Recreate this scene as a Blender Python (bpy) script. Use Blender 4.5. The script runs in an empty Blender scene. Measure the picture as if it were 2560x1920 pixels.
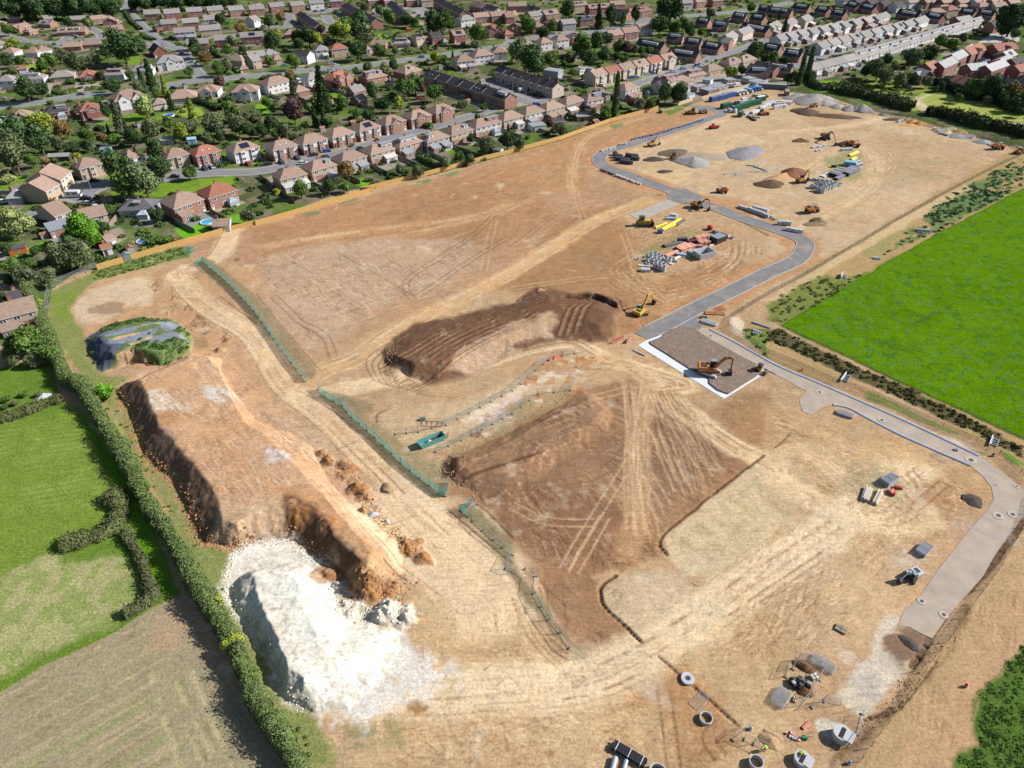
import bpy,bmesh,math,random
import numpy as np
from mathutils import Vector,Matrix
sc=bpy.context.scene
COL=sc.collection
R=math.radians
FPX,PITCH,CAMH=1775.0,37.2,115.0
cam=bpy.data.objects.new("camera",bpy.data.cameras.new("camera"))
COL.objects.link(cam)
cam.location=(0,0,CAMH)
cam.rotation_euler=(R(90-PITCH),0,0)
cam.data.sensor_width=36
cam.data.lens=FPX/2560*36
cam.data.clip_start=1
cam.data.clip_end=20000
sc.camera=cam
SUN_AZ,SUN_EL=8.0,35.0
w=bpy.data.worlds.new("World")
sc.world=w
w.use_nodes=True
nt=w.node_tree
sky=nt.nodes.new("ShaderNodeTexSky")
sky.sky_type='NISHITA'
sky.sun_disc=False
sky.sun_elevation=R(SUN_EL)
sky.sun_rotation=R(90-SUN_AZ)
bg=nt.nodes["Background"]
bg.inputs[1].default_value=0.062
nt.links.new(sky.outputs[0],bg.inputs[0])
sun=bpy.data.objects.new("sun",bpy.data.lights.new("sun",'SUN'))
COL.objects.link(sun)
sun.data.energy=4.6
sun.data.angle=R(0.5)
sun.data.color=(1.0,0.955,0.89)
sd=Vector((math.cos(R(SUN_EL))*math.cos(R(SUN_AZ)),math.cos(R(SUN_EL))*math.sin(R(SUN_AZ)),math.sin(R(SUN_EL))))
sun.rotation_euler=sd.to_track_quat('Z','Y').to_euler()
vs=sc.view_settings
vs.view_transform='Standard'
vs.look='None'
vs.exposure=0.88
vs.gamma=1
vs.use_curve_mapping=False
sc.cycles.max_bounces=4
sc.cycles.diffuse_bounces=2
sc.cycles.glossy_bounces=2
sc.cycles.transparent_max_bounces=12
sc.cycles.caustics_reflective=False
sc.cycles.caustics_refractive=False
_p=R(PITCH)
FW=np.array([0,math.cos(_p),-math.sin(_p)])
UPV=np.array([0,math.sin(_p),math.cos(_p)])
FR={'S':(0,0,1),'W':(0,0,2560/2212),'A':(1560,500,320/2212),'B':(1680,200,320/2212),'C':(1920,300,320/2212),'D':(1500,800,440/2212),'E':(460,1180,640/2212),'F':(2100,1100,460/2212),'G':(1820,1700,420/2212),'H':(1820,1600,400/2212)}
for _c in range(4):
 for _r in range(4):
  FR['%d%d'%(_c,_r)]=(_c*640,_r*480,640/2212)
def src(fr,x,y):
 a=FR[fr]
 return a[0]+x*a[2],a[1]+y*a[2]
def grd(sx,sy,z=0.0):
 d=FW*FPX+np.array([1.,0,0])*(sx-1280)-UPV*(sy-960)
 t=(z-CAMH)/d[2]
 return(float(d[0]*t),float(d[1]*t))
def mpp(sx,sy,z=0.0):
 """metres that one photo pixel spans there"""
 x,y=grd(sx,sy,z)
 return(y*math.cos(_p)+(CAMH-z)*math.sin(_p))/FPX
def Q(s,z=0.0):
 fr='S'
 out=[]
 tk=s.split()
 i=0
 while i<len(tk):
  if tk[i][0]=='@':
   fr=tk[i][1:]
   i+=1
   continue
  out.append(grd(*src(fr,float(tk[i]),float(tk[i+1])),z))
  i+=2
 return out
KEXP=1.66
def lin(c):
 c=c/255.0
 return c/12.92 if c<=0.04045 else((c+0.055)/1.055)**2.4
def alb(r,g,b,k=None):
 k=k or KEXP
 return(lin(r)/k,lin(g)/k*1.03,lin(b)/k*1.10)
MATS={}
def mat(name,rgb,rough=0.85,metal=0.0,var=0.0,scale=1.0,tint=False,bump=0.0,spec=0.3,mud=None):
 """procedural material: base colour broken up by noise; tint=True multiplies by the object's own colour"""
 if name in MATS:
  return MATS[name]
 m=bpy.data.materials.new(name)
 m.use_nodes=True
 n,l=m.node_tree.nodes,m.node_tree.links
 b=n["Principled BSDF"]
 b.inputs["Roughness"].default_value=rough
 b.inputs["Metallic"].default_value=metal
 b.inputs["Specular IOR Level"].default_value=spec
 rgbn=n.new("ShaderNodeRGB")
 rgbn.outputs[0].default_value=(*rgb,1)
 out=rgbn.outputs[0]
 if tint:
  oi=n.new("ShaderNodeObjectInfo")
  mx=n.new("ShaderNodeMix");mx.data_type='RGBA';mx.blend_type='MULTIPLY'
  mx.inputs[0].default_value=1
  l.new(out,mx.inputs[6]);l.new(oi.outputs["Color"],mx.inputs[7])
  out=mx.outputs[2]
 tc=n.new("ShaderNodeTexCoord")
 if mud:
  mz=n.new("ShaderNodeTexNoise");mz.inputs["Scale"].default_value=mud[1];mz.inputs["Detail"].default_value=7;mz.inputs["Roughness"].default_value=.7
  l.new(tc.outputs["Object"],mz.inputs["Vector"])
  mm=n.new("ShaderNodeMapRange");mm.inputs[1].default_value=mud[2];mm.inputs[2].default_value=mud[2]+.22;mm.inputs[4].default_value=mud[3]
  l.new(mz.outputs["Fac"],mm.inputs[0])
  mq=n.new("ShaderNodeMix");mq.data_type='RGBA';l.new(mm.outputs[0],mq.inputs[0]);l.new(out,mq.inputs[6]);mq.inputs[7].default_value=(*mud[0],1)
  out=mq.outputs[2]
 if var>0:
  nz=n.new("ShaderNodeTexNoise")
  nz.inputs["Scale"].default_value=scale
  nz.inputs["Detail"].default_value=5
  nz.inputs["Roughness"].default_value=0.65
  l.new(tc.outputs["Object"],nz.inputs["Vector"])
  mr=n.new("ShaderNodeMapRange")
  mr.inputs[1].default_value=0.3;mr.inputs[2].default_value=0.7
  mr.inputs[3].default_value=1-var;mr.inputs[4].default_value=1+var
  l.new(nz.outputs["Fac"],mr.inputs[0])
  vm=n.new("ShaderNodeVectorMath");vm.operation='SCALE'
  l.new(out,vm.inputs[0]);l.new(mr.outputs[0],vm.inputs["Scale"])
  out=vm.outputs[0]
  if bump>0:
   bp=n.new("ShaderNodeBump")
   bp.inputs["Strength"].default_value=0.6
   bp.inputs["Distance"].default_value=bump
   l.new(nz.outputs["Fac"],bp.inputs["Height"])
   l.new(bp.outputs[0],b.inputs["Normal"])
 l.new(out,b.inputs["Base Color"])
 MATS[name]=m
 return m
def see_through(name,rgb,opacity,metal=0.0):
 """woven mesh or netting: partly open"""
 if name in MATS:
  return MATS[name]
 m=mat(name,rgb,0.7,metal)
 n,l=m.node_tree.nodes,m.node_tree.links
 b=n["Principled BSDF"]
 tr=n.new("ShaderNodeBsdfTransparent")
 mx=n.new("ShaderNodeMixShader")
 mx.inputs[0].default_value=opacity
 l.new(tr.outputs[0],mx.inputs[1]);l.new(b.outputs[0],mx.inputs[2])
 l.new(mx.outputs[0],n["Material Output"].inputs[0])
 return m
class MB:
 def __init__(s):
  s.v=[];s.f=[];s.m=[]
 def quad(s,a,b,c,d,m=0):
  i=len(s.v);s.v+=[a,b,c,d];s.f.append((i,i+1,i+2,i+3));s.m.append(m)
 def tri(s,a,b,c,m=0):
  i=len(s.v);s.v+=[a,b,c];s.f.append((i,i+1,i+2));s.m.append(m)
 def poly(s,pts,m=0):
  i=len(s.v);s.v+=list(pts);s.f.append(tuple(range(i,i+len(pts))));s.m.append(m)
 def box(s,x0,x1,y0,y1,z0,z1,m=0,M=None,tx=0,ty=0):
  """tx, ty: how much the top face shrinks on each side"""
  p=[(x0,y0,z0),(x1,y0,z0),(x1,y1,z0),(x0,y1,z0),(x0+tx,y0+ty,z1),(x1-tx,y0+ty,z1),(x1-tx,y1-ty,z1),(x0+tx,y1-ty,z1)]
  if M is not None:
   p=[tuple(M@Vector(q))for q in p]
  i=len(s.v);s.v+=p
  for f in((0,3,2,1),(4,5,6,7),(0,1,5,4),(1,2,6,5),(2,3,7,6),(3,0,4,7)):
   s.f.append(tuple(i+k for k in f));s.m.append(m)
 def bar(s,a,b,r=0.05,m=0,n=4,r2=None):
  """tapered rod between two points"""
  a=Vector(a);b=Vector(b);d=(b-a)
  if d.length<1e-6:
   return
  q=d.to_track_quat('Z','Y');r2=r if r2 is None else r2
  i=len(s.v)
  for k in range(n):
   t=2*math.pi*(k+.5)/n
   s.v.append(tuple(a+q@Vector((math.cos(t)*r,math.sin(t)*r,0))))
  for k in range(n):
   t=2*math.pi*(k+.5)/n
   s.v.append(tuple(b+q@Vector((math.cos(t)*r2,math.sin(t)*r2,0))))
  for k in range(n):
   j=(k+1)%n
   s.f.append((i+k,i+j,i+n+j,i+n+k));s.m.append(m)
  s.f.append(tuple(i+n+k for k in range(n)));s.m.append(m)
  s.f.append(tuple(i+n-1-k for k in range(n)));s.m.append(m)
 def tube(s,a,b,ro,ri,m=0,n=16,mi=None):
  """open pipe with wall thickness"""
  a=Vector(a);b=Vector(b);q=(b-a).to_track_quat('Z','Y');mi=m if mi is None else mi
  i=len(s.v)
  for P,rr in((a,ro),(b,ro),(b,ri),(a,ri)):
   for k in range(n):
    t=2*math.pi*k/n
    s.v.append(tuple(P+q@Vector((math.cos(t)*rr,math.sin(t)*rr,0))))
  for w_ in range(4):
   for k in range(n):
    j=(k+1)%n
    o,p=w_*n,((w_+1)%4)*n
    s.f.append((i+o+k,i+o+j,i+p+j,i+p+k));s.m.append(mi if w_==2 else m)
 def lathe(s,prof,c=(0,0,0),n=14,m=0,jit=0,seed=0):
  rn=random.Random(seed)
  i=len(s.v)
  for(r_,z_)in prof:
   for k in range(n):
    t=2*math.pi*k/n;rr=r_*(1+rn.uniform(-jit,jit))
    s.v.append((c[0]+math.cos(t)*rr,c[1]+math.sin(t)*rr,c[2]+z_))
  for a in range(len(prof)-1):
   for k in range(n):
    j=(k+1)%n
    s.f.append((i+a*n+k,i+a*n+j,i+(a+1)*n+j,i+(a+1)*n+k));s.m.append(m)
  s.f.append(tuple(i+(len(prof)-1)*n+k for k in range(n)));s.m.append(m)
 def prism(s,pts,y0,y1,m=0,M=None):
  """outline in x,z extruded along y"""
  i=len(s.v);n=len(pts)
  P=[(p[0],y0,p[1])for p in pts]+[(p[0],y1,p[1])for p in pts]
  if M is not None:
   P=[tuple(M@Vector(q))for q in P]
  s.v+=P
  s.f.append(tuple(i+k for k in range(n)));s.m.append(m)
  s.f.append(tuple(i+2*n-1-k for k in range(n)));s.m.append(m)
  for k in range(n):
   j=(k+1)%n
   s.f.append((i+k,i+n+k,i+n+j,i+j));s.m.append(m)
 def mesh(s,name,mats):
  me=bpy.data.meshes.new(name)
  me.from_pydata(s.v,[],s.f)
  for mm in mats:
   me.materials.append(mm)
  if len(mats)>1:
   me.polygons.foreach_set("material_index",s.m)
  me.update()
  return me
 def build(s,name,mats,parent=None,loc=None,rot=None,color=None):
  if not isinstance(mats,(list,tuple)):
   mats=[mats]
  return put(name,s.mesh(name,mats),parent,loc,rot,color)
def put(name,me,parent=None,loc=None,rot=None,color=None,scale=None):
 o=bpy.data.objects.new(name,me)
 COL.objects.link(o)
 if parent is not None:
  o.parent=parent
 if loc is not None:
  o.location=loc
 if rot is not None:
  o.rotation_euler=rot if isinstance(rot,(tuple,list))else(0,0,rot)
 if scale is not None:
  o.scale=scale
 if color is not None:
  o.color=(*color,1)
 return o
def tag(o,label=None,cat=None,group=None,kind=None):
 if label:o["label"]=label
 if cat:o["category"]=cat
 if group:o["group"]=group
 if kind:o["kind"]=kind
 return o
def thing(name,label,cat,x,y,z=0,rz=0,group=None):
 o=put(name,None,None,(x,y,z),(0,0,rz))
 o.empty_display_size=0.2
 return tag(o,label,cat,group)
def dup(o,parent=None):
 c=o.copy()
 COL.objects.link(c)
 if parent is not None:
  c.parent=parent
 for ch in list(o.children):
  dup(ch,c)
 return c
ORD="first second third fourth fifth sixth seventh eighth ninth tenth eleventh twelfth thirteenth fourteenth fifteenth sixteenth seventeenth eighteenth nineteenth twentieth".split()
def ordn(i):
 if i<20:return ORD[i]
 t={2:"twenty",3:"thirty",4:"forty",5:"fifty",6:"sixty"}[(i+1)//10]
 r_=(i+1)%10
 return t+("-"+ORD[r_-1]if r_ else "th")
 # ================================================================== GROUND: colours, with shade painted on the stockpile faces, and real heights laid out in metres
rng=np.random.default_rng(7)
def vnoise(shape,cell,seed):
 """smooth value noise, cell in samples (rows, cols)"""
 cy,cx=(cell,cell)if not isinstance(cell,tuple)else cell
 h_,w_=shape
 r_=np.random.default_rng(seed)
 g=r_.random((int(h_/cy)+3,int(w_/cx)+3),dtype=np.float32)
 y=np.arange(h_,dtype=np.float32)/cy;x=np.arange(w_,dtype=np.float32)/cx
 yi=y.astype(int);xi=x.astype(int)
 fy=(y-yi);fx=(x-xi);fy=fy*fy*(3-2*fy);fx=fx*fx*(3-2*fx)
 r0=g[yi];r1=g[yi+1]
 rows=r0+(r1-r0)*fy[:,None]
 a=rows[:,xi];b_=rows[:,xi+1]
 return(a+(b_-a)*fx[None,:])*2-1
def fbm(shape,cell,seed,oct=4):
 o=0;a=1;t=0
 for k in range(oct):
  if cell<1.5:break
  o=o+a*vnoise(shape,cell,seed+k*17);t+=a;a*=0.55;cell/=2.1
 return o/t*1.5
class Raster:
 def __init__(s,x0,x1,y0,y1,res,base):
  s.x0,s.y0,s.res=x0,y0,res
  s.nx=int((x1-x0)/res)+1;s.ny=int((y1-y0)/res)+1
  s.C=np.empty((s.ny,s.nx,3),np.float32);s.C[:]=alb(*base)
  s.H=np.zeros((s.ny,s.nx),np.float32)
  s.G=np.zeros((s.ny,s.nx),np.float32)
  s.I=np.zeros((s.ny,s.nx),np.uint8)
  s.wx=fbm((s.ny,s.nx),6/res,11,5)*1.0+fbm((s.ny,s.nx),1.4/res,12,3)*0.35
  s.wy=fbm((s.ny,s.nx),6/res,13,5)*1.0+fbm((s.ny,s.nx),1.4/res,14,3)*0.35
 def win(s,pts,pad):
  xs=[p[0]for p in pts];ys=[p[1]for p in pts]
  i0=max(0,int((min(xs)-pad-s.x0)/s.res));i1=min(s.nx,int((max(xs)+pad-s.x0)/s.res)+2)
  j0=max(0,int((min(ys)-pad-s.y0)/s.res));j1=min(s.ny,int((max(ys)+pad-s.y0)/s.res)+2)
  if i0>=i1 or j0>=j1:return None
  return slice(j0,j1),slice(i0,i1)
 def xy(s,W,warp):
  j,i=W
  X=(s.x0+s.res*np.arange(i.start,i.stop,dtype=np.float32))[None,:]
  Y=(s.y0+s.res*np.arange(j.start,j.stop,dtype=np.float32))[:,None]
  if warp:
   return X+s.wx[W]*warp,Y+s.wy[W]*warp
  return np.broadcast_to(X,(Y.shape[0],X.shape[1])),np.broadcast_to(Y,(Y.shape[0],X.shape[1]))
 def sdf(s,pts,W,warp=0.0):
  X,Y=s.xy(W,warp)
  d=np.full(X.shape,1e9,np.float32);ins=np.zeros(X.shape,bool)
  n=len(pts)
  for k in range(n):
   ax,ay=pts[k];bx,by=pts[(k+1)%n]
   ex,ey=bx-ax,by-ay
   L=ex*ex+ey*ey+1e-9
   t=np.clip(((X-ax)*ex+(Y-ay)*ey)/L,0,1)
   d=np.minimum(d,(X-ax-t*ex)**2+(Y-ay-t*ey)**2)
   if ay!=by:
    c=((ay>Y)!=(by>Y))&(X<(Y-ay)*ex/(ey if ey else 1e-9)+ax)
    ins^=c
  d=np.sqrt(d)
  return np.where(ins,-d,d)
 def blend(s,W,a,rgb,h=None,g=None):
  c=np.array(alb(*rgb),np.float32)
  s.C[W]+=(c-s.C[W])*a[...,None]
  if h is not None:s.H[W]+=a*h
  if g is not None:s.G[W]+=(g-s.G[W])*a
 def area(s,pts,rgb=None,a=1.0,feather=0.5,warp=0.6,g=None,ident=None,patch=None,h=None):
  W=s.win(pts,feather+2+warp*2)
  if W is None:return
  d=s.sdf(pts,W,warp)
  al=np.clip(0.5-d/max(feather,0.05),0,1)*a
  if patch is not None:
   n_=fbm(d.shape,patch[0]/s.res,patch[1],4)
   al=al*np.clip((n_-patch[2])*4+0.5,0,1)
  if rgb is not None:s.blend(W,al,rgb,h,g)
  if ident is not None:s.I[W]=np.where(d<0,ident,s.I[W])
  return W,al
 def stroke(s,pts,width,rgb,a=0.6,soft=0.3,h=None,warp=0.15,broken=0.0,g=None,h_rim=0.0):
  """one run of tyre, track or trench along a line"""
  for k in range(len(pts)-1):
   ax,ay=pts[k];bx,by=pts[k+1]
   W=s.win([(ax,ay),(bx,by)],width+soft+1)
   if W is None:continue
   X,Y=s.xy(W,warp)
   ex,ey=bx-ax,by-ay;L=ex*ex+ey*ey+1e-9
   t=((X-ax)*ex+(Y-ay)*ey)/L
   tt=np.clip(t,0,1)
   d=np.sqrt((X-ax-tt*ex)**2+(Y-ay-tt*ey)**2)
   al=np.clip((width/2+soft/2-d)/max(soft,.05),0,1)*a
   if k<len(pts)-2:
    al=np.where(t>1,0,al)
   if broken:
    n_=s.wx[W]*1.5+s.wy[W]
    al=al*np.clip(n_*2+1.2-broken*2,0,1)
   s.blend(W,al,rgb,h,g)
   if h_rim:
    rim=np.clip(1-abs(d-width*.75)/(width*.4),0,1)*a*(t>=0)*(t<=1)
    s.H[W]+=rim*h_rim
 def mound(s,base,top,hgt,ztop=None,p=1.0,lumps=0.25,rgb=None,seed=3,feather=1.0,warp=0.7):
  """earth heap between a foot outline and a top outline"""
  W=s.win(base,3)
  db=s.sdf(base,W,warp);dt=s.sdf(top,W,warp)
  ins=db<0
  f=np.where(ins,np.clip(-db/(np.clip(-db,0,None)+np.clip(dt,0.001,None)),0,1),0)
  f=f**p
  n_=fbm(f.shape,2.2/s.res,seed,4)*lumps*np.clip(f*3,0,1)
  s.H[W]=np.maximum(s.H[W],hgt*f+n_*np.where(ins,1,0))
  if rgb is not None:
   al=np.clip(-db/feather,0,1)
   s.blend(W,al,rgb)
  return W,f
def thin(pts,d):
 out=[pts[0]]
 for p in pts[1:]:
  if math.hypot(p[0]-out[-1][0],p[1]-out[-1][1])>d:out.append(p)
 return out
def spl(pts,n=8):
 """smooth line through the points"""
 if len(pts)<3:return list(pts)
 P=[pts[0]]+list(pts)+[pts[-1]]
 out=[]
 for k in range(1,len(P)-2):
  p0,p1,p2,p3=P[k-1],P[k],P[k+1],P[k+2]
  for t in[i/n for i in range(n)]:
   out.append(tuple(0.5*(2*p1[c]+(p2[c]-p0[c])*t+(2*p0[c]-5*p1[c]+4*p2[c]-p3[c])*t*t+(-p0[c]+3*p1[c]-3*p2[c]+p3[c])*t**3)for c in(0,1)))
 out.append(P[-2])
 return out
def offset(pts,d):
 out=[]
 for k in range(len(pts)):
  a=pts[max(0,k-1)];b_=pts[min(len(pts)-1,k+1)]
  ex,ey=b_[0]-a[0],b_[1]-a[1];L=math.hypot(ex,ey)or 1
  dd=d[k]if isinstance(d,(list,tuple))else d
  out.append((pts[k][0]-ey/L*dd,pts[k][1]+ex/L*dd))
 return out
def ribbon(pts,w1,w2=None):
 w2=w1 if w2 is None else w2
 return offset(pts,w1)+offset(pts,-w2)[::-1]
F=Raster(-215,255,38,472,0.2,(206,168,124))
sh=F.H.shape
def A_(s,*a,**k):return F.area(Q(s),*a,**k)
def haul(s,half,rgb,n=10,a=0.9,dark=(170,126,86),light=(236,206,162),depth=0.07,seed=1,fe=1.6):
 """a run-in haul road: pale packed band with many wheel lines along it"""
 rn=random.Random(seed)
 c=spl(Q(s),6)
 F.area(ribbon(c,half),rgb,min(1,a*1.12),fe,1.0)
 for k in range(n):
  o0=rn.uniform(-1,1)*half*1.05;o1=o0+rn.uniform(-.3,.3)*half
  m_=len(c)
  i0=rn.randint(0,m_//3);i1=rn.randint(2*m_//3,m_)
  offs=[o0+(o1-o0)*q/m_ for q in range(m_)]
  ln=offset(c,offs)[i0:i1]
  lt=rn.random()<.5
  F.stroke(ln,rn.uniform(.25,.55),light if lt else dark,rn.uniform(.25,.6),.3,h=-depth if not lt else None,broken=rn.uniform(0,.5))
def track(s,rgb=(226,190,142),a=.6,gauge=2.1,wd=.55,depth=.05,pts=None,broken=0,rim=0.0,n=6):
 """a pair of wheel or crawler marks"""
 c=spl(pts if pts is not None else Q(s),n)
 for sgn in(-1,1):
  F.stroke(offset(c,sgn*gauge/2),wd,rgb,a,.25,h=-depth,broken=broken,h_rim=rim)
def scatter_tracks(poly,n,cols,ang,spread,ln=(6,30),seed=5,a=(.2,.5),curve=.3,depth=.042,gauge=None,wd=(.15,.38)):
 """short runs of machine marks over an area, ang = main heading in degrees"""
 rn=random.Random(seed)
 xs=[p[0]for p in poly];ys=[p[1]for p in poly]
 def inside(x,y):
  c=False
  for k in range(len(poly)):
   ax,ay=poly[k];bx,by=poly[(k+1)%len(poly)]
   if(ay>y)!=(by>y)and x<(y-ay)*(bx-ax)/(by-ay)+ax:c=not c
  return c
 k=0;tries=0;n=int(n*1.9)
 while k<n and tries<n*8:
  tries+=1
  x=rn.uniform(min(xs),max(xs));y=rn.uniform(min(ys),max(ys))
  if not inside(x,y):continue
  an=R(ang+rn.gauss(0,spread));L=rn.uniform(*ln);cv=rn.gauss(0,curve)/10
  pts=[]
  for q in range(max(3,int(L/2.5))):
   pts.append((x,y));x+=math.cos(an)*2.5;y+=math.sin(an)*2.5;an+=cv*2.5*.3
   if not inside(x,y):break
  if len(pts)<2:continue
  col=rn.choice(cols);al=rn.uniform(*a);wd_=rn.uniform(*wd)
  if gauge and rn.random()<.7:
   for sg in(-1,1):F.stroke(offset(pts,sg*gauge/2),wd_,col,al,.1,h=-depth,broken=.15,warp=.05)
  else:
   F.stroke(pts,wd_,col,al,.1,h=-depth,broken=.15,warp=.05)
  k+=1
NW="@01 1500 480 2212 300 @11 0 300 1080 0 @20 0 1320 1260 950 1500 960 700 1320 640 1500 1100 1659 @21 1100 60 0 700 @12 0 0 @11 500 1600 0 900 @01 2212 640 1750 560"
A_(NW,(198,156,116),1,3,2)
A_("@11 0 300 2212 -250 @21 400 200 0 480 @11 1200 400 600 420 0 640",(190,142,98),.75,8,3)
A_("@20 0 1320 800 1060 1500 960 1700 1010 1200 1180 700 1330 600 1500 700 1659 300 1659 0 1500",(196,150,104),.8,4,3)
A_("@11 60 560 1000 400 1900 420 1900 640 1400 880 1000 1050 500 1420 300 1300 60 900",(208,174,138),.8,6,3)
A_("@21 0 700 500 200 900 100 1000 800 1300 1000 900 1100 500 900 0 860 @11 1800 850 2212 640",(178,134,92),.85,6,3)
A_("@21 860 300 1150 380 1050 560 1150 760 1900 620 1900 700 1200 1000 850 850",(184,138,94),.8,4,3)
A_("@20 1300 1150 1900 1000 2212 1000 @30 0 800 200 900 900 1000 1600 1150 2212 1350 2212 1500 1500 1659 @31 700 500 0 880 @21 2212 500 2212 200 1800 150 1500 0 @20 700 1350",(216,184,140),.95,4,3)
A_("@30 1000 1150 1900 1280 2100 1350 1500 1600 1000 1500 900 1300",(196,160,118),.6,10,4)
A_("@30 1100 1400 1500 1350 1500 1600 1080 1600",(176,164,120),.5,8,4,g=.3,patch=(4,4,0))
A_("@30 300 880 700 1000 1000 1150 400 1100 250 1000",(188,150,110),.5,5,3)
TRI="@12 1650 750 1900 550 @22 500 80 1000 -60 1600 200 2160 620 1400 1250 1300 1320 1340 1480 1000 1600 700 1659 @23 780 60 760 200 800 300 1100 570 800 790 640 700 380 350 300 150 @12 2212 1300 1950 1040 1600 960"
A_(TRI,(176,134,96),1,1.5,1)
A_("@22 900 60 1250 0 1560 220 1980 500 1940 600 1760 720 1620 860 1400 1000 1300 1100 1180 1100 1150 900 600 700 200 900 0 1000 @12 1900 900 1700 700",(156,120,94),.9,5,2)
A_("@22 560 100 900 200 1000 400 700 600 300 800 0 900 @12 1700 760 1620 700 2212 400 @22 300 200",(172,132,94),.8,3,2)
A_("@12 1900 950 2212 900 @22 700 900 1000 1100 1000 1500 500 1600 300 1500 0 1300 @12 2000 1060",(154,112,82),.8,5,3)
A_("@22 1900 80 2212 60 2212 600 1700 260",(182,140,98),.9,3,2)
A_("@32 0 200 300 200 400 380 800 480 1500 620 1500 750 700 620 300 560 0 480",(206,164,116),.8,4,3)
A_("@22 1330 1320 2180 620 2212 660 @32 0 560 300 700 500 1000 300 1500 0 1659 @22 2000 1659 1500 1659 1350 1480",(222,194,148),1,1,.4)
A_("@22 1400 1300 2150 700 @32 60 900 0 1200 @22 1700 1640",(190,170,124),.5,3,2,patch=(2.2,8,.2),g=.3)
A_("@32 300 500 1900 640 2212 900 @33 1400 0 1200 300 900 600 400 650 0 500 @23 1500 500 @22 2212 1659 @32 0 1500 400 900",(218,182,136),.9,5,3)
A_("@32 50 600 300 660 480 900 400 1300 100 1400 0 1100",(196,162,118),.5,4,2,patch=(5,9,0))
A_("@32 1300 780 1700 760 1950 980 1700 1250 1500 1300 1250 1150",(192,146,100),.7,4,2)
A_("@23 800 150 880 10 1000 0 1300 -60 1500 -20 1560 250 1130 570 1000 460 820 310",(220,190,148),.95,.8,.3)
A_("@23 800 100 940 20 960 200 900 330",(170,152,104),.6,1.5,1,g=.4,patch=(1.5,10,-.1))
A_("@13 1000 300 2212 100 @23 700 750 1100 650 1500 700 2212 600 @33 400 650 0 1659 @23 0 1659 @13 700 1659",(220,184,136),.95,4,3)
A_("@23 1100 830 1500 780 1800 1100 1900 1500 1500 1659 1350 1300 950 1000",(198,150,102),.85,3,2)
A_("@23 1040 850 1130 830 1300 1080 1250 1130 1000 930",(222,196,160),.8,1,.6)
A_("@33 1000 300 1200 280 1060 480 1000 620 1250 760 830 1250 600 1060 740 830 900 680",(226,208,178),1,1.2,.8)
A_("@33 800 810 1000 900 1000 1050 880 1110 760 960",(206,192,172),.8,1.2,.6)
A_("@33 400 1240 480 1220 620 1270 660 1330 560 1430 440 1350",(230,214,186),1,.5,.5)
A_("@32 1500 1130 1650 1080 1760 1160 1800 1300 1560 1240",(222,204,182),.7,3,2,patch=(3,20,-.3))
A_("@32 1170 1400 1330 1380 1500 1480 1450 1640 1250 1659 1050 1560",(224,204,176),.7,3,2,patch=(3,21,-.3))
A_("@33 430 540 800 600 850 760 700 740 450 600",(230,206,176),.6,2,2,patch=(3,22,0))
A_("@01 600 960 760 840 1000 740 1300 720 1500 640 2212 640 2212 1659 @12 900 1659 @02 2212 1300 1300 300 @01 1200 1500 1640 1360 1640 1180 900 1200 730 1260 700 1130 620 1050",(210,166,122),1,2,1)
A_("@01 620 980 760 860 1050 760 1280 730 1350 850 1300 980 1100 1000 900 1120 760 1140 640 1060",(226,198,158),.9,2,1)
A_("@01 770 1000 960 940 1080 960 1060 1040 900 1060 780 1040",(172,140,108),.8,1,.8)
A_("@01 1650 1260 1740 1250 1800 1330 1700 1370 1650 1330",(178,142,106),.8,1,.8)
A_("@01 0 1600 1150 1400 1700 1350 @11 0 1000 @12 0 0",None)
PLAT="@02 1090 0 1140 -60 @01 1640 1400 1900 1330 2212 1659 @12 400 380 560 560 760 800 900 1080 1300 1320 1560 1560 900 1500 500 1100 280 980 0 1180 @02 2212 1250 1900 1180 1830 950 1650 700 1490 500 1370 380 1290 200 1250 100"
A_(PLAT,(222,175,130),1,1,.8)
A_("@02 1290 180 1420 150 1660 300 1700 340 1540 330 1380 370",(240,218,188),.9,1.2,1)
A_("@02 1780 120 2100 130 2110 180 1950 280 1800 230",(244,228,204),.9,1.5,1,patch=(3,30,-.5))
A_("@12 0 200 500 380 900 800 500 700 100 500",(228,194,156),.7,4,3)
A_("@12 60 640 330 700 300 780 130 820",(242,228,208),.8,1.5,1.2,patch=(2,31,-.2))
A_("@12 100 980 500 1000 1000 1400 1300 1659 900 1659 500 1200",(214,160,110),.8,3,2)
A_("@02 1380 380 1700 350 1800 400 1560 490 1470 480",(210,154,98),.8,2,2)
F.C*=.91
DK=[(146,106,74),(120,84,58),(222,192,152),(160,118,82)]
scatter_tracks(Q(NW),430,DK+[(224,196,160)],38,16,(5,26),21,(.25,.6))
scatter_tracks(Q("@11 60 560 1000 400 1900 420 1900 640 1400 880 1000 1050 500 1420 300 1300 60 900"),330,[(160,122,86),(232,206,172),(140,100,68)],-50,13,(2,8),22,(.3,.7),curve=.15)
scatter_tracks(Q(TRI),420,[(124,88,62),(112,78,56),(206,166,122),(196,152,108)],-52,22,(3,20),23,(.25,.6),gauge=2.0)
scatter_tracks(Q("@30 200 900 1600 1150 2212 1400 1500 1659 @31 600 500 0 850 @20 1500 1500"),330,[(226,198,156),(186,148,106),(170,132,92)],25,25,(8,40),24,(.2,.5),gauge=2.1)
scatter_tracks(Q("@23 1300 300 2212 -300 @32 300 900 1700 800 1500 1300 @33 700 400 0 800 @23 1400 700"),420,[(232,202,160),(188,148,104),(176,134,90)],45,18,(4,22),25,(.2,.5),gauge=2.1)
scatter_tracks(Q("@13 1000 700 2212 500 @23 900 900 1900 1600 300 1659 @13 1200 1659"),330,[(232,200,156),(188,146,100),(170,126,82)],-20,35,(3,14),26,(.2,.5))
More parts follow.
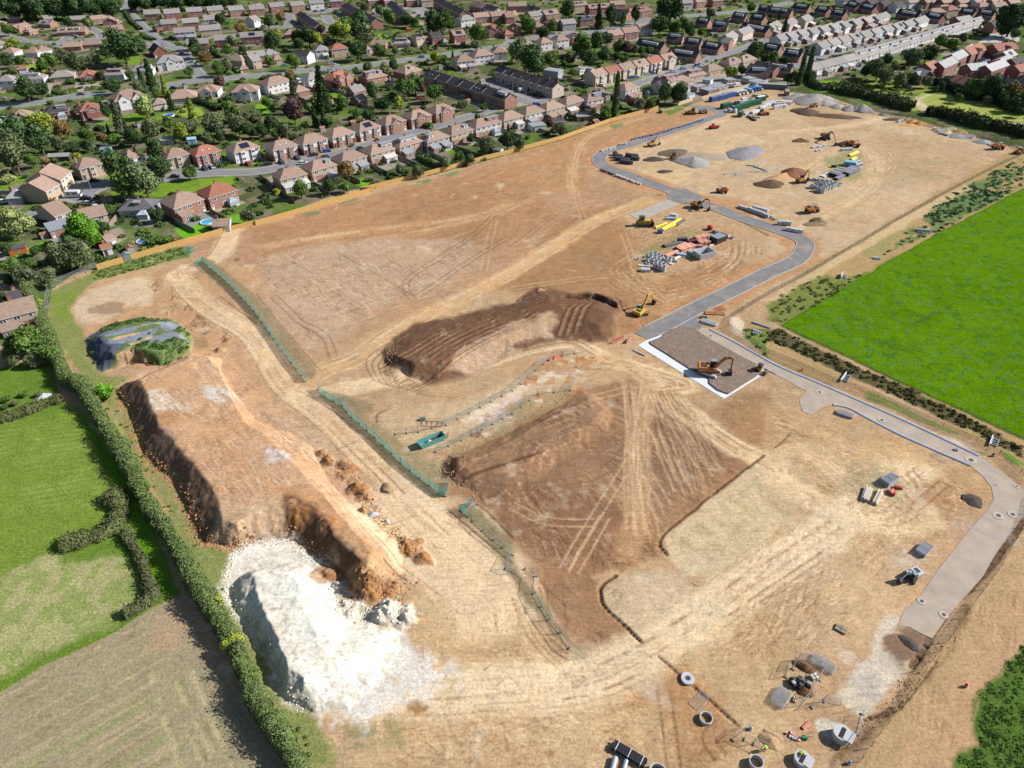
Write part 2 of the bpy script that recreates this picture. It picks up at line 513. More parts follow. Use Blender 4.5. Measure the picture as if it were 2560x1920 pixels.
scatter_tracks(Q("@21 860 300 1900 300 2100 600 1900 900 1200 1100 850 900"),260,[(140,98,64),(214,172,124),(154,110,72)],30,25,(5,22),27,(.3,.6),gauge=2.1)
scatter_tracks(Q(PLAT),300,[(190,144,104),(236,206,168),(166,122,84)],-48,9,(3,22),28,(.25,.55),gauge=2.1,curve=.1)
scatter_tracks(Q("@01 1280 760 1500 640 1800 900 2000 1100 2000 1300 1700 1250 1400 1000"),150,[(140,100,66),(120,84,56),(228,196,150)],-55,18,(3,14),29,(.4,.8),gauge=1.6)
scatter_tracks(Q("@32 0 200 800 500 1500 650 1900 1000 1700 1250 700 1200 100 600"),230,[(232,204,160),(170,126,82),(156,112,72)],150,22,(4,22),30,(.2,.55),gauge=2.1)
haul("@01 2100 100 1900 540 1560 680 1560 760 1800 1000 2180 1240 @12 250 0 560 240 880 540 1200 850 1500 1150 1900 1620 @13 2000 500",3.6,(232,196,150),26,.85,seed=2)
haul("@12 1050 900 1500 1350 @13 2000 100 2150 500",9,(234,202,158),30,.8,seed=3,fe=4)
haul("@21 1200 60 700 260 0 690 @11 1300 1150 900 1420 560 1560 @12 350 60",3.6,(216,174,124),26,.85,seed=4,dark=(166,116,74))
haul("@12 300 60 500 100 @11 1000 1659 @21 -400 1500 100 1360 500 1290 820 1440 1500 1659 @22 1300 80 1900 520 2212 680 @32 200 920 900 1180 @32 1500 1150",3.4,(234,200,152),30,.85,seed=5)
haul("@13 600 1000 1500 1010 @23 0 960 600 900 1100 700 1450 480 2000 100 @32 500 1300 1000 900 @32 1500 560 1700 620",4.4,(238,208,162),36,.9,seed=6,fe=3)
haul("@22 1000 1500 1080 900 1100 400 1180 0 @21 800 1400",2.6,(206,166,120),14,.45,seed=8,fe=2)
haul("@30 0 1150 600 1100 1000 1000 600 880 300 860 150 800",3,(224,192,146),16,.7,seed=9,fe=3)
haul("@20 1200 1659 1700 1350 1900 1200 @30 -200 1150",4,(222,188,140),20,.7,seed=10,fe=3)
haul("@20 1300 1500 1050 1500 1000 1300 1300 1200 1900 1000 @30 100 900",3,(218,182,134),16,.6,seed=11,fe=3)
haul("@30 50 1659 300 1480 560 1300 700 1260 900 1330 950 1450 850 1659 @31 400 250 200 300",2.6,(220,186,138),16,.6,seed=12,fe=3)
haul("@20 540 1659 520 1500 560 1300 700 1150 1200 1000",2.0,(214,172,122),10,.6,seed=13)
haul("@32 0 700 300 560 900 1000 1400 1180",3.0,(222,186,138),14,.5,seed=14,fe=3)
haul("@32 200 240 700 560 1500 640",3.0,(214,172,122),14,.6,seed=15,fe=3)
haul("@11 0 480 900 340 1800 230 @21 0 100",2.5,(206,160,112),16,.6,seed=16,fe=2,dark=(158,108,68))
haul("@11 1000 400 1500 330 2100 190 @21 200 60",1.4,(210,168,122),6,.5,seed=17)
for k in range(800):
 r_=random.Random(k+7000)
 y_=48+330*r_.random()**1.6;x_=r_.uniform(-.55,.62)*(y_+70)
 an=R(r_.choice((40,40,-48,-50,20,-25))+r_.gauss(0,12));L_=r_.uniform(1,5)*(1+y_/200)
 cv=r_.gauss(0,.04)
 p_=[(x_+math.cos(an+cv*q)*L_*q/3,y_+math.sin(an+cv*q)*L_*q/3)for q in range(4)]
 F.stroke(p_,.16+y_/900,r_.choice([(112,82,58),(98,72,52),(130,96,68),(236,206,166)]),r_.uniform(.15,.45),.1,h=-.03,warp=.06,broken=r_.uniform(0,.4))
for s_,cc in(("@20 520 1659 500 1550 510 1440",0),("@21 620 250 580 100 550 0",0),("@11 1970 680 2030 380 2060 250",0),("@11 1820 1070 1900 900 1950 830",0),("@11 1360 930 1300 840 1330 740 1600 560 1900 350 2060 190",1),("@11 1400 900 1900 560 2212 380",1),("@21 360 200 0 480",1),("@11 670 1420 600 1260 500 1180 380 1120 150 900",1),("@22 460 1600 700 1180 1000 700 1040 500",0),("@22 540 1620 800 1150",0),("@22 1200 40 1340 260 1700 800",0),("@22 1300 60 1400 250 1560 420 1760 740",0),("@22 1230 380 1350 700 1440 920",0),("@22 1180 780 1340 1050",0),("@22 1240 400 1530 950",0),("@22 990 0 1020 250 1020 500 1010 900 1040 1250",0),("@22 1150 0 1110 400 1080 900 1110 1300",0),("@22 0 900 700 800 1000 560",1),("@22 0 1010 500 960 900 1110",1),("@22 0 1050 300 1180 700 1200",0),("@21 0 830 600 750 1060 705",0),("@21 1060 550 880 700 1290 960",0),("@22 700 120 1000 40",0),("@20 520 1450 900 1400 1300 1480",0),("@21 960 350 1040 560 1100 720 1290 920",0),("@32 1690 1120 1640 930 1500 830",0),("@23 1400 1659 1350 1300 1300 1000",1),("@22 2060 1659 2212 1500",0),("@32 1280 1060 1520 860",1),("@23 1800 1560 1700 1400 1800 1290",1),("@12 1040 740 1240 960",1)):
 track(s_,(214,178,132)if cc==0 else(142,106,76),.62,depth=.06,wd=.5)
for k in range(14):
 t=k/13
 c=Q("@21 1600 250 1900 330 1960 500 1850 650 1500 800 1200 800 1050 700 1000 560")
 cx=sum(p[0]for p in c)/len(c);cy=sum(p[1]for p in c)/len(c)
 q_=[(cx+(p[0]-cx)*(.92+t*.5),cy+(p[1]-cy)*(.92+t*.5))for p in c]
 q_=[(p[0]+rng.normal()*1.2,p[1]+rng.normal()*1.2)for p in q_][k%3:8-k%2]
 track(None,(220,184,138)if k%2 else(156,114,78),.4,pts=q_,depth=.07,broken=.4)
 c=Q("@30 560 1270 800 1270 900 1400 880 1520 750 1640 500 1700")
 q_=[(p[0]+t*6-2+(p[0]-c[5][0])*t*.2,p[1]+t*2)for p in c]
 q_=[(p[0]+rng.normal()*1.5,p[1]+rng.normal()*1.5)for p in q_]
 track(None,(226,198,154)if k%3 else(176,138,98),.4,pts=q_,depth=.05,broken=.4)
 c=Q("@32 620 900 640 760 850 680 1100 730 1230 850 1200 1000 1000 1120 750 1060")
 cx=sum(p[0]for p in c)/len(c);cy=sum(p[1]for p in c)/len(c)
 q_=[(cx+(p[0]-cx)*(.95+t*.4),cy+(p[1]-cy)*(.95+t*.4))for p in c]
 q_=[(p[0]+rng.normal()*.9,p[1]+rng.normal()*.9)for p in q_][k%4:]
 if k%2:track(None,(226,196,152)if k%4==1 else(166,126,88),.4,pts=q_,depth=.05,broken=.4)
for k in range(9):
 c=Q("@11 1500 1120 1150 1300 960 1450 1000 1600 @12 1050 -20 1250 40 1500 60")
 q_=[(p[0]+k*.9,p[1]-k*.35)for p in c]
 F.stroke(spl(q_,6),.4,(222,186,138)if k%2 else(140,98,64),.6,.25,h=-.08)
for k in range(12):
 c=Q("@12 2212 1400 @23 340 60 400 350 600 560 800 740")
 q_=offset(spl(c,5),[-1.5-k*.55]*99)
 F.stroke(q_,.3,(214,172,124)if k%2 else(140,96,60),.6,.2,h=-.08,broken=.3)
for k in range(26):
 r_=random.Random(k+50)
 c=Q("@22 %d 20 %d 500 %d 900 %d %d"%(980+r_.randint(0,260),1020+r_.randint(0,200),1010+r_.randint(0,160),1000+r_.randint(0,320),1180+r_.randint(0,200)))if k%2 else Q("@22 %d 60 %d 420 %d %d"%(1200+k*8,1300+k*14,1420+k*16,860+r_.randint(-160,100)))
 track(None,(208,170,126)if k%4 else(130,94,66),.4,pts=c,depth=.05,wd=.42,gauge=2.2)
RD1="@20 1790 960 1700 985 1500 1080 1100 1210 850 1290 760 1340 740 1390 800 1440 1000 1510 1150 1570 1400 1659 @21 1500 60 @31 -200 130 0 290 200 370 320 480 290 570 0 700 @21 1900 850 1600 1010 1350 1130 1100 1260"
RD2="@21 1560 1080 1700 1170 2212 1470 @32 250 30 600 120 900 270 1250 460 1550 640 1780 740 1950 850 2060 1000 2050 1110 1950 1230 1830 1420 1640 1659 @33 1300 500"
def flat_strip(s,half):
 c=spl(Q(s),6)
 W=F.win(c,half+3)
 for k in range(len(c)-1):
  seg=[c[k],c[k+1]]
  W=F.win(seg,half+2)
  X,Y=F.xy(W,0)
  ex,ey=seg[1][0]-seg[0][0],seg[1][1]-seg[0][1];L=ex*ex+ey*ey+1e-9
  t=np.clip(((X-seg[0][0])*ex+(Y-seg[0][1])*ey)/L,0,1)
  d=np.sqrt((X-seg[0][0]-t*ex)**2+(Y-seg[0][1]-t*ey)**2)
  al=np.clip((half+1-d)/1.0,0,1)
  F.blend(W,al,(204,142,86))
c_=spl(Q(RD1),6)
F.area(ribbon(c_,6.5,7.5),(196,144,98),.7,2.2,1.4)
F.area(ribbon(spl(Q(RD2),6),6.5,6.5),(196,158,116),.7,2,1)
for s_,wd,dp in(("@22 2170 620 1980 760 1700 980 1300 1325 1340 1480",.8,.55),("@23 900 0 790 80 765 160 800 280 1000 460 1120 570",.8,.6),("@23 1270 700 1450 860 1700 1070 1950 1300",.7,.4),("@32 190 430 60 550",.5,.4),("@11 0 880 250 1200 560 1540",.4,.2),("@12 440 90 700 260 1000 500 1350 760 1530 970",.5,.3),("@12 1650 1080 2212 1560",.5,.3),("@01 2212 1140 1900 900",.4,.3),("@12 1920 1040 2212 1320",.5,.3),("@13 1120 -80 1300 40",.5,.4),("@21 1500 60 1800 170 2212 380",.9,.6),("@11 700 520 1370 900",.35,.25),("@11 300 600 480 700",.3,.2),("@33 1440 740 1130 1130 830 1240",.9,.5),("@32 2212 1180 1850 1659 @33 1560 300 1250 780",1.6,.7),("@12 1040 330 1050 260 1170 210",.5,.4),("@12 1350 300 1440 370 1540 390",1.6,1.2),("@12 1040 330 1060 290 1150 400 1260 460",.3,.2)):
 F.stroke(spl(Q(s_),5),wd*.8,(104,76,54),.8,.3,h=-dp*.55,warp=.2)
A_("@12 1040 290 1200 180 1500 170 1800 130 2212 -40 @21 400 1400 640 1380 860 1500 600 1659 @22 0 120 @12 1700 560 1400 560 1200 440 1080 350",(206,176,132),.9,1,.8)
A_("@12 1700 400 2212 150 @22 200 0 @21 640 1540 @21 500 1470 @12 2212 60 1900 240",(228,204,174),.85,1.2,1,patch=(3,40,-.4))
A_("@12 1880 300 2212 130 @22 100 60 @12 2212 330 1850 440 1800 400",(222,200,178),.8,1,.8,patch=(2,41,-.2))
A_("@21 640 1430 900 1500 500 1659 100 1659 100 1560 400 1420",(186,132,86),.7,1,1,patch=(2.5,42,-.1))
A_("@12 1350 560 1500 640 1650 760 1660 830 1500 960 1200 720 900 420 980 380 1200 460",(158,146,96),.75,2,1.2,g=.6,patch=(2.5,43,-.4))
A_("@12 1700 480 2212 160 @22 500 40 560 100 300 240 @12 1900 560 1700 640",(162,146,100),.6,1.2,1,g=.5,patch=(2.5,44,-.3))
for k in range(26):
 rn=random.Random(100+k)
 a=Q("@12 1700 470 @21 700 1450");t=rn.random()
 x=a[0][0]+(a[1][0]-a[0][0])*t+rn.uniform(-5,5);y=a[0][1]+(a[1][1]-a[0][1])*t+rn.uniform(-5,5)
 F.area([(x,y),(x+rn.uniform(1,3),y+rn.uniform(0,2)),(x+rn.uniform(1,3),y-rn.uniform(.5,2))],rn.choice([(180,110,62),(110,84,60),(226,206,180)]),.7,.4,.5)
A_("@01 1750 560 1850 590 2212 900 @11 500 1500 540 1540 480 1620 420 1600 @01 2212 1100 1900 820 1700 650",(158,138,102),.9,1,.5,g=.6)
A_("@12 560 60 750 90 900 200 1000 330 1200 460 1500 700 1660 830 1640 960 1520 980 1200 700 800 320 540 110",(166,144,106),.8,1,.6,g=.6)
A_("@12 1780 1080 1880 1060 2212 1350 2212 1620 @23 300 200 400 450 640 700 300 380 60 160 @12 2100 1500",(146,134,92),.85,1,.6,g=.7)
A_("@12 2100 1560 2212 1500 @23 120 150 300 370 60 200 0 60",(152,132,98),.6,1.2,.8,g=.5)
for s_ in("@01 800 680 1500 480 1680 470 1650 560 1300 640 950 740 820 760","@20 1300 960 1500 920 1480 950 1360 1000"):
 A_(s_,(120,134,70),.95,1,.8,g=1)
for s_ in("@10 1350 1590 1500 1540 1520 1560 1400 1610","@10 1620 1510 1740 1470 1760 1500 1660 1530","@11 400 190 560 160 540 190 440 210","@20 840 1090 960 1060 970 1090 880 1110","@11 700 100 870 50 870 70 720 110"):
 A_(s_,(126,140,84),.9,.6,.6,g=1)
A_("@21 1250 420 1500 330 1700 310 1500 420 1200 560 1080 600 1080 540",(150,146,92),.7,2,1.2,g=.5,patch=(3,50,-.3))
A_("@21 1060 580 1180 640 1330 660 1340 720 1200 700 1080 660",(150,146,92),.6,2,1.2,g=.5,patch=(3,51,-.3))
A_("@30 480 1380 640 1300 800 1320 840 1450 760 1560 620 1600 560 1500",(160,156,100),.75,2,1.5,g=.5,patch=(4,52,-.5))
A_("@32 700 700 900 690 1060 740 1200 850 1160 1000 980 1060 860 1050 660 900",(176,158,116),.7,2,1.2,g=.4,patch=(3,53,-.3))
A_("@13 1050 1180 1250 1250 1350 1500 1200 1500 900 1400 850 1659 700 1659 760 1350",(158,148,100),.7,2,1.5,g=.5,patch=(2.2,54,0))
A_("@13 1290 1080 1400 1060 1500 1120 1470 1190 1380 1210 1300 1160",(164,124,74),.85,.8,.6)
A_("@12 640 150 760 100 1000 170 1000 230 900 260 800 180",(134,120,88),.6,1.5,1,g=.5)
SB="@02 1000 60 1120 250 1170 400 1250 590 1400 760 1520 860 1640 1100 1700 1250 1820 1370 2000 1400 2212 1340 @12 180 1330 400 1380 600 1500 760 1640 @13 860 130 960 200 @12 1250 1640 1300 1420 1000 1190 780 1020 600 800 480 560 300 420 0 330 @02 1900 -100 @01 1900 1450 1650 1400 1200 1640 1080 1659"
ST="@02 1200 -40 1275 90 1315 200 1375 370 1505 500 1665 680 1815 870 1890 1000 1925 1180 2050 1200 @12 60 1070 280 1010 450 1080 600 1180 720 1370 960 1560 980 1440 800 1200 600 980 300 680 60 440 -120 300 @02 1900 -120 @01 1800 1420 1640 1440 1300 1570"
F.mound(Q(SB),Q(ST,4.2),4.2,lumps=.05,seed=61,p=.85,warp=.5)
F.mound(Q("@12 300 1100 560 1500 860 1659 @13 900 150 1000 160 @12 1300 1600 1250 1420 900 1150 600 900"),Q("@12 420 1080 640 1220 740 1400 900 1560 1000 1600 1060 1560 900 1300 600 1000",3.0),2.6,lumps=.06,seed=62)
A_("@02 1000 60 1120 250 1170 400 1250 590 1400 760 1520 860 1640 1100 1700 1250 1820 1370 1910 1250 1880 1050 1790 900 1640 700 1480 520 1350 380 1290 200 1240 90 1150 -20",(132,102,80),.85,1.5,1.2)  # stockpile side turned from the sun: shade painted into the soil colour
A_("@12 260 1060 400 1100 560 1170 700 1380 880 1560 1000 1659 760 1640 600 1500 400 1380 280 1300",(118,84,60),.9,1.2,1)  # unlit cliff face: soil colour darkened to deepen its shade
A_("@12 0 1120 240 1060 280 1300 100 1330 @02 2212 1340 2000 1330",(216,178,136),.8,1.5,1.2)
CHR="@E 540 600 700 590 900 600 1060 680 1180 760 1150 850 1260 930 1420 1000 1560 1120 1640 1300 1850 1350 1960 1500 1920 1659 @13 1300 620 1350 700 1250 800 1000 950 800 1120 500 1190 280 1040 230 900 100 700 0 540 @E 600 1440 500 1340 400 1250 360 1100 330 960 345 830 420 700"
A_(CHR,(246,234,208),1,2.8,2.2)
A_("@13 900 500 1250 420 1500 700 1700 1000 1200 1050 700 1300 500 1180 900 900",(240,230,212),.8,4,3,patch=(2.5,63,-.3))
F.mound(Q("@E 430 960 440 1180 560 1300 640 1440 720 1560 790 1659 @13 240 870 290 1030 480 1190 800 1150 1100 900 1250 600 1180 420 850 400 700 200 650 50 @E 1200 920 1050 780 900 790 700 830 560 850"),Q("@E 610 870 620 1000 660 1130 720 1250 780 1380 870 1500 @13 150 450 230 620 310 800 420 900 600 700 520 450 350 200 @E 1000 1050 950 900 800 870",3.4),3.4,lumps=.12,seed=64,p=.85)
A_(CHR,(240,228,202),.5,1,1,patch=(1.6,640,.1));A_(CHR,(200,184,156),.5,.6,1,patch=(.9,641,.42));A_(CHR,(252,242,218),.8,.6,1,patch=(3,642,.0))
A_("@E 380 1100 460 1250 600 1420 720 1600 800 1659 700 1659 560 1480 400 1260",(226,204,172),.8,1,1)
W_=F.win(Q("@E 360 700 360 1200 1200 600"),1)
for k in range(16):
 F.stroke(spl(offset(spl(Q("@E 400 1000 420 850 560 700 760 660 960 690 1120 780"),4),-k*.42),2),.16,(206,196,178),.7,.15,h=-.07)
A_("@E 1130 820 1250 750 1340 770 1370 850 1280 900 1170 890",(214,180,142),.9,.6,.5)
A_("@E 1300 960 1400 930 1600 1120 1640 1250 1450 1350 1350 1200",(216,190,150),.85,1,1)
F.mound(Q("@01 740 1270 760 1380 800 1480 880 1560 1000 1520 1200 1460 1400 1500 1640 1400 1660 1280 1600 1180 1480 1110 1200 1080 1000 1130 880 1180 800 1220"),Q("@01 870 1280 930 1340 970 1400 1150 1390 1400 1370 1560 1300 1540 1190 1300 1140 1050 1190 900 1240",3.6),3.6,lumps=.12,seed=65)
A_("@01 740 1270 760 1380 800 1480 880 1560 1000 1520 1150 1440 1400 1510 1640 1400 1660 1280 1600 1180 1480 1110 1200 1080 1000 1130 880 1180",(116,134,78),1,.8,.6,g=1)
A_("@01 740 1270 870 1200 930 1310 970 1400 1120 1410 1000 1510 880 1560 800 1490",(104,108,116),1,.4,.3,g=0)
for s_ in("@01 900 1290 1150 1230 1240 1240 1160 1300 960 1340","@01 1240 1190 1400 1150 1440 1200 1300 1240 1240 1230","@01 940 1370 1250 1290 1400 1260 1380 1310 1120 1400 970 1410","@01 1450 1150 1540 1170 1580 1240 1520 1300 1440 1290 1400 1230","@01 1250 1390 1460 1310 1620 1320 1630 1350 1400 1390"):
 A_(s_,(146,150,156),1,.4,.8,g=0)
for s_ in("@01 1000 1350 1240 1290 1230 1310 1010 1380","@01 1150 1400 1350 1330 1360 1345 1170 1420","@01 1200 1240 1380 1190 1390 1210 1210 1255"):
 A_(s_,(214,180,132),.9,.3,.5)
TB="@11 1080 1370 1180 1240 1400 1150 1700 1080 2212 950 @21 200 820 560 860 760 860 950 960 1010 1060 1250 1060 1300 1080 1000 1200 860 1300 700 1300 400 1270 360 1290 0 1400 @11 1800 1600 1560 1659 1300 1600 1120 1480"
A_(TB,(126,94,70),1,2.5,1.4)
F.mound(Q(TB),Q("@11 1220 1400 1420 1300 1800 1160 2212 1050 @21 300 960 560 1010 740 1000 860 1080 760 1140 560 1080 380 1090 0 1220 @11 1900 1320 1620 1460 1370 1500",2.5),2.5,lumps=.1,seed=66)
A_("@11 1660 1560 1760 1420 2212 1180 @21 340 1090 390 1130 360 1250 0 1350 @11 1900 1590",(200,164,128),.95,1.6,1.2)
A_("@21 920 970 1260 1060 1300 1090 1020 1200 860 1290 900 1100",(174,132,92),.8,2,1)
for k in range(16):
 c=Q("@11 1180 1640 1450 1520 1750 1330 2212 1120 @21 200 1010 420 960")
 F.stroke(spl(offset(c,(k-7)*.95),6),.45,(88,64,48)if k%2 else(166,126,92),.8,.2,h=-.3,broken=.25)
for k in range(7):
 c=Q("@21 380 1250 470 1060 520 1020")
 F.stroke([(p[0]+k*1.15,p[1]+k*.15)for p in c],.5,(176,140,104)if k%2 else(90,62,42),.8,.3,h=-.12)
F.mound(Q("@21 430 930 440 900 600 870 720 880 860 950 900 1000 820 1010 700 960 560 950"),Q("@21 500 905 600 890 700 900 800 950 700 935 600 920"),-2.2,lumps=.2,seed=67)
W_,al_=F.area(Q("@21 425 925 440 895 600 868 730 880 880 960 900 1010 780 1000 700 955 560 945"),(84,58,40),.95,.8,.6)
F.H[W_]-=al_*1.8
for k in range(6):
 c=Q("@21 560 880 580 960")
 F.stroke([(p[0]+k*2.6,p[1]-k*.9)for p in c],.5,(132,94,62),.8,.3,h=-.5)
F.mound(Q("@12 1590 690 1610 800 1720 850 1900 960 2212 1000 @22 100 900 500 600 800 430 870 260 760 120 600 50 480 140 300 250 0 400 @12 2000 500 1780 600"),Q("@12 1760 680 1850 760 2212 780 @22 300 520 700 340 790 210 650 130 500 210 100 410 @12 2050 570",1.7),1.7,lumps=.08,seed=68)
A_("@12 1600 680 1660 620 1760 640 1760 760 1700 820 1620 800",(70,50,38),.9,1,.8)
for k in range(18):
 c=Q("@12 1760 780 1900 700 2100 600 @22 0 430 400 260")
 F.stroke(spl(offset(c,-k*.75),4),.4,(204,166,126)if k%3==0 else(150,108,84),.55,.3,h=-.09,broken=.3)
for k in range(14):
 c=Q("@12 1760 870 1900 800")
 F.stroke([(p[0]+k*1.2,p[1]+k*.55)for p in c],.35,(98,70,50),.7,.3,h=-.12)
LUMPS=[("12",560,600,1.6,1.0),("12",640,650,2.4,1.5),("12",790,690,2.6,1.4),("12",740,780,1.8,.9),("12",850,870,2.3,1.6),("12",910,930,2.4,1.5),("12",970,960,2.0,1.1),("12",950,1080,1.7,.8),("12",1150,900,1.8,.8),("12",1310,1380,2.3,1.5),("12",1370,1440,2.4,1.7),("12",1440,1490,2.2,1.5),("12",1260,1340,1.6,.8),("12",1400,1360,1.6,.8),("13",900,60,3.0,2.3),("13",960,130,2.8,2.0),("13",1040,90,2.4,1.8),("13",1120,100,2.2,1.3),("13",1200,80,2.0,1.2),("13",1130,260,3.2,2.4),("13",1290,300,3.0,2.1),("13",830,310,2.2,1.5),("13",710,90,1.7,1.0),("13",1050,320,2.4,1.6),("13",760,250,1.6,.9),("13",870,230,1.6,.8),("01",1980,1270,1.6,1.0),("01",1900,1370,2.0,1.0),("01",1780,1420,1.5,.7),("01",2060,580,1.7,.8),("01",1010,1120,1.4,.9),("E",1240,840,3.6,1.5),("21",1280,20,1.5,.7),("21",240,850,2.0,.9),("12",370,1180,3.0,1.0),("12",620,1300,2.4,1.2)]
for k,(fr,x,y,r_,h_)in enumerate(LUMPS):
 c=grd(*src(fr,x,y),h_*.4)
 for q in range(3):
  rn=random.Random(k*7+q)
  ox,oy=rn.uniform(-.45,.45)*r_,rn.uniform(-.45,.45)*r_
  rr=r_*rn.uniform(.55,.85);hh=h_*rn.uniform(.35,.6)
  ring=[(c[0]+ox+math.cos(t*.628)*rr*rn.uniform(.8,1.2),c[1]+oy+math.sin(t*.628)*rr*rn.uniform(.8,1.2))for t in range(10)]
  W=F.win(ring,1)
  d=F.sdf(ring,W,.6)
  f=np.clip(-d/(rr*.9),0,1)**.8
  n_=fbm(f.shape,1.0/F.res,300+k,3)*.4
  F.H[W]+=hh*f*(.75+n_)
  chalky=fr=="13" and(x,y)in((1130,260),(1290,300),(830,310),(1050,320),(710,90),(760,250),(870,230))
  F.blend(W,np.clip(-d/.5,0,1)*.8,(226,212,186)if chalky else[(176,122,72),(150,110,78),(196,150,104)][(k+q)%3])
roll=fbm(sh,14/F.res,90,3)*.12+fbm(sh,2.6/F.res,91,4)*.05
F.H+=roll
mot=1+fbm(sh,22/F.res,92,5)*.08+fbm(sh,3/F.res,93,4)*.07+fbm(sh,.8/F.res,930,2)*.07
st1=vnoise(sh,(2,22),94)*.06+vnoise(sh,(18,2.2),95)*.04
F.C*=np.clip(mot+st1,.6,1.4)[...,None]
F.C*=np.array([.985,1.012,1.06],np.float32)
hue=fbm(sh,9/F.res,96,4)[...,None]
F.C*=1+hue*np.array([.03,0.0,-.05],np.float32)
pal=np.clip(fbm(sh,5/F.res,97,5)-.55,0,1)[...,None]*.8
F.C+=(np.array(alb(232,212,180),np.float32)-F.C)*np.clip(pal,0,.5)
A_("@01 400 900 560 800 850 680 930 720 760 830 640 920 590 1010 640 1090 720 1150 740 1270 780 1480 880 1580 1100 1600 @02 1000 40 1120 260 1240 590 1500 850 1640 1120 1780 1370 1950 1440 1960 1659 @03 1950 180 2212 640 @13 0 560 280 1060 480 1200 640 1400 760 1659 500 1659 0 1000 @03 1700 200 @02 1500 1200 1000 300 700 -100 @01 400 1200",(140,148,84),.95,1.5,1.2,g=.9)
A_("@01 440 860 700 800 600 1000 640 1150 500 1100 420 1000",(128,150,62),.8,2,1.5,g=1,patch=(3,70,-.1))
A_("@02 880 250 960 280 1060 440 960 480 900 380",(130,190,40),.9,1,.8,g=1)
A_("@02 900 0 1000 60 1250 600 1600 1000 1750 1400 1500 1100 1200 700 900 200",(176,158,112),.6,2,1.5,g=.5,patch=(3,71,0))
A_("@02 1000 60 1250 590 1400 760 1640 1100 1800 1370 1830 1400 1600 1100 1380 790 1200 580 980 100",(206,158,108),.7,1,1.2,patch=(1.4,72,-.1))
ML="@W -120 800 0 795 60 785 115 785 130 860 205 930 300 1085 330 1190 385 1290 340 1310 230 1380 100 1440 0 1500 -120 1560"
A_(ML,(112,138,52),1,.8,.3,g=1,ident=2)
A_("@W -120 960 150 880 230 1000 290 1090 200 1130 130 1190 0 1250 -120 1290",(130,150,62),.8,5,3)
A_("@03 -400 500 0 900 600 600 1050 400 1230 200 1200 0 @02 1000 1500 400 1500 0 1659",(158,164,98),.9,3,2)
A_("@03 -400 500 0 900 600 600 1050 400 1230 200 1200 0 @02 1000 1500 400 1500 0 1659",(186,178,126),.7,2,2,patch=(2.5,73,.05))
A_("@02 640 200 880 600 1000 900 1120 1100 1200 1350 1300 1659 @03 1350 0 1400 150 1560 180 1500 0 @02 1200 900 900 500 800 380 700 220",(104,150,34),.9,1,.5)
for k in range(46):
 rn=random.Random(k+900)
 a=Q("@02 0 420 620 180");b_=Q("@02 0 1480 980 1000")
 t=k/45
 p0=(a[0][0]+(b_[0][0]-a[0][0])*t-40,a[0][1]+(b_[0][1]-a[0][1])*t);p1=(a[1][0]+(b_[1][0]-a[1][0])*t,a[1][1]+(b_[1][1]-a[1][1])*t)
 F.stroke([p0,p1],rn.uniform(.5,1.6),(166,176,96)if k%2 else(104,140,46),rn.uniform(.2,.5),.8,broken=.3)
SF="@W -120 1560 0 1500 100 1440 230 1380 340 1310 385 1290 400 1300 440 1400 610 1660 640 1800 -120 1800"
A_(SF,(170,156,122),1,.8,.4,g=.5,ident=3)
for k in range(70):
 rn=random.Random(k+1900)
 a=Q("@03 0 1040 1350 330");t=k/69*1.0
 d_=(0,-46*t)
 dx,dy=(a[1][0]-a[0][0]),(a[1][1]-a[0][1]);L=math.hypot(dx,dy);nx,ny=dy/L,-dx/L
 o=t*44
 c=[(a[0][0]-dx*.5+nx*o,a[0][1]-dy*.5+ny*o),(a[1][0]+nx*o-dx*.1*t,a[1][1]+ny*o-dy*.1*t)]
 F.stroke([c[0],((c[0][0]+c[1][0])/2,(c[0][1]+c[1][1])/2),c[1]],rn.uniform(.3,.8),rn.choice([(198,178,136),(150,130,96),(138,152,84),(166,146,108)]),rn.uniform(.3,.6),.5,broken=rn.uniform(0,.5))
for s_ in("@03 1300 850 1350 1000 1420 1250 1560 1659","@03 1400 850 1480 1100 1600 1300 1750 1659","@03 1650 800 1850 1300 2000 1659","@03 1500 900 1700 1300 1900 1659"):
 F.stroke(Q(s_),.8,(204,186,140),.7,.8,broken=.2);F.stroke(offset(Q(s_),1.0),.5,(130,140,84),.5,.6,broken=.3)
A_("@03 1400 300 1600 200 1700 500 1500 700 1250 640",(190,160,124),.7,2,1.5)
A_("@21 1870 1110 1900 1090 2000 1100 2020 1180 2110 1300 2212 1420 2212 1500 @31 600 1659 @32 900 0 1400 250 1800 520 2000 560 2212 700 2212 300 1000 -60 @31 0 1240 0 1060 200 800 400 600 700 480 1300 100 1800 -200 2212 -400 2212 0 1000 640 110 1150 @21 2212 1120",(186,156,108),.95,1.5,1.2,g=.2)
A_("@31 0 1110 0 960 300 760 480 700 600 760 740 730 860 680 880 720 500 950 110 1150",(128,136,72),.95,1.2,1,g=1)
A_("@31 0 1190 110 1190 700 1480 1150 1659 @32 1150 0 1900 380 2212 560 2212 640 1850 450 1350 220 850 0 @31 700 1600 300 1400 0 1290 @21 2020 1180",(96,92,60),.95,1,.8,g=1)
A_("@31 960 560 1500 330 2100 0 1800 0 1550 60 1460 160 1340 220 1400 290 1160 330 1200 380 1100 480",(110,132,80),.9,1.5,1.5,g=1,patch=(3,80,-.35))
A_("@31 1330 210 1600 0 2212 -300 2212 -60 2000 60 1500 280",(104,130,78),.9,1.5,1.5,g=1,patch=(3,81,-.2))
A_("@31 800 520 1000 410 1180 360 1000 520 900 560",(162,156,100),.8,1.5,1.5,g=.6)
A_("@31 0 930 300 740 700 500 1200 200 1700 -60 1750 -30 1250 260 750 540 330 790 0 980",(222,194,150),.7,1.2,1)
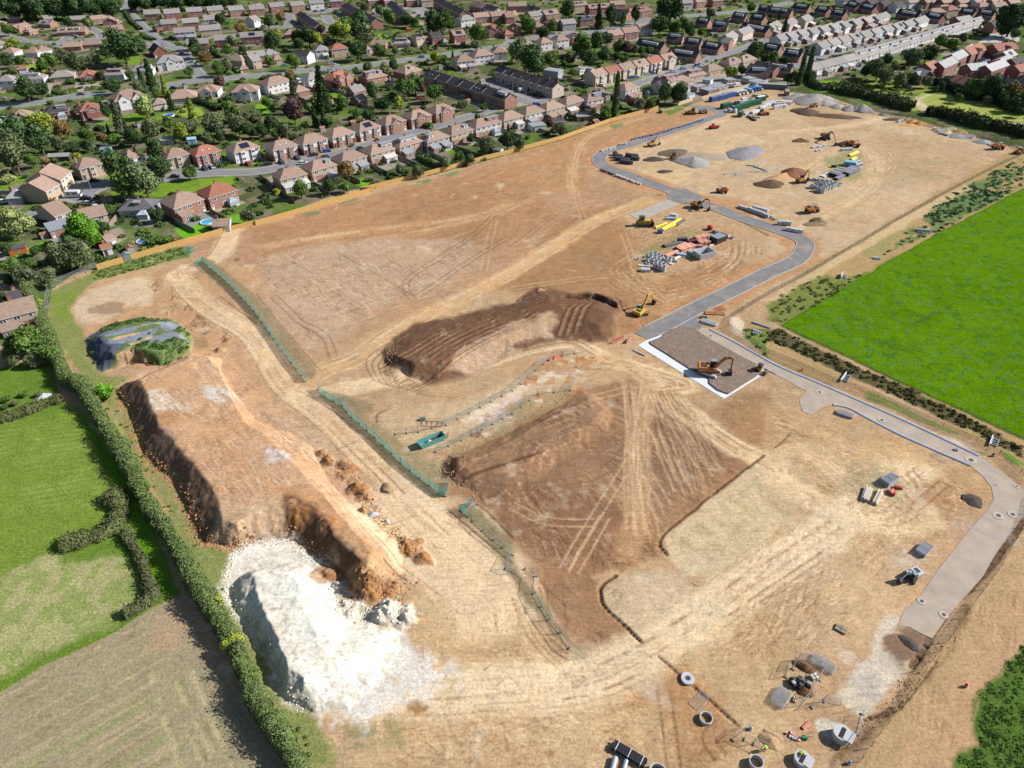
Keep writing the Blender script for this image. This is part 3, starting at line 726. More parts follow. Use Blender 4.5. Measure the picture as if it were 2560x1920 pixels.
A_("@21 2010 1180 2110 1200 2212 1200 2212 1440 2100 1330 2020 1260",(122,140,74),.95,.6,.6,g=1)
A_("@21 1880 1090 1950 1080 2000 1130 2000 1250 1900 1200",(232,214,182),.9,1,.8)
A_("@32 780 50 900 80 1300 270 1650 410 1640 440 1200 280 850 130",(126,142,72),.85,1,1,g=1)
A_("@32 2000 570 2080 590 2212 680 2212 720 2060 660",(120,154,62),.9,.6,.5,g=1)
A_("@33 1960 0 1560 520 1130 1130 745 1659 -60 3000 2600 3000 2600 -200",(200,162,122),1,.6,.4)
A_("@33 2212 540 2150 680 2050 740 2000 860 1830 1000 1780 1200 1800 1350 1840 1480 1600 1600 1600 1700 2600 1900 2600 300",(92,118,50),1,.8,.8,g=1)
A_("@33 1960 0 2212 -200 2212 0 1700 700 1300 1300 1100 1659 745 1659 1130 1130",(184,160,112),.5,2,1.5)
scatter_tracks(Q("@33 1960 100 2212 0 2212 400 1900 900 1700 1500 800 1659"),60,[(216,180,138),(168,130,92)],60,8,(4,20),31,(.2,.4),curve=.05,gauge=1.8)
A_("@33 1620 560 1400 900 1150 1130 830 1320 500 1659 600 1659 880 1400 1250 1050 1500 740 1800 300 1740 260",(112,84,56),.8,1.2,1,patch=(2,82,-.6))
CF="@S 1952 815 2166 688 2325 596 2560 470 2700 392 3100 420 3100 1500 2560 1100 2247 955"
A_(CF,(90,130,12),1,.6,.3,g=.8,ident=1,h=.35)
A_(CF,(100,141,14),.6,3,2,patch=(14,84,0))
A_(CF,(100,142,16),.5,1.2,1,patch=(2.6,841,.15))
A_(CF,(96,130,66),.55,.8,.6,patch=(1.3,85,.36))
A_(CF,(66,106,40),.6,.8,.6,patch=(1.8,86,.5))
for s_ in("@31 1500 620 1650 740","@31 830 1150 1100 1200","@31 1830 1350 1870 1430 2212 1640","@31 1230 1180 1400 1070 1560 1000"):
 F.stroke(Q(s_),.35 if '1230' not in s_ else 1.6,(86,108,40),.7,.4,broken=.1,h=-.1)
for s_,k in((SB,4),(CHR,5),(TB,6)):
 A_(s_,None,ident=k,warp=0)
 # ================================================================== HOUSES (data first: the gardens and drives are laid out from it)
HS=[]
def sec(place,fr,kind,data,opt=""):
 lst=[]
 for it in data.split(';'):
  tk=it.split()
  if not tk:continue
  x0,y0,x1,y1=map(float,tk[:4])
  lst.append(dict(place=place,fr=fr,kind=kind,e=(x0,y0,x1,y1),o=(opt+" "+" ".join(tk[4:])).split()))
 HS.append((place,lst))
def row(place,fr,kind,first,last,n,opt="",alt=None,gap=0.0):
 lst=[]
 for k in range(n):
  t=k/(n-1)if n>1 else 0
  e=tuple(a+(b_-a)*t for a,b_ in zip(first,last))
  o=opt+(" "+alt[k%len(alt)]if alt else "")
  lst.append(dict(place=place,fr=fr,kind=kind,e=e,o=o.split()))
 HS.append((place,lst))
P1="the row backing onto the timber fence"
sec(P1,"01","semi","1010 165 1335 150 rs wg d1 c Ht3 W9;1500 150 1770 60 rb wB x1 W11;1800 60 2060 -20 ro wB c W10")
sec("the row backing onto the timber fence, middle part","10","semi","205 1560 450 1500 rb wP x2;480 1485 705 1420 rb wP d2 c;740 1410 965 1345 rb wP x3;990 1340 1210 1280 rb wP D2 x1;1240 1275 1450 1215 rb wP D1 x1;1480 1230 1680 1175 rb wP d0 x2;1690 1175 1885 1115 rb wP d2 k;1900 1110 2130 1050 rb wR D2 c")
sec("the row backing onto the timber fence, right part","20","semi","-70 1045 105 1000 rb wP x1;120 1000 295 955 rb wR x1;300 960 465 915 rb wP x2;470 910 640 865 rb wB x1;650 880 800 850 rb wR D2 x1;985 790 1110 750 rb ww x2 W9")
sec("the close of bay fronted pairs","00","semi","680 1465 890 1410 rb wY b1 L;1095 1385 1240 1345 rb ww L;1440 1375 1640 1330 rb wY b1 L;1690 1355 1915 1300 ro wB b1 k;2020 1325 2250 1265 rb ww b1 s")
sec("the bay fronted row facing the street","10","semi","145 1305 365 1250 rb wR b1 k;405 1255 625 1195 rb wR b1;660 1195 860 1140 rb wR b1;895 1140 1085 1085 rb wR b1 s;1120 1085 1305 1035 rb wB b1 f1;1340 1035 1525 990 rb wB b1 f1;1555 985 1725 935 rb wB b1 f1")
sec("the head of the close at the left","00","semi","525 1560 620 1478 rb wc Gb W14;395 1659 520 1590 rb wY Gb W12")
sec("the plots beside the big bright green tree","01","bung","470 215 620 160 rb wc Gb W13 Ht4;700 240 930 190 rb wc Gb W9 Ht4;420 350 620 300 rL wB flat W9;40 60 180 50 rL wg W8;920 430 1005 400 rb ww W5 Gb;880 500 965 480 ro ww W4 Gb;1830 300 1985 290 rb ww W6 Gb")
sec("the hedge at the left edge","01","semi","-60 1120 325 1020 rb wP Gb W9 x1;90 960 210 920 rk wB Gb W6 Ht3.4")
P2="the north side of the main road, left part"
sec(P2,"00","semi","-40 705 115 700 rg ww L;150 690 375 680 rg ww D1 Ht2.9;425 672 640 655 rg wY Ht3;680 668 855 650 ro wB Ht2.8 f1;890 650 1070 645 rg ww D1 Ht3;1120 618 1320 608 rg ww D2 Ht3;1350 548 1590 522 rg ww f1 W11")
sec("the gardens above the main road","00","bung","130 602 235 592 ro ww W6 Ht2.6;1325 462 1455 445 rk wW gf W13 Ht3;1140 372 1225 365 ro wB Ht2.8")
P3="the south side of the main road"
sec(P3,"00","semi","-60 1060 30 1040 rg ww;90 1020 270 1000 rb wc f1 Ht3.2;380 985 590 960 rk wr D2 Ht3 c;690 962 880 930 ro wr f1 Ht4.5;985 880 1270 830 rb ww f2 W12 L;1440 860 1700 840 rb wY Ht3 W12;1320 905 1440 890 rb ww Ht2.5 W7;1680 795 1880 792 rb ww f1 Ht3.2 W10;1990 800 2230 788 rb ww f1 L W10")
sec("the south side of the main road, middle part","10","semi","100 745 320 695 rb ww L W10;345 800 470 775 rb wB Ht2.8 W8;450 690 590 660 rg ww L;680 700 850 645 ro wB f2 L W10;960 685 1140 650 rt wB D0 d0 d2 Ht3.6 W11;1290 640 1440 600 rt wB d1 Ht3.4 W11;1190 725 1265 700 rk wY Ht2.8 W7;845 800 950 775 rg wB Ht2.5 W8 Gb;890 875 965 850 rg wB Ht2.5 W7 Gb")
sec("the corner plots by the dark terrace","10","semi","1735 538 1900 520 rb wc x2 W10;1890 490 2060 470 rb ww W10;2045 455 2175 450 rb ww W10")
P4="the left end bungalow estate"
sec(P4,"00","bung","60 168 170 160 rb wB Gb;150 248 270 218 rb wB Gb f1;320 205 430 212 rg wB Gb d1;250 275 330 255 rb wB W6;490 282 735 272 rb wB Gb d0 d1 d2 W10;600 172 740 165 rg wB Gb;790 170 965 150 rb wB Gb;880 192 1015 185 rb wB gf;950 265 1075 252 rb wB Gb W10;-60 240 60 190 rb wB")
sec("the lower street at the far left","00","bung","-20 385 45 378 rb ww W7;0 458 120 458 rb ww W10;200 458 320 458 rb ww W10;345 445 455 425 rb ww W10;535 408 700 400 rb wB Gb;700 390 865 380 rb wB Gb;870 412 940 408 ro wB W6 Gb")
P5="the brick estate near the top left"
sec(P5,"00","semi","1240 125 1380 118 rg wB Gb;1420 120 1560 108 rg wr Gb;1610 105 1750 95 rg wB Gb;1795 95 1935 82 rg wY Gb;1980 92 2110 80 rg wB Gb;2155 85 2290 75 rg wB Gb;1390 210 1530 200 rg wr Gb;1575 200 1720 190 rg wr Gb;1760 175 1890 165 rg ww Gb;1500 285 1690 272 rg ww Gb x2;1725 265 1910 250 rg wY Gb;1610 385 1805 372 rg wr Gb;1850 350 2040 338 rg wr Gb;2075 325 2280 312 rg wr Gb s;1350 250 1410 240 rk wr W6 Ht2.6 Gb")
sec("the lane below the brick estate","00","semi","1900 512 2090 528 rb wY Ht3.4;2145 495 2300 480 rg wB Gb;2070 600 2150 590 rb wB Ht2.5 W5")
sec("the upper brick estate, centre","10","semi","-10 78 75 62 rg wY Gb;125 62 250 50 rg wr Gb;305 52 425 40 rg wB Gb;465 32 590 22 rg ww Gb;640 15 755 8 rg wr Gb;-20 180 40 165 rg ww Gb;970 10 1080 0 rg wr Gb;1110 10 1200 0 rb wr Gb;1300 8 1400 0 rb wr Gb;1430 8 1530 0 rb wY Gb")
row("the stepped terrace by the garages","10","ter",(345,130,400,165),(450,210,505,240),4,"rk wB Gb W8 Ht5")
row("the black roofed stepped terrace, left","10","ter",(730,60,800,90),(930,160,1000,195),6,"rk wB Gb W9 Ht5")
row("the black roofed stepped terrace, right","10","ter",(1125,40,1180,75),(1215,130,1275,165),4,"rk wB Gb W9 Ht5")
row("the stepped terrace under the top edge","10","ter",(1530,10,1600,40),(1690,90,1760,125),4,"rk wB Gb W9 Ht5")
sec("the top edge, centre right","10","semi","1840 40 1950 70 rb wB Gb;1945 65 2060 100 rk ww Gb;1770 178 1900 162 rg ww;1890 152 2030 140 rb wB Gb;2035 142 2175 130 rb wB Gb;2160 150 2240 145 rb wB Gb")
sec("the north side of the main road, centre","10","semi","80 480 205 460 rg wY;-30 530 50 515 rg wY Gb;150 520 230 510 rb wY Ht3 W6;300 475 440 490 rk ww Gb;510 440 630 430 rg ww x0;650 432 800 415 ro wY;240 300 420 290 rb wB Ht3;985 388 1120 390 rb wB Gb Ht3.5;960 430 1000 425 rb ww Ht2.6 W5;1180 378 1335 372 rg wR D1 Ht3;1385 335 1475 320 rt wc s;1520 325 1615 315 rk wr Gb;1620 365 1665 360 rg wg Ht2.5 W6;1710 310 1815 298 rb wr s Gb;2000 268 2140 258 ro wB f2 W12;2150 300 2230 290 ro wB Ht3")
row("the long dark terrace with rear dormers","10","ter",(1440,650,1540,685),(2040,830,2150,865),7,"rk wB Gb W9 Ht5.2",["k","x1","","x0","k","","D1"])
row("the dark terrace facing the lay-by","20","ter",(-160,610,-85,635),(275,745,350,768),7,"rk wc Gb W9 Ht5.4 b1")
row("the cream bay windowed terrace","20","ter",(725,665,835,635),(1330,525,1430,500),6,"wc Gb W9 Ht5.6 b1",["rb k","ro","rb k","rb d1","ro","rb f1"])
sec("the houses above the compound fence","20","semi","1195 720 1320 745 rk wc Gb f1;1330 715 1450 680 rb wc D1;1435 725 1570 690 rb wY Ht2.6;1530 668 1690 635 rb wY D1 Ht3;1700 618 1835 590 rb wY k Ht3.2;1880 562 2010 530 rb wY d1 Ht3;2000 540 2120 505 rb wY d1 Ht3;2070 570 2260 618 rk wB Gb Ht4")
sec("the yards behind the compound fence","20","bung","690 600 720 590 rL wc flat W7;400 625 450 600 rg wg flat W10 Ht4.5;580 610 650 590 rg ww f1 W6;1520 830 1590 810 rL ww flat W6;1640 690 1720 700 rL ww flat W6;1700 790 1790 770 rL wB flat W7;1780 765 1880 740 rL wY flat W8;1870 700 1950 690 rL wY flat W6;2050 690 2120 675 rL wc flat W6;2110 720 2200 700 rL ww flat W6;1460 660 1520 640 rL ww flat W5;560 1010 690 1000 rg wB Ht2.4 W5 Gb;170 1100 305 1085 rL ww flat W6;360 1060 460 1045 rk wB Ht2.3 W5 Gb;1480 780 1550 765 rL ww flat W5;1600 760 1690 740 rL wB flat W5","Ht2.6")
row("the brown pyramid roofed group","20","semi",(115,400,215,385),(525,330,645,315),4,"rb wB W9",["wr","ww","ww",""])
sec("the brown terrace by the main road","20","ter","850 312 970 295 rb wr Gb W9;975 286 1105 270 rb wr Gb W9;1115 252 1235 236 rb ww Gb W9","Ht5")
sec("the top edge, right of centre","20","semi","-30 55 130 50 rb wB Gb;105 78 215 105 rk wY Gb;-20 140 60 128 rb wB Gb;165 142 285 126 rg wY Gb x1;290 130 410 112 rb wB Gb s;180 235 290 228 rt wB;330 208 435 195 rb wB;0 250 85 240 ro wB f1;590 175 715 165 rk wB d0 d2;500 55 660 40 rb wY Gb d0 d1 d2;670 75 860 60 rb wr Gb d0 d1 d2;860 45 990 35 rb wr Gb;860 110 990 130 rk wB Gb;1000 110 1130 100 ro wB;1095 100 1220 85 ro wB d0 d1;1480 30 1570 25 rg ww Gb;440 210 560 200 rg wg Gb;1600 20 1680 10 rb wB Gb;1740 10 1830 2 rb wB Gb")
CH="rk wB Gb chal Ht3 W9"
sec("the white dormered chalet terraces","20","ter","1580 200 1690 215;1725 235 1860 245;1890 155 2010 170;2045 165 2160 185;1965 245 2190 290;1330 340 1470 352;1478 380 1620 398;1628 412 1780 440;1060 390 1285 432;1335 470 1590 510;2120 90 2240 100;2030 640 2230 650",CH)
sec("the grey gabled pairs behind the chalets","20","semi","1800 365 1880 375 rg wB Gb W9;1890 345 1960 305 rg wc Gb W9;2000 300 2095 262 rg wc Gb W9")
sec("the black chalets in the upper right","30","ter","-60 430 80 455;120 480 270 505;-30 600 190 630;-30 105 190 130;200 70 340 90;395 95 500 115;530 125 645 145;655 50 750 75;775 70 900 95;1100 125 1290 155;1340 145 1480 175;1640 115 1770 135;1790 125 1940 145;1965 165 2075 185",CH)
row("the upper staggered row","30","semi",(55,250,130,215),(330,185,395,160),3,"rg wc Gb W9 x1")
row("the second staggered row","30","semi",(115,350,215,318),(960,180,1070,135),10,"rg Gb W9 x1",["wR","wR","ww","ww","wR","wR","ww s","wc","wB","wR"])
row("the third staggered row","30","semi",(470,415,560,388),(1310,205,1400,170),10,"rg Gb W9 x1",["ww","ww","ww","wR s","wR","ww","wR","ww s","ww","ww"])
row("the long grey terrace with chimneys","30","ter",(390,610,500,580),(680,535,790,510),4,"rg ww Gb W9 x1 Ht4.6")
row("the dormered chalet row behind the long gardens","30","ter",(790,510,890,480),(1780,225,1880,195),12,"rg ww Gb chal Ht3 W9",["","","","s","","k","","","s","","",""])
row("the hipped bungalows under the top edge","30","bung",(1000,45,1080,40),(1660,60,1740,50),5,"rb wY W9")
row("the topmost row on the right","30","semi",(1230,25,1320,15),(2100,30,2190,20),7,"rb wB Gb W9",["ww","","wr",""])
row("the second topmost row on the right","30","semi",(660,10,740,0),(1120,60,1200,50),5,"rk wB Gb W9",["ww","","wr",""])
sec("the right end below the top edge","30","semi","1660 190 1780 170 rg wr Gb;1970 60 2080 50 rb wY Gb;1960 230 2070 215 rk wB Gb;1400 110 1550 105 rt wY;1560 90 1660 80 ro wY;1830 60 1940 50 rb wB")
NB="Gb Ht5.4 W9"
sec("the new red brick close","30","semi","1235 630 1330 660 rL wr f1;1415 600 1490 570 ro wr;1530 590 1650 535 rL wr;1640 520 1715 485 rL wr;1705 490 1775 455 rL wr;1770 455 1820 425 rL wr;1750 480 1910 420 ro wr f1 W11;1990 440 2170 420 ro wr f1 W11;1570 690 1700 730 ro wr;1760 610 1930 590 rL wr;1930 620 2095 560 rL wr;2060 560 2140 520 rL wr;2085 500 2160 470 rL wr s;1820 690 1900 720 rk wr;1925 700 2080 740 rk wr;2110 700 2240 740 rk wr;2180 620 2290 600 ro wr;2150 560 2260 540 rk wr",NB)
sec("the top left corner wood edge","00","bung","380 165 460 155 rg wB Gb;1110 60 1180 55 rg wB Gb","Ht3")
DEPTH={'semi':8.6,'bung':8.0,'ter':8.5}
HT={'semi':5.0,'bung':2.7,'ter':5.0}
HL=[]
for place,lst in HS:
 for k,h in enumerate(lst):
  h['n']=k;h['tot']=len(lst)
  o=h['o']
  W=DEPTH[h['kind']];H=HT[h['kind']]
  for t_ in o:
   if t_[0]=='W' and t_[1:].isdigit():W=float(t_[1:])
   if t_.startswith('Ht'):H=float(t_[2:])
  h['W'],h['H']=W,H
  a=grd(*src(h['fr'],h['e'][0],h['e'][1]),H);b_=grd(*src(h['fr'],h['e'][2],h['e'][3]),H)
  L=math.hypot(b_[0]-a[0],b_[1]-a[1]);an=math.atan2(b_[1]-a[1],b_[0]-a[0])
  L=min(L,26.0)
  ov=0.35
  mx,my=(a[0]+b_[0])/2,(a[1]+b_[1])/2
  h['L']=max(3.0,L-2*ov);h['a']=an
  h['x']=mx-math.sin(an)*(W/2+ov);h['y']=my+math.cos(an)*(W/2+ov)
  HL.append(h)
print("houses",len(HL),"mean L",sum(h['L']for h in HL)/len(HL))
# ================================================================== TOWN GROUND
RD1="@20 1560 928 1700 935 1790 955 1800 995 1700 1025 1500 1095 1100 1225 850 1300 770 1340 750 1390 800 1440 1000 1510 1150 1570 1400 1659 @21 1500 55 1750 135 2012 235 @31 0 300 200 370 310 430 315 490 240 590 0 700 @21 1900 855 1600 1000 1350 1130 1200 1200"
RD2P="@D 1060 60 1350 110 2212 570 @32 440 0 1130 300 1820 625 1870 650 2050 780 2190 900 2260 1020 2212 1130 2130 1250 1960 1480 1860 1659 @33 1640 250 1530 380 1420 540 1330 500 1220 440 1120 430 1180 300 1310 180 1430 0 @32 1700 1310 1900 1085 1950 1000 1930 890 1850 790 1750 705 1200 470 900 320 700 210 560 175 450 210 370 265 300 240 270 140 330 60 @D 2212 690 1350 235 1180 120 1050 90"
TAR="@21 1050 1218 1300 1085 1600 920 1710 1000 1610 1060 1600 1110 1650 1150 1620 1190 1400 1160 1290 1235 1180 1275"
MEM="@D 475 320 600 245 765 178 830 250 2060 600 2100 655 1560 992"
GRV="@D 620 280 760 225 870 130 1050 92 1180 112 1350 232 1800 480 2050 620 1960 715 1750 845 1610 935 1480 890 1370 800 1370 745 1240 690 1100 600 850 440 640 310"
PAD="@21 1020 195 1350 65 1455 100 1160 225 1060 228"
JCT="@21 1330 0 1500 -30 1660 50 1580 110 1470 98 1350 65"
def level(poly,warp=0,pad=1.2,z=-.05):
 W=F.win(poly,pad+1)
 d=F.sdf(poly,W,warp)
 al=np.clip((pad-d)/pad,0,1)
 F.H[W]=F.H[W]*(1-al)+z*al
c_=spl(Q(RD1),6)
for k in range(0,len(c_)-4,4):
 level(ribbon(c_[k:k+6],3.6))
for s_ in(RD2P,TAR,MEM,GRV,PAD,JCT):level(Q(s_))
F.area(Q("@33 1100 440 1180 410 1330 480 1420 560 1300 690 1220 780 1100 700 1030 620 1060 500"),(142,116,94),.95,1.0,1.6)
T=Raster(-640,640,180,900,0.5,(92,102,64))
def B_(s,*a,**k):return T.area(Q(s),*a,**k)
T.G[:]=.8
T.C+=(np.array(alb(138,128,104),np.float32)-T.C)*np.clip(fbm(T.H.shape,8/.5,200,5)*2.5,0,1)[...,None]
T.C+=(np.array(alb(104,132,54),np.float32)-T.C)*np.clip(fbm(T.H.shape,11/.5,201,4)*3-.4,0,1)[...,None]*.8
TOWNROADS=[(4.0,4.5,"@00 -200 960 0 925 350 880 700 825 1000 800 1300 765 1600 710 1800 685 2212 655 @10 0 650 350 615 700 590 900 572 1200 530 1400 508 1700 465 2212 385 @20 0 365 300 310 600 285 800 255 1080 200 1300 165 1600 130 1900 105 2212 60 @30 200 20"),(2.8,.6,"@00 640 1600 1000 1580 1500 1530 1800 1495 2212 1480 @10 0 1475 300 1420 650 1335 900 1270 1150 1190 1400 1130 1600 1080 1750 1030 2000 960 @20 0 870 140 885 230 890 330 850"),(2.8,.6,"@20 -180 700 -60 800 60 850 140 885"),(2.8,.6,"@00 1000 1580 800 1640 @01 700 60 600 -20"),(2.8,.8,"@20 1000 760 1150 700 1350 640 1500 590 1640 545 1760 490 1900 450 2100 380 2212 345 @30 0 335"),(2.8,.8,"@30 -20 620 150 570 330 540 520 470 800 400 1000 340 1300 255 1500 210 1640 190"),(2.8,1.0,"@00 1050 -20 1090 80 1200 200 1320 310 1440 390 1560 430 1640 540 1700 620 1760 680"),(2.6,1.0,"@00 -100 280 0 295 200 345 450 370 560 350"),(2.6,.6,"@00 560 350 700 230 850 280 880 330 760 345"),(2.8,1.0,"@00 1440 390 1300 400 1230 370"),(2.6,.6,"@10 -100 230 60 215 260 240 290 140 180 110 0 120"),(2.8,.6,"@10 430 110 560 110 700 70 900 60 1100 55 1320 40 1500 60"),(2.4,.6,"@10 600 130 660 200 760 210"),(2.6,.6,"@20 1160 175 1100 150 1000 170"),(2.6,.6,"@30 430 470 300 560 200 580"),(2.6,.6,"@30 1480 650 1560 600 1720 560 1960 500 2000 480"),(2.2,.6,"@01 -60 560 60 540"),]
for hw,vg,s_ in TOWNROADS:
 c=spl(thin(Q(s_),4),5)
 T.area(ribbon(c,hw+1.6+vg),(108,132,62),.9,1.2,.4,g=1)
 T.area(ribbon(c,hw+1.6),(170,164,156),1,.5,.1,g=0)
PAVE=[("@00 430 380 800 320 880 330 860 390 500 420",(150,148,146)),("@00 650 720 850 690 870 750 760 790 670 800",(186,172,156)),("@00 400 720 450 720 450 830 405 830",(190,178,160)),("@10 370 120 620 170 640 260 430 240",(166,164,160)),("@10 1000 60 1500 40 1540 150 1300 170 1010 120",(160,158,154)),("@20 -100 760 100 860 250 880 330 830 380 770 200 840 0 740",(150,148,146)),("@20 950 700 1450 560 1560 500 1420 600 1050 760",(176,168,158)),("@20 1400 600 2212 640 2212 720 1500 860 1420 760",(168,160,150)),("@30 1820 370 1930 280 2170 285 2170 360 1950 370",(206,200,190)),("@30 -60 440 480 470 1000 320 1560 190 1600 160 900 290 400 420 0 400",(172,166,158)),("@30 1460 700 1700 540 2000 480 1950 560 1640 620 1500 730",(176,166,156)),("@30 0 700 360 640 500 640 300 700 100 760",(150,150,120)),("@30 1250 850 1330 800 1500 815 1900 870 2212 950 2212 1060 1900 1040 1620 960 1400 940 1250 960",(168,176,92)),("@30 560 700 900 680 1300 700 1400 780 1250 820 1150 870 900 800 600 760",(140,150,80)),("@00 0 1520 300 1530 220 1659 0 1659",(122,150,58)),("@00 800 980 1000 970 1400 950 1450 1020 1250 1060 1000 1070 830 1090",(118,150,54)),("@00 1090 470 1220 460 1210 550 1100 555",(120,152,56)),("@00 1540 920 1700 900 1770 990 1660 1020 1520 1000",(152,172,70)),("@00 1380 1590 2000 1515 2050 1540 2000 1600 1800 1659 1370 1659",(128,158,54)),("@01 950 0 1500 0 1400 50 1280 60 960 20",(122,154,54)),("@01 1500 320 1720 250 1840 360 1610 430",(120,186,40)),("@01 1960 210 2212 160 2212 260 2000 300",(124,176,52)),("@01 90 550 370 430 390 490 120 570",(124,176,50)),("@01 1000 240 1110 400 940 470 900 400",(168,152,132)),("@10 900 1530 1100 1620 1000 1640 870 1600",(120,170,50)),("@10 0 900 110 900 110 980 0 980",(134,176,54)),("@10 640 800 800 790 800 860 650 870",(124,160,56)),("@10 1040 280 1160 320 1180 360 1080 350",(132,172,58)),("@20 480 790 590 770 570 800 480 830",(140,176,60)),("@20 1460 900 1520 940 1330 970 1300 950",(140,156,84)),("@30 300 700 620 700 560 740 420 760",(140,184,56)),("@00 60 470 230 540 350 560 340 620 240 620",(150,168,70)),("@01 -60 800 180 790 260 860 120 900 -60 930",(176,150,130)),("@01 -100 1480 400 1500 560 1659 -100 1700",(120,160,54)),("@20 1640 960 2212 760 @30 60 800 0 900 @20 1800 980 1700 1000",(214,188,148))]
for s_,c in PAVE:B_(s_,c,1,.8,.5,g=1 if c[1]>c[0]else 0)
B_("@30 1290 830 1310 870 1400 940 1330 960 1270 900",(212,198,160),.9,.8,.5)
T.stroke(spl(Q("@30 1400 820 1320 850 1310 900 1380 950 1640 1010 2000 1060 2300 1070"),5),2.2,(206,194,158),.9,.5)
for i_,h in enumerate(HL):
 rn=random.Random(i_*3+1)
 ca,sa=math.cos(h['a']),math.sin(h['a'])
 def loc(u,v):return(h['x']+ca*u-sa*v,h['y']+sa*u+ca*v)
 hl=h['L']/2+1.5;hw=h['W']/2
 front_is_garden="timber fence" in h['place']or "south side" in h['place']
 drive=rn.choice([(176,160,146),(160,156,152),(188,168,150),(150,132,122)])
 gr=rn.choice([(112,152,54),(104,130,58),(126,144,70),(90,108,56),(92,112,58)])
 if h['kind']!='bung' or h['W']>7:
  n_=2 if h['L']>11 else 1
  for q in range(n_):
   u0=-hl+q*hl*2/n_;u1=u0+hl*2/n_
   for sgn,dp in((-1,9 if front_is_garden else 6),(1,11)):
    paved=rn.random()<(.35 if(sgn>0 or front_is_garden)else.75)
    a_,b2=(hw*sgn,(hw+3.0)*sgn)
    T.area([loc(u0+.3,a_),loc(u1-.3,a_),loc(u1-.3,b2),loc(u0+.3,b2)],drive,.85,.4,.2,g=0)
    T.area([loc(u0+.3,b2),loc(u1-.3,b2),loc(u1-.3,(hw+dp)*sgn),loc(u0+.3,(hw+dp)*sgn)],drive if paved else gr,.85,.4,.3,g=0 if paved else 1)
for hw,vg,s_ in TOWNROADS:
 c=spl(thin(Q(s_),4),5)
 T.area(ribbon(c,hw+1.7),(172,166,158),1,.5,.1,g=0)
mot=1+fbm(T.H.shape,6/.5,210,5)*.16+fbm(T.H.shape,2,211,2)*.08
T.C*=np.clip(mot,.5,1.5)[...,None]
# ================================================================== MESH OF THE GROUND
ys=[-400,-150,-20,20,34]
y=40.0
while y<950:
 ys.append(y);sl=math.hypot(y,CAMH)
 y+=max(.2,sl*sl/(CAMH*FPX)*2.5/1.45)
while y<16000:
 ys.append(y);y*=1.25
ys=np.array(ys)
NU=1180
u=np.linspace(-1,1,NU)
hx=.70*np.clip(ys,34,1e9)+78
X=u[None,:]*hx[:,None]
ex=np.array([1.3,2,4,12,60]);
X=np.hstack([-(hx[:,None]*ex[None,::-1]),X,hx[:,None]*ex[None,:]])
Y=np.repeat(ys[:,None],X.shape[1],1)
ny_,nx_=X.shape
print("ground",ny_,nx_)
def samp(Rr,A,X,Y,fill):
 fx=(X-Rr.x0)/Rr.res;fy=(Y-Rr.y0)/Rr.res
 ok=(fx>=0)&(fy>=0)&(fx<Rr.nx-1.01)&(fy<Rr.ny-1.01)
 fx=np.clip(fx,0,Rr.nx-1.01);fy=np.clip(fy,0,Rr.ny-1.01)
 xi=fx.astype(int);yi=fy.astype(int);tx=fx-xi;ty=fy-yi
 if A.ndim==3:tx=tx[...,None];ty=ty[...,None]
 v=A[yi,xi]*(1-tx)*(1-ty)+A[yi,xi+1]*tx*(1-ty)+A[yi+1,xi]*(1-tx)*ty+A[yi+1,xi+1]*tx*ty
 return np.where(ok[...,None]if A.ndim==3 else ok,v,fill)
SITE=Q("@W -300 1900 -300 800 -60 750 60 745 100 700 112 625 160 592 213 580 @01 1550 460 2212 275 @10 750 1659 1500 1520 @20 0 1330 420 1215 840 1065 1260 945 1500 925 1640 868 1900 775 2212 712 @30 110 780 250 800 500 830 800 930 1000 985 1250 1020 1500 1100 1750 1180 2212 1290 2800 1400 @S 3200 480 3200 1900 2600 2100")
def inpoly(poly,X,Y):
 ins=np.zeros(X.shape,bool)
 for k in range(len(poly)):
  ax,ay=poly[k];bx,by=poly[(k+1)%len(poly)]
  if ay!=by:ins^=((ay>Y)!=(by>Y))&(X<(Y-ay)*(bx-ax)/(by-ay)+ax)
 return ins
site=inpoly(SITE,X,Y)
base=np.array(alb(110,124,74))
base_s=np.array(alb(150,150,96))
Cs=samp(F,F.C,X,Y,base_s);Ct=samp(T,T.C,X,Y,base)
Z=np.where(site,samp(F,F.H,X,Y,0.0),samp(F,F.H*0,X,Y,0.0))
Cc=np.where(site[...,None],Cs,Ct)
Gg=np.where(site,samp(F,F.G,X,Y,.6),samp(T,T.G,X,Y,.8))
fx=np.clip(((X-F.x0)/F.res+.5).astype(int),0,F.nx-1);fy=np.clip(((Y-F.y0)/F.res+.5).astype(int),0,F.ny-1)
ids=np.where(site&(X>F.x0)&(X<F.x0+F.nx*F.res)&(Y>F.y0)&(Y<F.y0+F.ny*F.res),F.I[fy,fx],0)
def gz(x,y):
 i=(x-F.x0)/F.res;j=(y-F.y0)/F.res
 if i<0 or j<0 or i>F.nx-2 or j>F.ny-2:return 0.0
 if not bool(inpoly(SITE,np.array([x]),np.array([y]))[0]):return 0.0
 return float(F.H[int(j+.5),int(i+.5)])
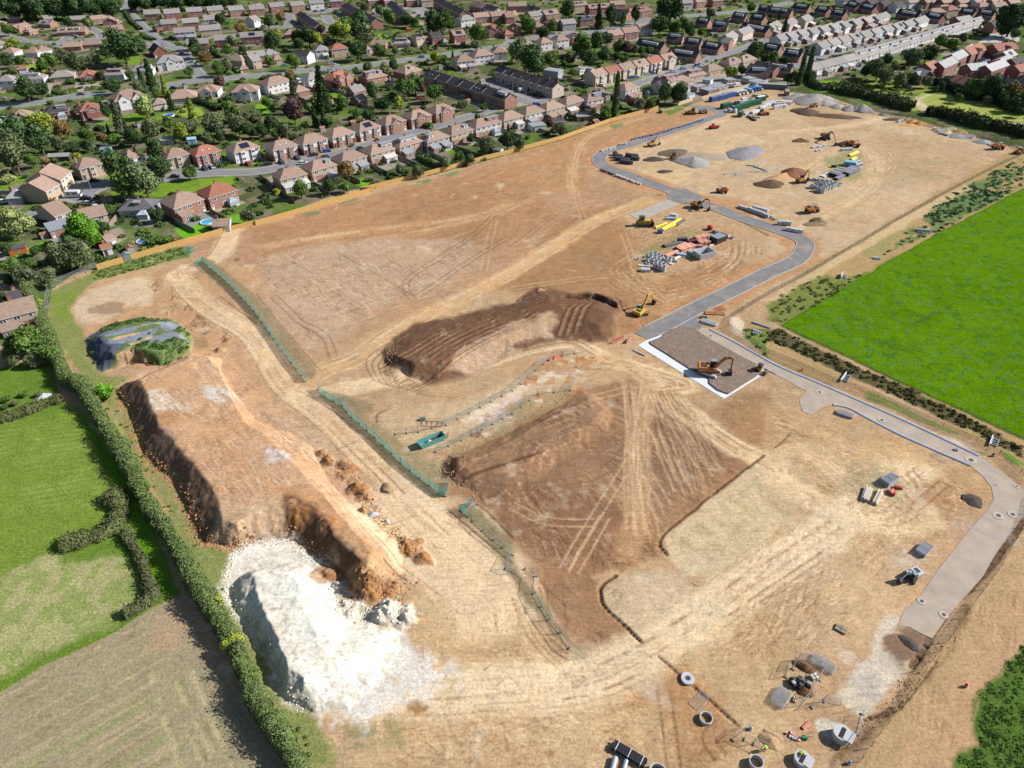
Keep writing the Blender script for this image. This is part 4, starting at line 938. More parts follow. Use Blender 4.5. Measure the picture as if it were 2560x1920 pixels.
def ground_mat():
 m=bpy.data.materials.new("soil_and_grass");m.use_nodes=True
 n,l=m.node_tree.nodes,m.node_tree.links
 b=n["Principled BSDF"];b.inputs["Roughness"].default_value=.95;b.inputs["Specular IOR Level"].default_value=0.0
 at=n.new("ShaderNodeAttribute");at.attribute_name="earth_colour"
 ag=n.new("ShaderNodeAttribute");ag.attribute_name="growth"
 tc=n.new("ShaderNodeTexCoord")
 def nz(s,d,r_=.65,sc_=None):
  t=n.new("ShaderNodeTexNoise");t.inputs["Scale"].default_value=s;t.inputs["Detail"].default_value=d;t.inputs["Roughness"].default_value=r_
  if sc_:
   mp=n.new("ShaderNodeMapping");mp.inputs["Scale"].default_value=sc_;mp.inputs["Rotation"].default_value=(0,0,R(-40));l.new(tc.outputs["Object"],mp.inputs[0]);l.new(mp.outputs[0],t.inputs["Vector"])
  else:l.new(tc.outputs["Object"],t.inputs["Vector"])
  return t.outputs["Fac"]
 def mapr(o,a,b_,c,d):
  r_=n.new("ShaderNodeMapRange");r_.inputs[1].default_value=a;r_.inputs[2].default_value=b_;r_.inputs[3].default_value=c;r_.inputs[4].default_value=d
  l.new(o,r_.inputs[0]);return r_.outputs[0]
 def mul(a,b_):
  x=n.new("ShaderNodeMath");x.operation='MULTIPLY';l.new(a,x.inputs[0]);l.new(b_,x.inputs[1]);return x.outputs[0]
 n1=nz(1.6,6,.7);n2=nz(.35,4,.6);n3=nz(1.0,5,.7,(.25,2.2,1))
 f1=mul(mul(mapr(n1,.3,.7,.76,1.24),mapr(n2,.3,.7,.93,1.07)),mapr(n3,.3,.7,.86,1.14))
 n4=nz(2.4,4,.8)
 f2=mapr(n4,.32,.68,.62,1.38)
 n5=nz(2.2,8,.75);n6=nz(.12,3,.6)
 f1=mul(f1,mapr(n5,.55,.64,1.0,.60));f1=mul(f1,mapr(n5,.36,.45,1.18,1.0))
 mx=n.new("ShaderNodeMix");l.new(ag.outputs["Fac"],mx.inputs[0]);l.new(f1,mx.inputs[2]);l.new(mul(f1,f2),mx.inputs[3])
 vm=n.new("ShaderNodeVectorMath");vm.operation='SCALE';l.new(at.outputs["Color"],vm.inputs[0]);l.new(mx.outputs[0],vm.inputs["Scale"])
 l.new(vm.outputs[0],b.inputs["Base Color"])
 bp=n.new("ShaderNodeBump");bp.inputs["Strength"].default_value=.75;bp.inputs["Distance"].default_value=.16
 ad=n.new("ShaderNodeMath");ad.operation='ADD';l.new(n5,ad.inputs[0]);l.new(mul(n4,ag.outputs["Fac"]),ad.inputs[1])
 l.new(ad.outputs[0],bp.inputs["Height"]);l.new(bp.outputs[0],b.inputs["Normal"])
 return m
GM=ground_mat()
def sub_ground(name,mask,kind='structure',label=None,cat=None,group=None):
 """mask: which cells"""
 q=np.argwhere(mask)
 j,i=q[:,0],q[:,1]
 vid=np.stack([j*nx_+i,j*nx_+i+1,(j+1)*nx_+i+1,(j+1)*nx_+i],1)
 uniq,inv=np.unique(vid.ravel(),return_inverse=True)
 me=bpy.data.meshes.new(name)
 me.vertices.add(len(uniq))
 co=np.stack([X.ravel()[uniq],Y.ravel()[uniq],Z.ravel()[uniq]],1).astype(np.float32)
 me.vertices.foreach_set("co",co.ravel())
 nf=len(q)
 me.loops.add(nf*4);me.polygons.add(nf)
 me.loops.foreach_set("vertex_index",inv.ravel().astype(np.int32))
 me.polygons.foreach_set("loop_start",np.arange(0,nf*4,4,dtype=np.int32))
 me.polygons.foreach_set("loop_total",np.full(nf,4,np.int32))
 me.update(calc_edges=True)
 ca=me.color_attributes.new("earth_colour",'FLOAT_COLOR','POINT')
 cc=np.ones((len(uniq),4),np.float32);cc[:,:3]=Cc.reshape(-1,3)[uniq]
 ca.data.foreach_set("color",cc.ravel())
 ga=me.attributes.new("growth",'FLOAT','POINT');ga.data.foreach_set("value",Gg.ravel()[uniq].astype(np.float32))
 me.polygons.foreach_set("use_smooth",np.ones(nf,bool))
 me.materials.append(GM)
 return tag(put(name,me),label,cat,group,kind)
cid=ids[:-1,:-1];cs=site[:-1,:-1]
sub_ground("ground",(cid==0)&cs)
sub_ground("town_ground",~cs)
sub_ground("crop_field",cid==1)
sub_ground("meadow",cid==2)
sub_ground("stubble_field",cid==3)
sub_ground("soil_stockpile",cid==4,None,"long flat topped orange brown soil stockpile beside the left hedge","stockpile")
sub_ground("chalk_stockpile",cid==5,None,"white chalk stockpile at the lower left with its spill","stockpile")
sub_ground("topsoil_heap",cid==6,None,"long dark brown topsoil heap in the middle of the site","soil heap")
def sheet(name,pts,z,m,thick=0.0,kind='structure',**k):
 bm=bmesh.new()
 vs_=[bm.verts.new((p[0],p[1],z))for p in pts]
 f=bm.faces.new(vs_)
 f.normal_update()
 if f.normal.z<0:f.normal_flip()
 bmesh.ops.triangulate(bm,faces=[f])
 if thick:
  for e in list(bm.edges):
   if len(e.link_faces)==1:
    a,b_=e.verts
    bm.faces.new([a,b_,bm.verts.new((b_.co.x,b_.co.y,z-thick)),bm.verts.new((a.co.x,a.co.y,z-thick))])
 me=bpy.data.meshes.new(name);bm.to_mesh(me);bm.free();me.materials.append(m)
 return tag(put(name,me),k.get('label'),k.get('cat'),k.get('group'),kind)
def strip(name,pts,half,z,m,thick=0.0,kind='structure',**k):
 b=MB();L=offset(pts,half);Rr=offset(pts,-half)
 for i in range(len(pts)-1):
  b.quad((*Rr[i],z),(*Rr[i+1],z),(*L[i+1],z),(*L[i],z))
  if thick:
   b.quad((*Rr[i],z-thick),(*Rr[i+1],z-thick),(*Rr[i+1],z),(*Rr[i],z))
   b.quad((*L[i+1],z-thick),(*L[i],z-thick),(*L[i],z),(*L[i+1],z))
 return tag(b.build(name,m),k.get('label'),k.get('cat'),k.get('group'),kind)
M_TAR=mat("asphalt",alb(142,140,140),.9,var=.16,scale=.25,bump=.02)
M_TARN=mat("fresh_asphalt",alb(134,132,130),.9,var=.2,scale=.3,bump=.02,mud=(alb(196,168,132),.14,.5,.75))
M_KERB=mat("kerb_concrete",alb(186,186,188),.85,var=.12,scale=.6)
M_CONC=mat("dusty_concrete",alb(184,168,150),.9,var=.16,scale=.25,bump=.03,mud=(alb(206,176,140),.2,.5,.7))
M_GRAV=mat("crushed_gravel",alb(140,120,104),.95,var=.34,scale=1.6,bump=.2,mud=(alb(170,142,116),.1,.5,.7))
M_MEMB=mat("white_membrane",alb(236,238,240),.6,var=.08,scale=.5,bump=.12,mud=(alb(206,184,156),.5,.56,.6))
M_PAINT=mat("road_paint",alb(230,230,226),.7)
for k,(hw,vg,s_)in enumerate(TOWNROADS):
 c=spl(thin(Q(s_),4),5)
 strip("road" if k==0 else "side_road",c,hw,.05+k*.004,M_TAR)
b=MB();c=spl(thin(Q(TOWNROADS[0][2]),4),5)
acc=0
for i in range(len(c)-1):
 L=math.hypot(c[i+1][0]-c[i][0],c[i+1][1]-c[i][1]);t=0
 while t<L-2:
  f0,f1=t/L,(t+2)/L
  p0=tuple(c[i][q]+(c[i+1][q]-c[i][q])*f0 for q in(0,1));p1=tuple(c[i][q]+(c[i+1][q]-c[i][q])*f1 for q in(0,1))
  l_,r_=offset([p0,p1],.08),offset([p0,p1],-.08)
  b.quad((*r_[0],.13),(*r_[1],.13),(*l_[1],.13),(*l_[0],.13));t+=6
tag(b.build("road_marking",M_PAINT),kind='structure')
c=spl(Q(RD1),8)
strip("site_road",c,2.9,.03,M_TARN)
for sg in(-1,1):
 strip("kerb",offset(c,sg*3.03),.13,.13,M_KERB,.25)
sheet("site_road",Q(TAR),.04,M_TARN)
sheet("site_road",Q(JCT),.045,M_TARN)
sheet("concrete_pad",Q(PAD),.05,mat("pale_concrete",alb(186,176,160),.9,var=.1,scale=.3),.2)
sheet("site_road",Q(RD2P),.02,M_CONC)
for s_,w_ in(("@D 1380 115 1700 275 2212 560 @32 440 -10 1130 290 1825 618",.3),("@D 1250 175 1350 232 1900 520 2212 685",.12),("@32 560 178 700 205 900 312 1200 462 1750 700",.3)):
 strip("kerb",spl(Q(s_),6),w_,.16,M_KERB,.3)
for s_,o_ in(("@D 1380 115 1700 275 2212 560 @32 440 -10 1130 290 1825 618",-.45),("@32 560 178 700 205 900 312 1200 462 1750 700",-.45)):
 strip("kerb_haunch",offset(spl(Q(s_),6),o_),.22,.07,mat("wet_haunch",alb(110,122,136),.8,var=.2,scale=.8),.2)
sheet("membrane",Q(MEM),.03,M_MEMB,kind=None,label="white geotextile membrane laid out beneath the dark gravel bed",cat="membrane")
sheet("gravel_bed",Q(GRV),.34,M_GRAV,.5)
# ================================================================== BUILDINGS
M_ROOF=mat("roof_tiles",(.5,.5,.5),.85,var=.22,scale=1.2,tint=True,bump=.03)
M_WALL=mat("wall_render",(.5,.5,.5),.85,var=.08,scale=.8,tint=True)
M_BRICK=mat("brickwork",alb(176,130,110),.9,var=.16,scale=2.5,bump=.01)
M_BUFF=mat("buff_brickwork",alb(202,178,150),.9,var=.14,scale=2.5,bump=.01)
M_WHITE=mat("white_upvc",alb(238,238,236),.5,var=.04,scale=1)
M_GLASS=mat("window_glass",(.03,.04,.05),.12,spec=.6)
M_FELT=mat("grey_felt_roof",alb(160,164,168),.85,var=.14,scale=.8)
M_SOLAR=mat("solar_panel",(.012,.018,.04),.18,spec=.6)
M_WOODR=mat("red_hung_tiles",alb(164,86,74),.85,var=.14,scale=3)
M_CGLASS=mat("conservatory_glazing",alb(190,206,214),.15,spec=.7,var=.05)
RC={'b':(170,142,124),'o':(172,112,90),'g':(160,152,146),'k':(76,71,75),'t':(172,144,120),'L':(184,182,176),'s':(112,108,112)}
RW={'b':'brown','o':'orange red','g':'grey','k':'dark slate','t':'tan','L':'pale grey','s':'slate'}
WW={'w':'white','B':'red brick','c':'cream','Y':'buff brick','P':'buff brick','R':'red brick','W':'timber and white','r':'red brick','g':'grey'}
WC={'w':(236,232,224),'c':(222,204,180),'g':(170,176,178),'r':(164,108,94),'W':(150,100,74)}
_win={}
def win_mesh(w_,h_):
 k=(round(w_,1),round(h_,1))
 if k not in _win:
  b=MB();b.box(-w_/2,w_/2,-.06,.02,0,h_,0)
  n=max(1,int(w_/.85));pw=(w_-.2*(n+1))/n
  for q in range(n):
   x0=-w_/2+.2+q*(pw+.2)
   b.quad((x0,-.065,.12),(x0+pw,-.065,.12),(x0+pw,-.065,h_-.18),(x0,-.065,h_-.18),1)
  _win[k]=b.mesh("window",[M_WHITE,M_GLASS])
 return _win[k]
_ch=[]
def chimney_mesh():
 if not _ch:
  b=MB();b.box(-.45,.45,-.35,.35,-1.4,1.0,0);b.box(-.52,.52,-.42,.42,.85,1.0,0)
  for x in(-.2,.2):b.lathe([(.13,1.0),(.12,1.35)],(x,0,0),6,1)
  _ch.append(b.mesh("chimney",[M_BRICK,mat("chimney_pot",alb(190,120,84),.9)]))
 return _ch[0]
def pitched(b,x0,x1,y0,y1,z,rise,hip,ov=.4,th=.16,m=0):
 """roof skin with thickness over a rectangle, ridge along x"""
 X0,X1,Y0,Y1=x0-ov,x1+ov,y0-ov,y1+ov
 W=(Y1-Y0)/2;ym=(Y0+Y1)/2
 hp=min(W*.95,(X1-X0)/2-.3)if hip else 0
 zt=z+rise
 for dz,up in((0,1),(-th,0)):
  A=(X0,Y0,z+dz-(.0));B=(X1,Y0,z+dz);C_=(X1,Y1,z+dz);D=(X0,Y1,z+dz)
  E1=(X0+hp,ym,zt+dz);E2=(X1-hp,ym,zt+dz)
  b.quad(A,B,E2,E1,m);b.quad(C_,D,E1,E2,m)
  if hip:b.tri(B,C_,E2,m);b.tri(D,A,E1,m)
 b.quad((X0,Y0,z-th),(X1,Y0,z-th),(X1,Y0,z),(X0,Y0,z),1);b.quad((X1,Y1,z-th),(X0,Y1,z-th),(X0,Y1,z),(X1,Y1,z),1)
 if hip:
  b.quad((X1,Y0,z-th),(X1,Y1,z-th),(X1,Y1,z),(X1,Y0,z),1);b.quad((X0,Y1,z-th),(X0,Y0,z-th),(X0,Y0,z),(X0,Y1,z),1)
 else:
  for xx in(X0,X1):
   b.quad((xx,Y0,z-th),(xx,Y0,z),(xx,ym,zt),(xx,ym,zt-th),1);b.quad((xx,Y1,z-th),(xx,Y1,z),(xx,ym,zt),(xx,ym,zt-th),1)
def vary(c,rn,a=.1):
 k=rn.uniform(1-a,1+a)
 return tuple(min(1,2*v*k*rn.uniform(.97,1.03))for v in c)
def house(h,idx):
 rn=random.Random(idx*31+5)
 o=h['o'];L,W,H=h['L'],h['W'],h['H']
 if W>L*1.5 and 'W' not in ''.join(o):W=L*1.2
 rc=next((t[1]for t in o if len(t)==2 and t[0]=='r'),'b')
 wl=[t[1]for t in o if len(t)==2 and t[0]=='w'];wk=wl[-1]if wl else 'Y'
 gab='Gb' in o;gf='gf' in o;flat='flat' in o;chal='chal' in o
 dist=math.hypot(h['x'],h['y'])
 near=dist<430;mid=dist<600
 kind=h['kind']
 kw='garage' if H<=2.5 and W<=8 and not flat else 'outbuilding' if flat and W<8 else 'bungalow' if H<3.5 and not chal else 'chalet house' if chal else 'terrace block' if kind=='ter' else 'house'
 nm={'garage':'garage','outbuilding':'outbuilding','bungalow':'bungalow','chalet house':'chalet_house','terrace block':'terraced_house','house':'house'}[kw]
 if kw=='terrace block':kw='terraced house'
 feat='flat roofed' if flat else RW[rc]+(' hipped' if not gab and not gf and not chal else '')+' roofed'
 if len([1 for t in o if t[0]in 'dD' and len(t)==2]):ex_=' with dormer'
 elif 's' in o:ex_=' with solar panels'
 elif 'f1' in o or 'f2' in o:ex_=' with front gable'
 elif 'c' in o:ex_=' with conservatory'
 else:ex_=''
 if h['tot']==1:lab="%s %s %s%s in %s"%(feat,WW[wk],kw,ex_,h['place'])
 else:
  lab="%s %s %s%s, %s along %s"%(feat,WW[wk],kw,ex_,ordn(h['n']),h['place'])
 t=lab.split()
 if len(t)>16:lab="%s %s, %s along %s"%(feat,kw,ordn(h['n']),h['place'])
 if len(lab.split())>16:lab="%s, %s along %s"%(kw,ordn(h['n']),h['place'])
 h['short']="the %s %s of %s"%(ordn(h['n']),kw,h['place'].replace("the ","",1))
 rt=thing(nm,lab,kw,h['x'],h['y'],0,h['a'],"houses in "+h['place'].replace('the ','',1))
 rcol=vary(alb(*RC[rc]),rn,.12)
 x0,x1,y0,y1=-L/2,L/2,-W/2,W/2
 rise=(3.9 if chal else 2.7 if kind!='bung' else 2.3)*(W/8.6)**.7 if not flat else.1
 if kind=='bung' and H<3:rise=W*.27
 ym=0
 b=MB()
 two=wk in 'PRW'
 wm={'B':M_BRICK,'R':M_BRICK,'Y':M_BUFF,'P':M_BRICK}.get(wk,M_WALL)
 up=M_WALL if wk=='R' else M_BUFF if wk=='P' else wm
 hl_=H*.5 if wk in 'PR' else H
 b.box(x0,x1,y0,y1,-.3,hl_,0)
 if hl_<H:b.box(x0-.003,x1+.003,y0-.003,y1+.003,hl_,H,1)
 if gab and not flat and not gf:
  for xx in(x0,x1):b.poly([(xx,y0,H),(xx,y1,H),(xx,0,H+rise*W/(W+.8))],1)
 if gf:
  for yy in(y0,y1):b.poly([(x0,yy,H),(x1,yy,H),(0,yy,H+rise*1.3*L/(L+.8))],1)
 wcol=vary(alb(*WC.get(wk,(226,220,208))),rn,.06)
 b.build("wall",[wm,up],rt,color=wcol)
 b=MB()
 if flat:
  b.box(x0-.15,x1+.15,y0-.15,y1+.15,H,H+.22,0)
  b.build("roof",[M_FELT,M_WHITE],rt)
 elif gf:
  M90=MB();pitched(M90,y0,y1,x0,x1,H,rise*1.3,False)
  M90.v=[(-p[1],p[0],p[2])for p in M90.v]
  M90.build("roof",[M_ROOF,M_WHITE],rt,color=rcol)
 else:
  pitched(b,x0,x1,y0,y1,H,rise,not gab)
  for k,t_ in enumerate([t for t in o if t in('f1','f2','gb')]):
   n_=2 if t_=='f2' else 1
   for q in range(n_):
    cx=0 if n_==1 and kind!='bung' else(-L*.27 if n_==1 else(-.22+.44*q)*L);ww_=min(3.0,L*.28)
    g_=MB();pitched(g_,y0-1.0,0,-ww_,ww_,H,rise*.72,False,ov=.25)
    i_=len(b.v);b.v+=[(cx-p[1],p[0],p[2])for p in g_.v];b.f+=[tuple(i_+z for z in f)for f in g_.f];b.m+=g_.m
  b.build("roof",[M_ROOF,M_WHITE],rt,color=rcol)
  if 'f1' in o or 'f2' in o:
   n_=2 if 'f2' in o else 1
   for q in range(n_):
    cx=0 if n_==1 and kind!='bung' else(-L*.27 if n_==1 else(-.22+.44*q)*L);ww_=min(3.0,L*.28)
    g_=MB();g_.box(cx-ww_+.1,cx+ww_-.1,y0-1.0,y0+.5,0,H-.02,0)
    g_.poly([(cx-ww_,y0-1.0,H),(cx+ww_,y0-1.0,H),(cx,y0-1.0,H+rise*.66)],0)
    gbo=g_.build("gable_wing",[wm],rt,color=wcol)
    if mid:put("window",win_mesh(2.2,1.2),gbo,(cx,y0-1.0,H-1.5))
 def windows(yf,rot,zs,lim=9):
  n=max(2,int(L/3.1));n=min(n,lim)
  for z_ in zs:
   for q in range(n):
    x=x0+L*(q+.5)/n
    wd=1.9 if(q%3!=2)else 1.1
    if 'b1' in o and abs(x)<L*.3 and rot==0:continue
    if z_<1 and q in(0,n-1)and H>2.4:continue
    put("window",win_mesh(min(wd,L/n-.3),1.25),rt,(x,yf,z_),(0,0,rot))
 zs=[.9]if H<4 else[.9,H-1.6]
 if chal:zs=[.9]
 windows(y0,0,zs,9 if near else 5 if mid else 4)
 if near and gab and kw!='garage':
  put("window",win_mesh(1.2,1.1),rt,(x1,.5,zs[-1]),(0,0,R(90)))
 if near or mid:
  d_=MB();d_.box(-.48,.48,-.05,.02,0,2.05,0);d_.box(-.3,.3,-.07,-.04,1.2,1.8,1)
  dm=[rn.choice([M_WHITE,M_WHITE,mat("blue_door",alb(60,80,120),.5),mat("brown_door",alb(110,70,50),.6)]),M_GLASS]
  xs=[x0+.9,x1-.9]if L>11 else[x0+.9]
  dme=d_.mesh("door",dm)
  for x in xs:put("door",dme,rt,(x,y0,0))
 if 'b1' in o:
  for cx in((-L*.2,L*.2)if L>11 else(0,)):
   g_=MB();bw=1.55
   g_.prism([(0,0),(0,0)],0,0)if False else None
   pts=[(cx-bw,y0),(cx-bw*.62,y0-.75),(cx+bw*.62,y0-.75),(cx+bw,y0)]
   for zz0,zz1,mm in((-.2,.95,0),(.95,2.15,1),(2.15,3.3,0),(3.3,4.55,1),(4.55,H-.05,0)):
    for a_ in range(3):
     p,q=pts[a_],pts[a_+1];g_.quad((*p,zz0),(*q,zz0),(*q,zz1),(*p,zz1),mm)
    if mm==1:
     for a_ in range(3):
      p,q=pts[a_],pts[a_+1]
      nn=Vector((q[1]-p[1],-(q[0]-p[0]),0)).normalized()*.02
      if nn.y>0:nn=-nn
      for e0,e1 in(((.1,.46),(.54,.9))if a_==1 else((.15,.85),)):
       P_=[(p[0]+(q[0]-p[0])*e+nn.x,p[1]+(q[1]-p[1])*e+nn.y)for e in(e0,e1)]
       g_.quad((*P_[0],zz0+.12),(*P_[1],zz0+.12),(*P_[1],zz1-.12),(*P_[0],zz1-.12),2)
   g_.poly([(*p,H-.05)for p in pts],0)
   g_.build("bay_window",[wm if wk not in 'PR' else M_BRICK,M_WHITE,M_GLASS],rt,color=wcol)
 if chal:
  g_=MB();w2=L*.3
  g_.box(-w2,w2,y0*.62,0,H+.6,H+rise*.78,0)
  g_.box(-w2-.15,w2+.15,y0*.62-.15,.1,H+rise*.78,H+rise*.78+.15,1)
  dd=g_.build("dormer",[M_WHITE,M_FELT],rt)
  for x in(-w2*.5,w2*.5):put("window",win_mesh(w2*.8,1.1),dd,(x,y0*.62,H+1.0))
 for t_ in o:
  if len(t_)==2 and t_[0]in 'dD' and t_[1].isdigit()and not flat:
   big=t_[0]=='D'
   w2=(L*.22 if big and L>9 else 1.2)
   cx={'0':-L*.25,'1':0,'2':L*.25}[t_[1]if t_[1]in '012' else '1']
   if big and t_[1]=='1':w2=L*.34
   zt=H+rise*(.93 if big else.8)
   g_=MB();yf=y0*(.62 if big else.68)
   g_.box(cx-w2,cx+w2,yf,0,H+.5,zt,0);g_.box(cx-w2-.15,cx+w2+.15,yf-.2,.1,zt,zt+.18,1)
   dm_=rn.choice([M_WALL,M_WHITE,M_WOODR])if wk!='r' else M_WOODR
   dd=g_.build("dormer",[dm_,M_FELT],rt,color=vary(alb(206,204,200),rn,.1))
   for x in((cx-w2*.5,cx+w2*.5)if big else(cx,)):
    put("window",win_mesh(min(1.9,w2*.9),1.05),dd,(x,yf,H+.95))
 if 's' in o and not flat:
  sl=math.atan2(rise,W/2+.4)
  g_=MB()
  for q in range(4):
   for r_ in range(2):g_.box(-2.4+q*1.1,-1.38+q*1.1,r_*1.5,r_*1.5+1.42,.08,.12,0)
  g_.build("solar_panels",M_SOLAR,rt,(.3,y0-.4+1.1,H+1.1*math.tan(sl)+.05),(sl,0,0))
 if 'k' in o and not flat:
  sl=math.atan2(rise,W/2+.4)
  for q in(-1.6,1.4):
   g_=MB();g_.box(-.4,.4,0,1.1,.04,.12,0);g_.box(-.32,.32,.1,1.0,.12,.14,1)
   g_.build("skylight",[M_FELT,M_CGLASS],rt,(q,y0+1.2,H+1.6*math.tan(sl)),(sl,0,0))
 for t_ in o:
  if len(t_)==2 and t_[0]=='x' and t_[1].isdigit():
   n_=int(t_[1])
   for q in range(max(1,min(2,n_))):
    cx=(-L*.24 if q==0 else L*.24)if n_>1 or rn.random()<.5 else L*.22
    w2=L*rn.uniform(.17,.23);dp=rn.uniform(2.6,4.2)
    g_=MB();g_.box(cx-w2,cx+w2,y0-dp,y0-.003,-.2,2.4,0)
    g_.prism([(-dp-.25,2.4),(0,3.3),(0,3.12),(-dp-.25,2.25)],cx-w2-.2,cx+w2+.2,1,Matrix.Translation((0,y0,0))@Matrix(((0,1,0,0),(1,0,0,0),(0,0,1,0),(0,0,0,1))))
    ee=g_.build("rear_extension",[rn.choice([M_BUFF,M_BRICK,M_WALL]),rn.choice([M_ROOF,M_FELT,M_ROOF])],rt,color=rcol if rn.random()<.6 else vary(alb(214,208,198),rn))
    put("window",win_mesh(min(2.6,w2*1.5),1.7),ee,(cx,y0-dp,.4))
 if 'c' in o:
  cx=L*.2 if 'x1' not in o else-L*.22;w2=1.9
  g_=MB();g_.box(cx-w2,cx+w2,y0-3.0,y0-.003,-.1,.6,0);g_.box(cx-w2+.05,cx+w2-.05,y0-2.95,y0-.003,.6,2.1,1)
  g_.quad((cx-w2,y0-3.05,2.1),(cx+w2,y0-3.05,2.1),(cx+w2*.4,y0-1.6,2.9),(cx-w2*.4,y0-1.6,2.9),1)
  g_.quad((cx+w2,y0-3.05,2.1),(cx+w2,y0,2.1),(cx+w2*.4,y0,2.9),(cx+w2*.4,y0-1.6,2.9),1)
  g_.quad((cx-w2,y0,2.1),(cx-w2,y0-3.05,2.1),(cx-w2*.4,y0-1.6,2.9),(cx-w2*.4,y0,2.9),1)
  g_.quad((cx-w2*.4,y0-1.6,2.9),(cx+w2*.4,y0-1.6,2.9),(cx+w2*.4,y0,2.9),(cx-w2*.4,y0,2.9),1)
  for q in range(7):
   e=-w2+q*w2/3;g_.bar((cx+e,y0-3.0,.6),(cx+e,y0-3.0,2.15),.05,0);g_.bar((cx+e,y0-3.05,2.15),(cx+e*.4,y0-1.6,2.95),.045,0)
  g_.build("conservatory",[M_WHITE,M_CGLASS],rt)
 if not flat and kw!='garage' and not('Gb' in o and 'new red' in h['place']and rn.random()<.5):
  cxs=[0]if kind=='semi' and L>10 else[x1-.8 if rn.random()<.5 else x0+1.2]
  for cx in cxs:put("chimney",chimney_mesh(),rt,(cx,.2,H+rise-.1))
 h['rise']=rise
for i_,h in enumerate(HL):house(h,i_)
# ================================================================== TREES, HEDGES, UNDERGROWTH
def foliage(name,k=1.0):
 m=mat(name,(.5*k,.5*k,.5*k),.8,var=.42,scale=.55,tint=True,spec=.12)
 n,l=m.node_tree.nodes,m.node_tree.links
 return m
M_LEAF=foliage("foliage")
M_BARK=mat("bark",alb(120,104,84),.95,var=.2,scale=2)
def leaves(b,rn,c,rx,ry,rz,n,ls,seed,lobes=9,conical=0.0,core=True):
 """leaf sprays on overlapping lobes filling an ellipsoid"""
 nr=np.random.default_rng(seed)
 L=[]
 for k in range(lobes):
  v=nr.normal(size=3);v/=np.linalg.norm(v);v*=nr.uniform(.15,.62)
  L.append((v,nr.uniform(.42,.62)))
 if conical:
  L=[(np.array([nr.normal()*.12*(1-t),nr.normal()*.12*(1-t),-1+2*t]),(1-t*conical)*.75)for t in np.linspace(.05,.95,lobes)]
 per=n//len(L)
 S=np.array([rx,ry,rz]);C0=np.array(c)
 out_v=[];
 for v,r_ in L:
  d=nr.normal(size=(per,3));d/=np.linalg.norm(d,axis=1)[:,None]
  rr=r_*nr.uniform(.72,1.06,(per,1))
  if conical:d=d*np.array([1,1,.55])
  P=C0+(v+d*rr)*S
  P=P[P[:,2]>C0[2]-rz*1.02]
  m_=len(P)
  u_=nr.normal(size=(m_,3));u_/=np.linalg.norm(u_,axis=1)[:,None]
  w_=nr.normal(size=(m_,3));w_-=(w_*u_).sum(1)[:,None]*u_;w_/=np.linalg.norm(w_,axis=1)[:,None]
  s_=ls*nr.uniform(.6,1.3,(m_,1))
  out_v.append(np.stack([P-u_*s_,P+w_*s_*.6,P+u_*s_,P-w_*s_*.6],1).reshape(-1,3))
  if core:
   i=len(b.v);nn=8;mm=5
   for a_ in range(mm+1):
    ph=math.pi*a_/mm
    for q in range(nn):
     th=2*math.pi*q/nn
     j_=nr.uniform(.62,.82)*r_
     zc=.55 if conical else 1
     b.v.append(tuple(C0+(v+np.array([math.sin(ph)*math.cos(th),math.sin(ph)*math.sin(th),math.cos(ph)*zc])*j_)*S))
   for a_ in range(mm):
    for q in range(nn):
     p=(q+1)%nn
     b.f.append((i+a_*nn+q,i+(a_+1)*nn+q,i+(a_+1)*nn+p,i+a_*nn+p));b.m.append(0)
 V=np.concatenate(out_v);i=len(b.v)
 b.v+=[tuple(p)for p in V.tolist()]
 k=len(V)//4
 b.f+=[(i+4*q,i+4*q+1,i+4*q+2,i+4*q+3)for q in range(k)];b.m+=[0]*k
TREEV={}
def tree_variants(kind):
 if kind in TREEV:return TREEV[kind]
 out=[]
 for s_ in range(5 if kind=='round' else 3):
  b=MB();rn=random.Random(s_+len(kind))
  if kind=='round':leaves(b,rn,(0,0,1.15),1,1,.92,2600,.085,s_+1,lobes=11);th=.75
  if kind=='tall':leaves(b,rn,(0,0,1.35),.8,.8,1.2,2200,.085,s_+30,lobes=9);th=.7
  if kind=='cone':leaves(b,rn,(0,0,1.5),.8,.8,1.45,2000,.08,s_+50,lobes=9,conical=.8);th=.5
  if kind=='poplar':leaves(b,rn,(0,0,3.6),.9,.9,3.5,4200,.13,s_+70,lobes=14,conical=.45);th=.8
  if kind=='shrub':leaves(b,rn,(0,0,.55),1,1,.62,900,.11,s_+90,lobes=6);th=0
  cr=b.mesh("crown",[M_LEAF])
  t=None
  if th:
   g=MB();g.bar((0,0,-.1),(.02,.01,th+.2),.07,0,7,.05)
   for q in range(5):
    an=q*1.26+s_;g.bar((.02,.01,th*.7+q*.05),(math.cos(an)*.5,math.sin(an)*.5,th+.5),.035,0,5,.012)
   t=g.mesh("trunk",[M_BARK])
  out.append((cr,t))
 TREEV[kind]=out
 return out
KC={'a':(70,92,52),'m':(92,118,54),'y':(150,162,62),'u':(104,78,74),'e':(106,116,78),'o':(136,112,66),'p':(160,172,104),'g':(104,150,44),'t':(84,104,56)}
KW={'a':'dark green','m':'mid green','y':'yellow green','u':'purple leaved','e':'grey green','o':'autumn tinted','p':'pale green','g':'bright green','t':'deep green'}
SW={'round':'broad','tall':'upright','cone':'conical','poplar':'tall columnar','shrub':'rounded'}
SHORTS=[(h['x'],h['y'],h['short'])for h in HL]
LABELS={}
def nearest_short(x,y):
 best=min(SHORTS,key=lambda s:(s[0]-x)**2+(s[1]-y)**2)
 dx,dy=x-best[0],y-best[1]
 if abs(dx)>abs(dy)*.7:rel="left of" if dx<0 else "right of"
 else:rel="behind" if dy>0 else "in front of"
 return rel,best[2]
PLANTS=[]
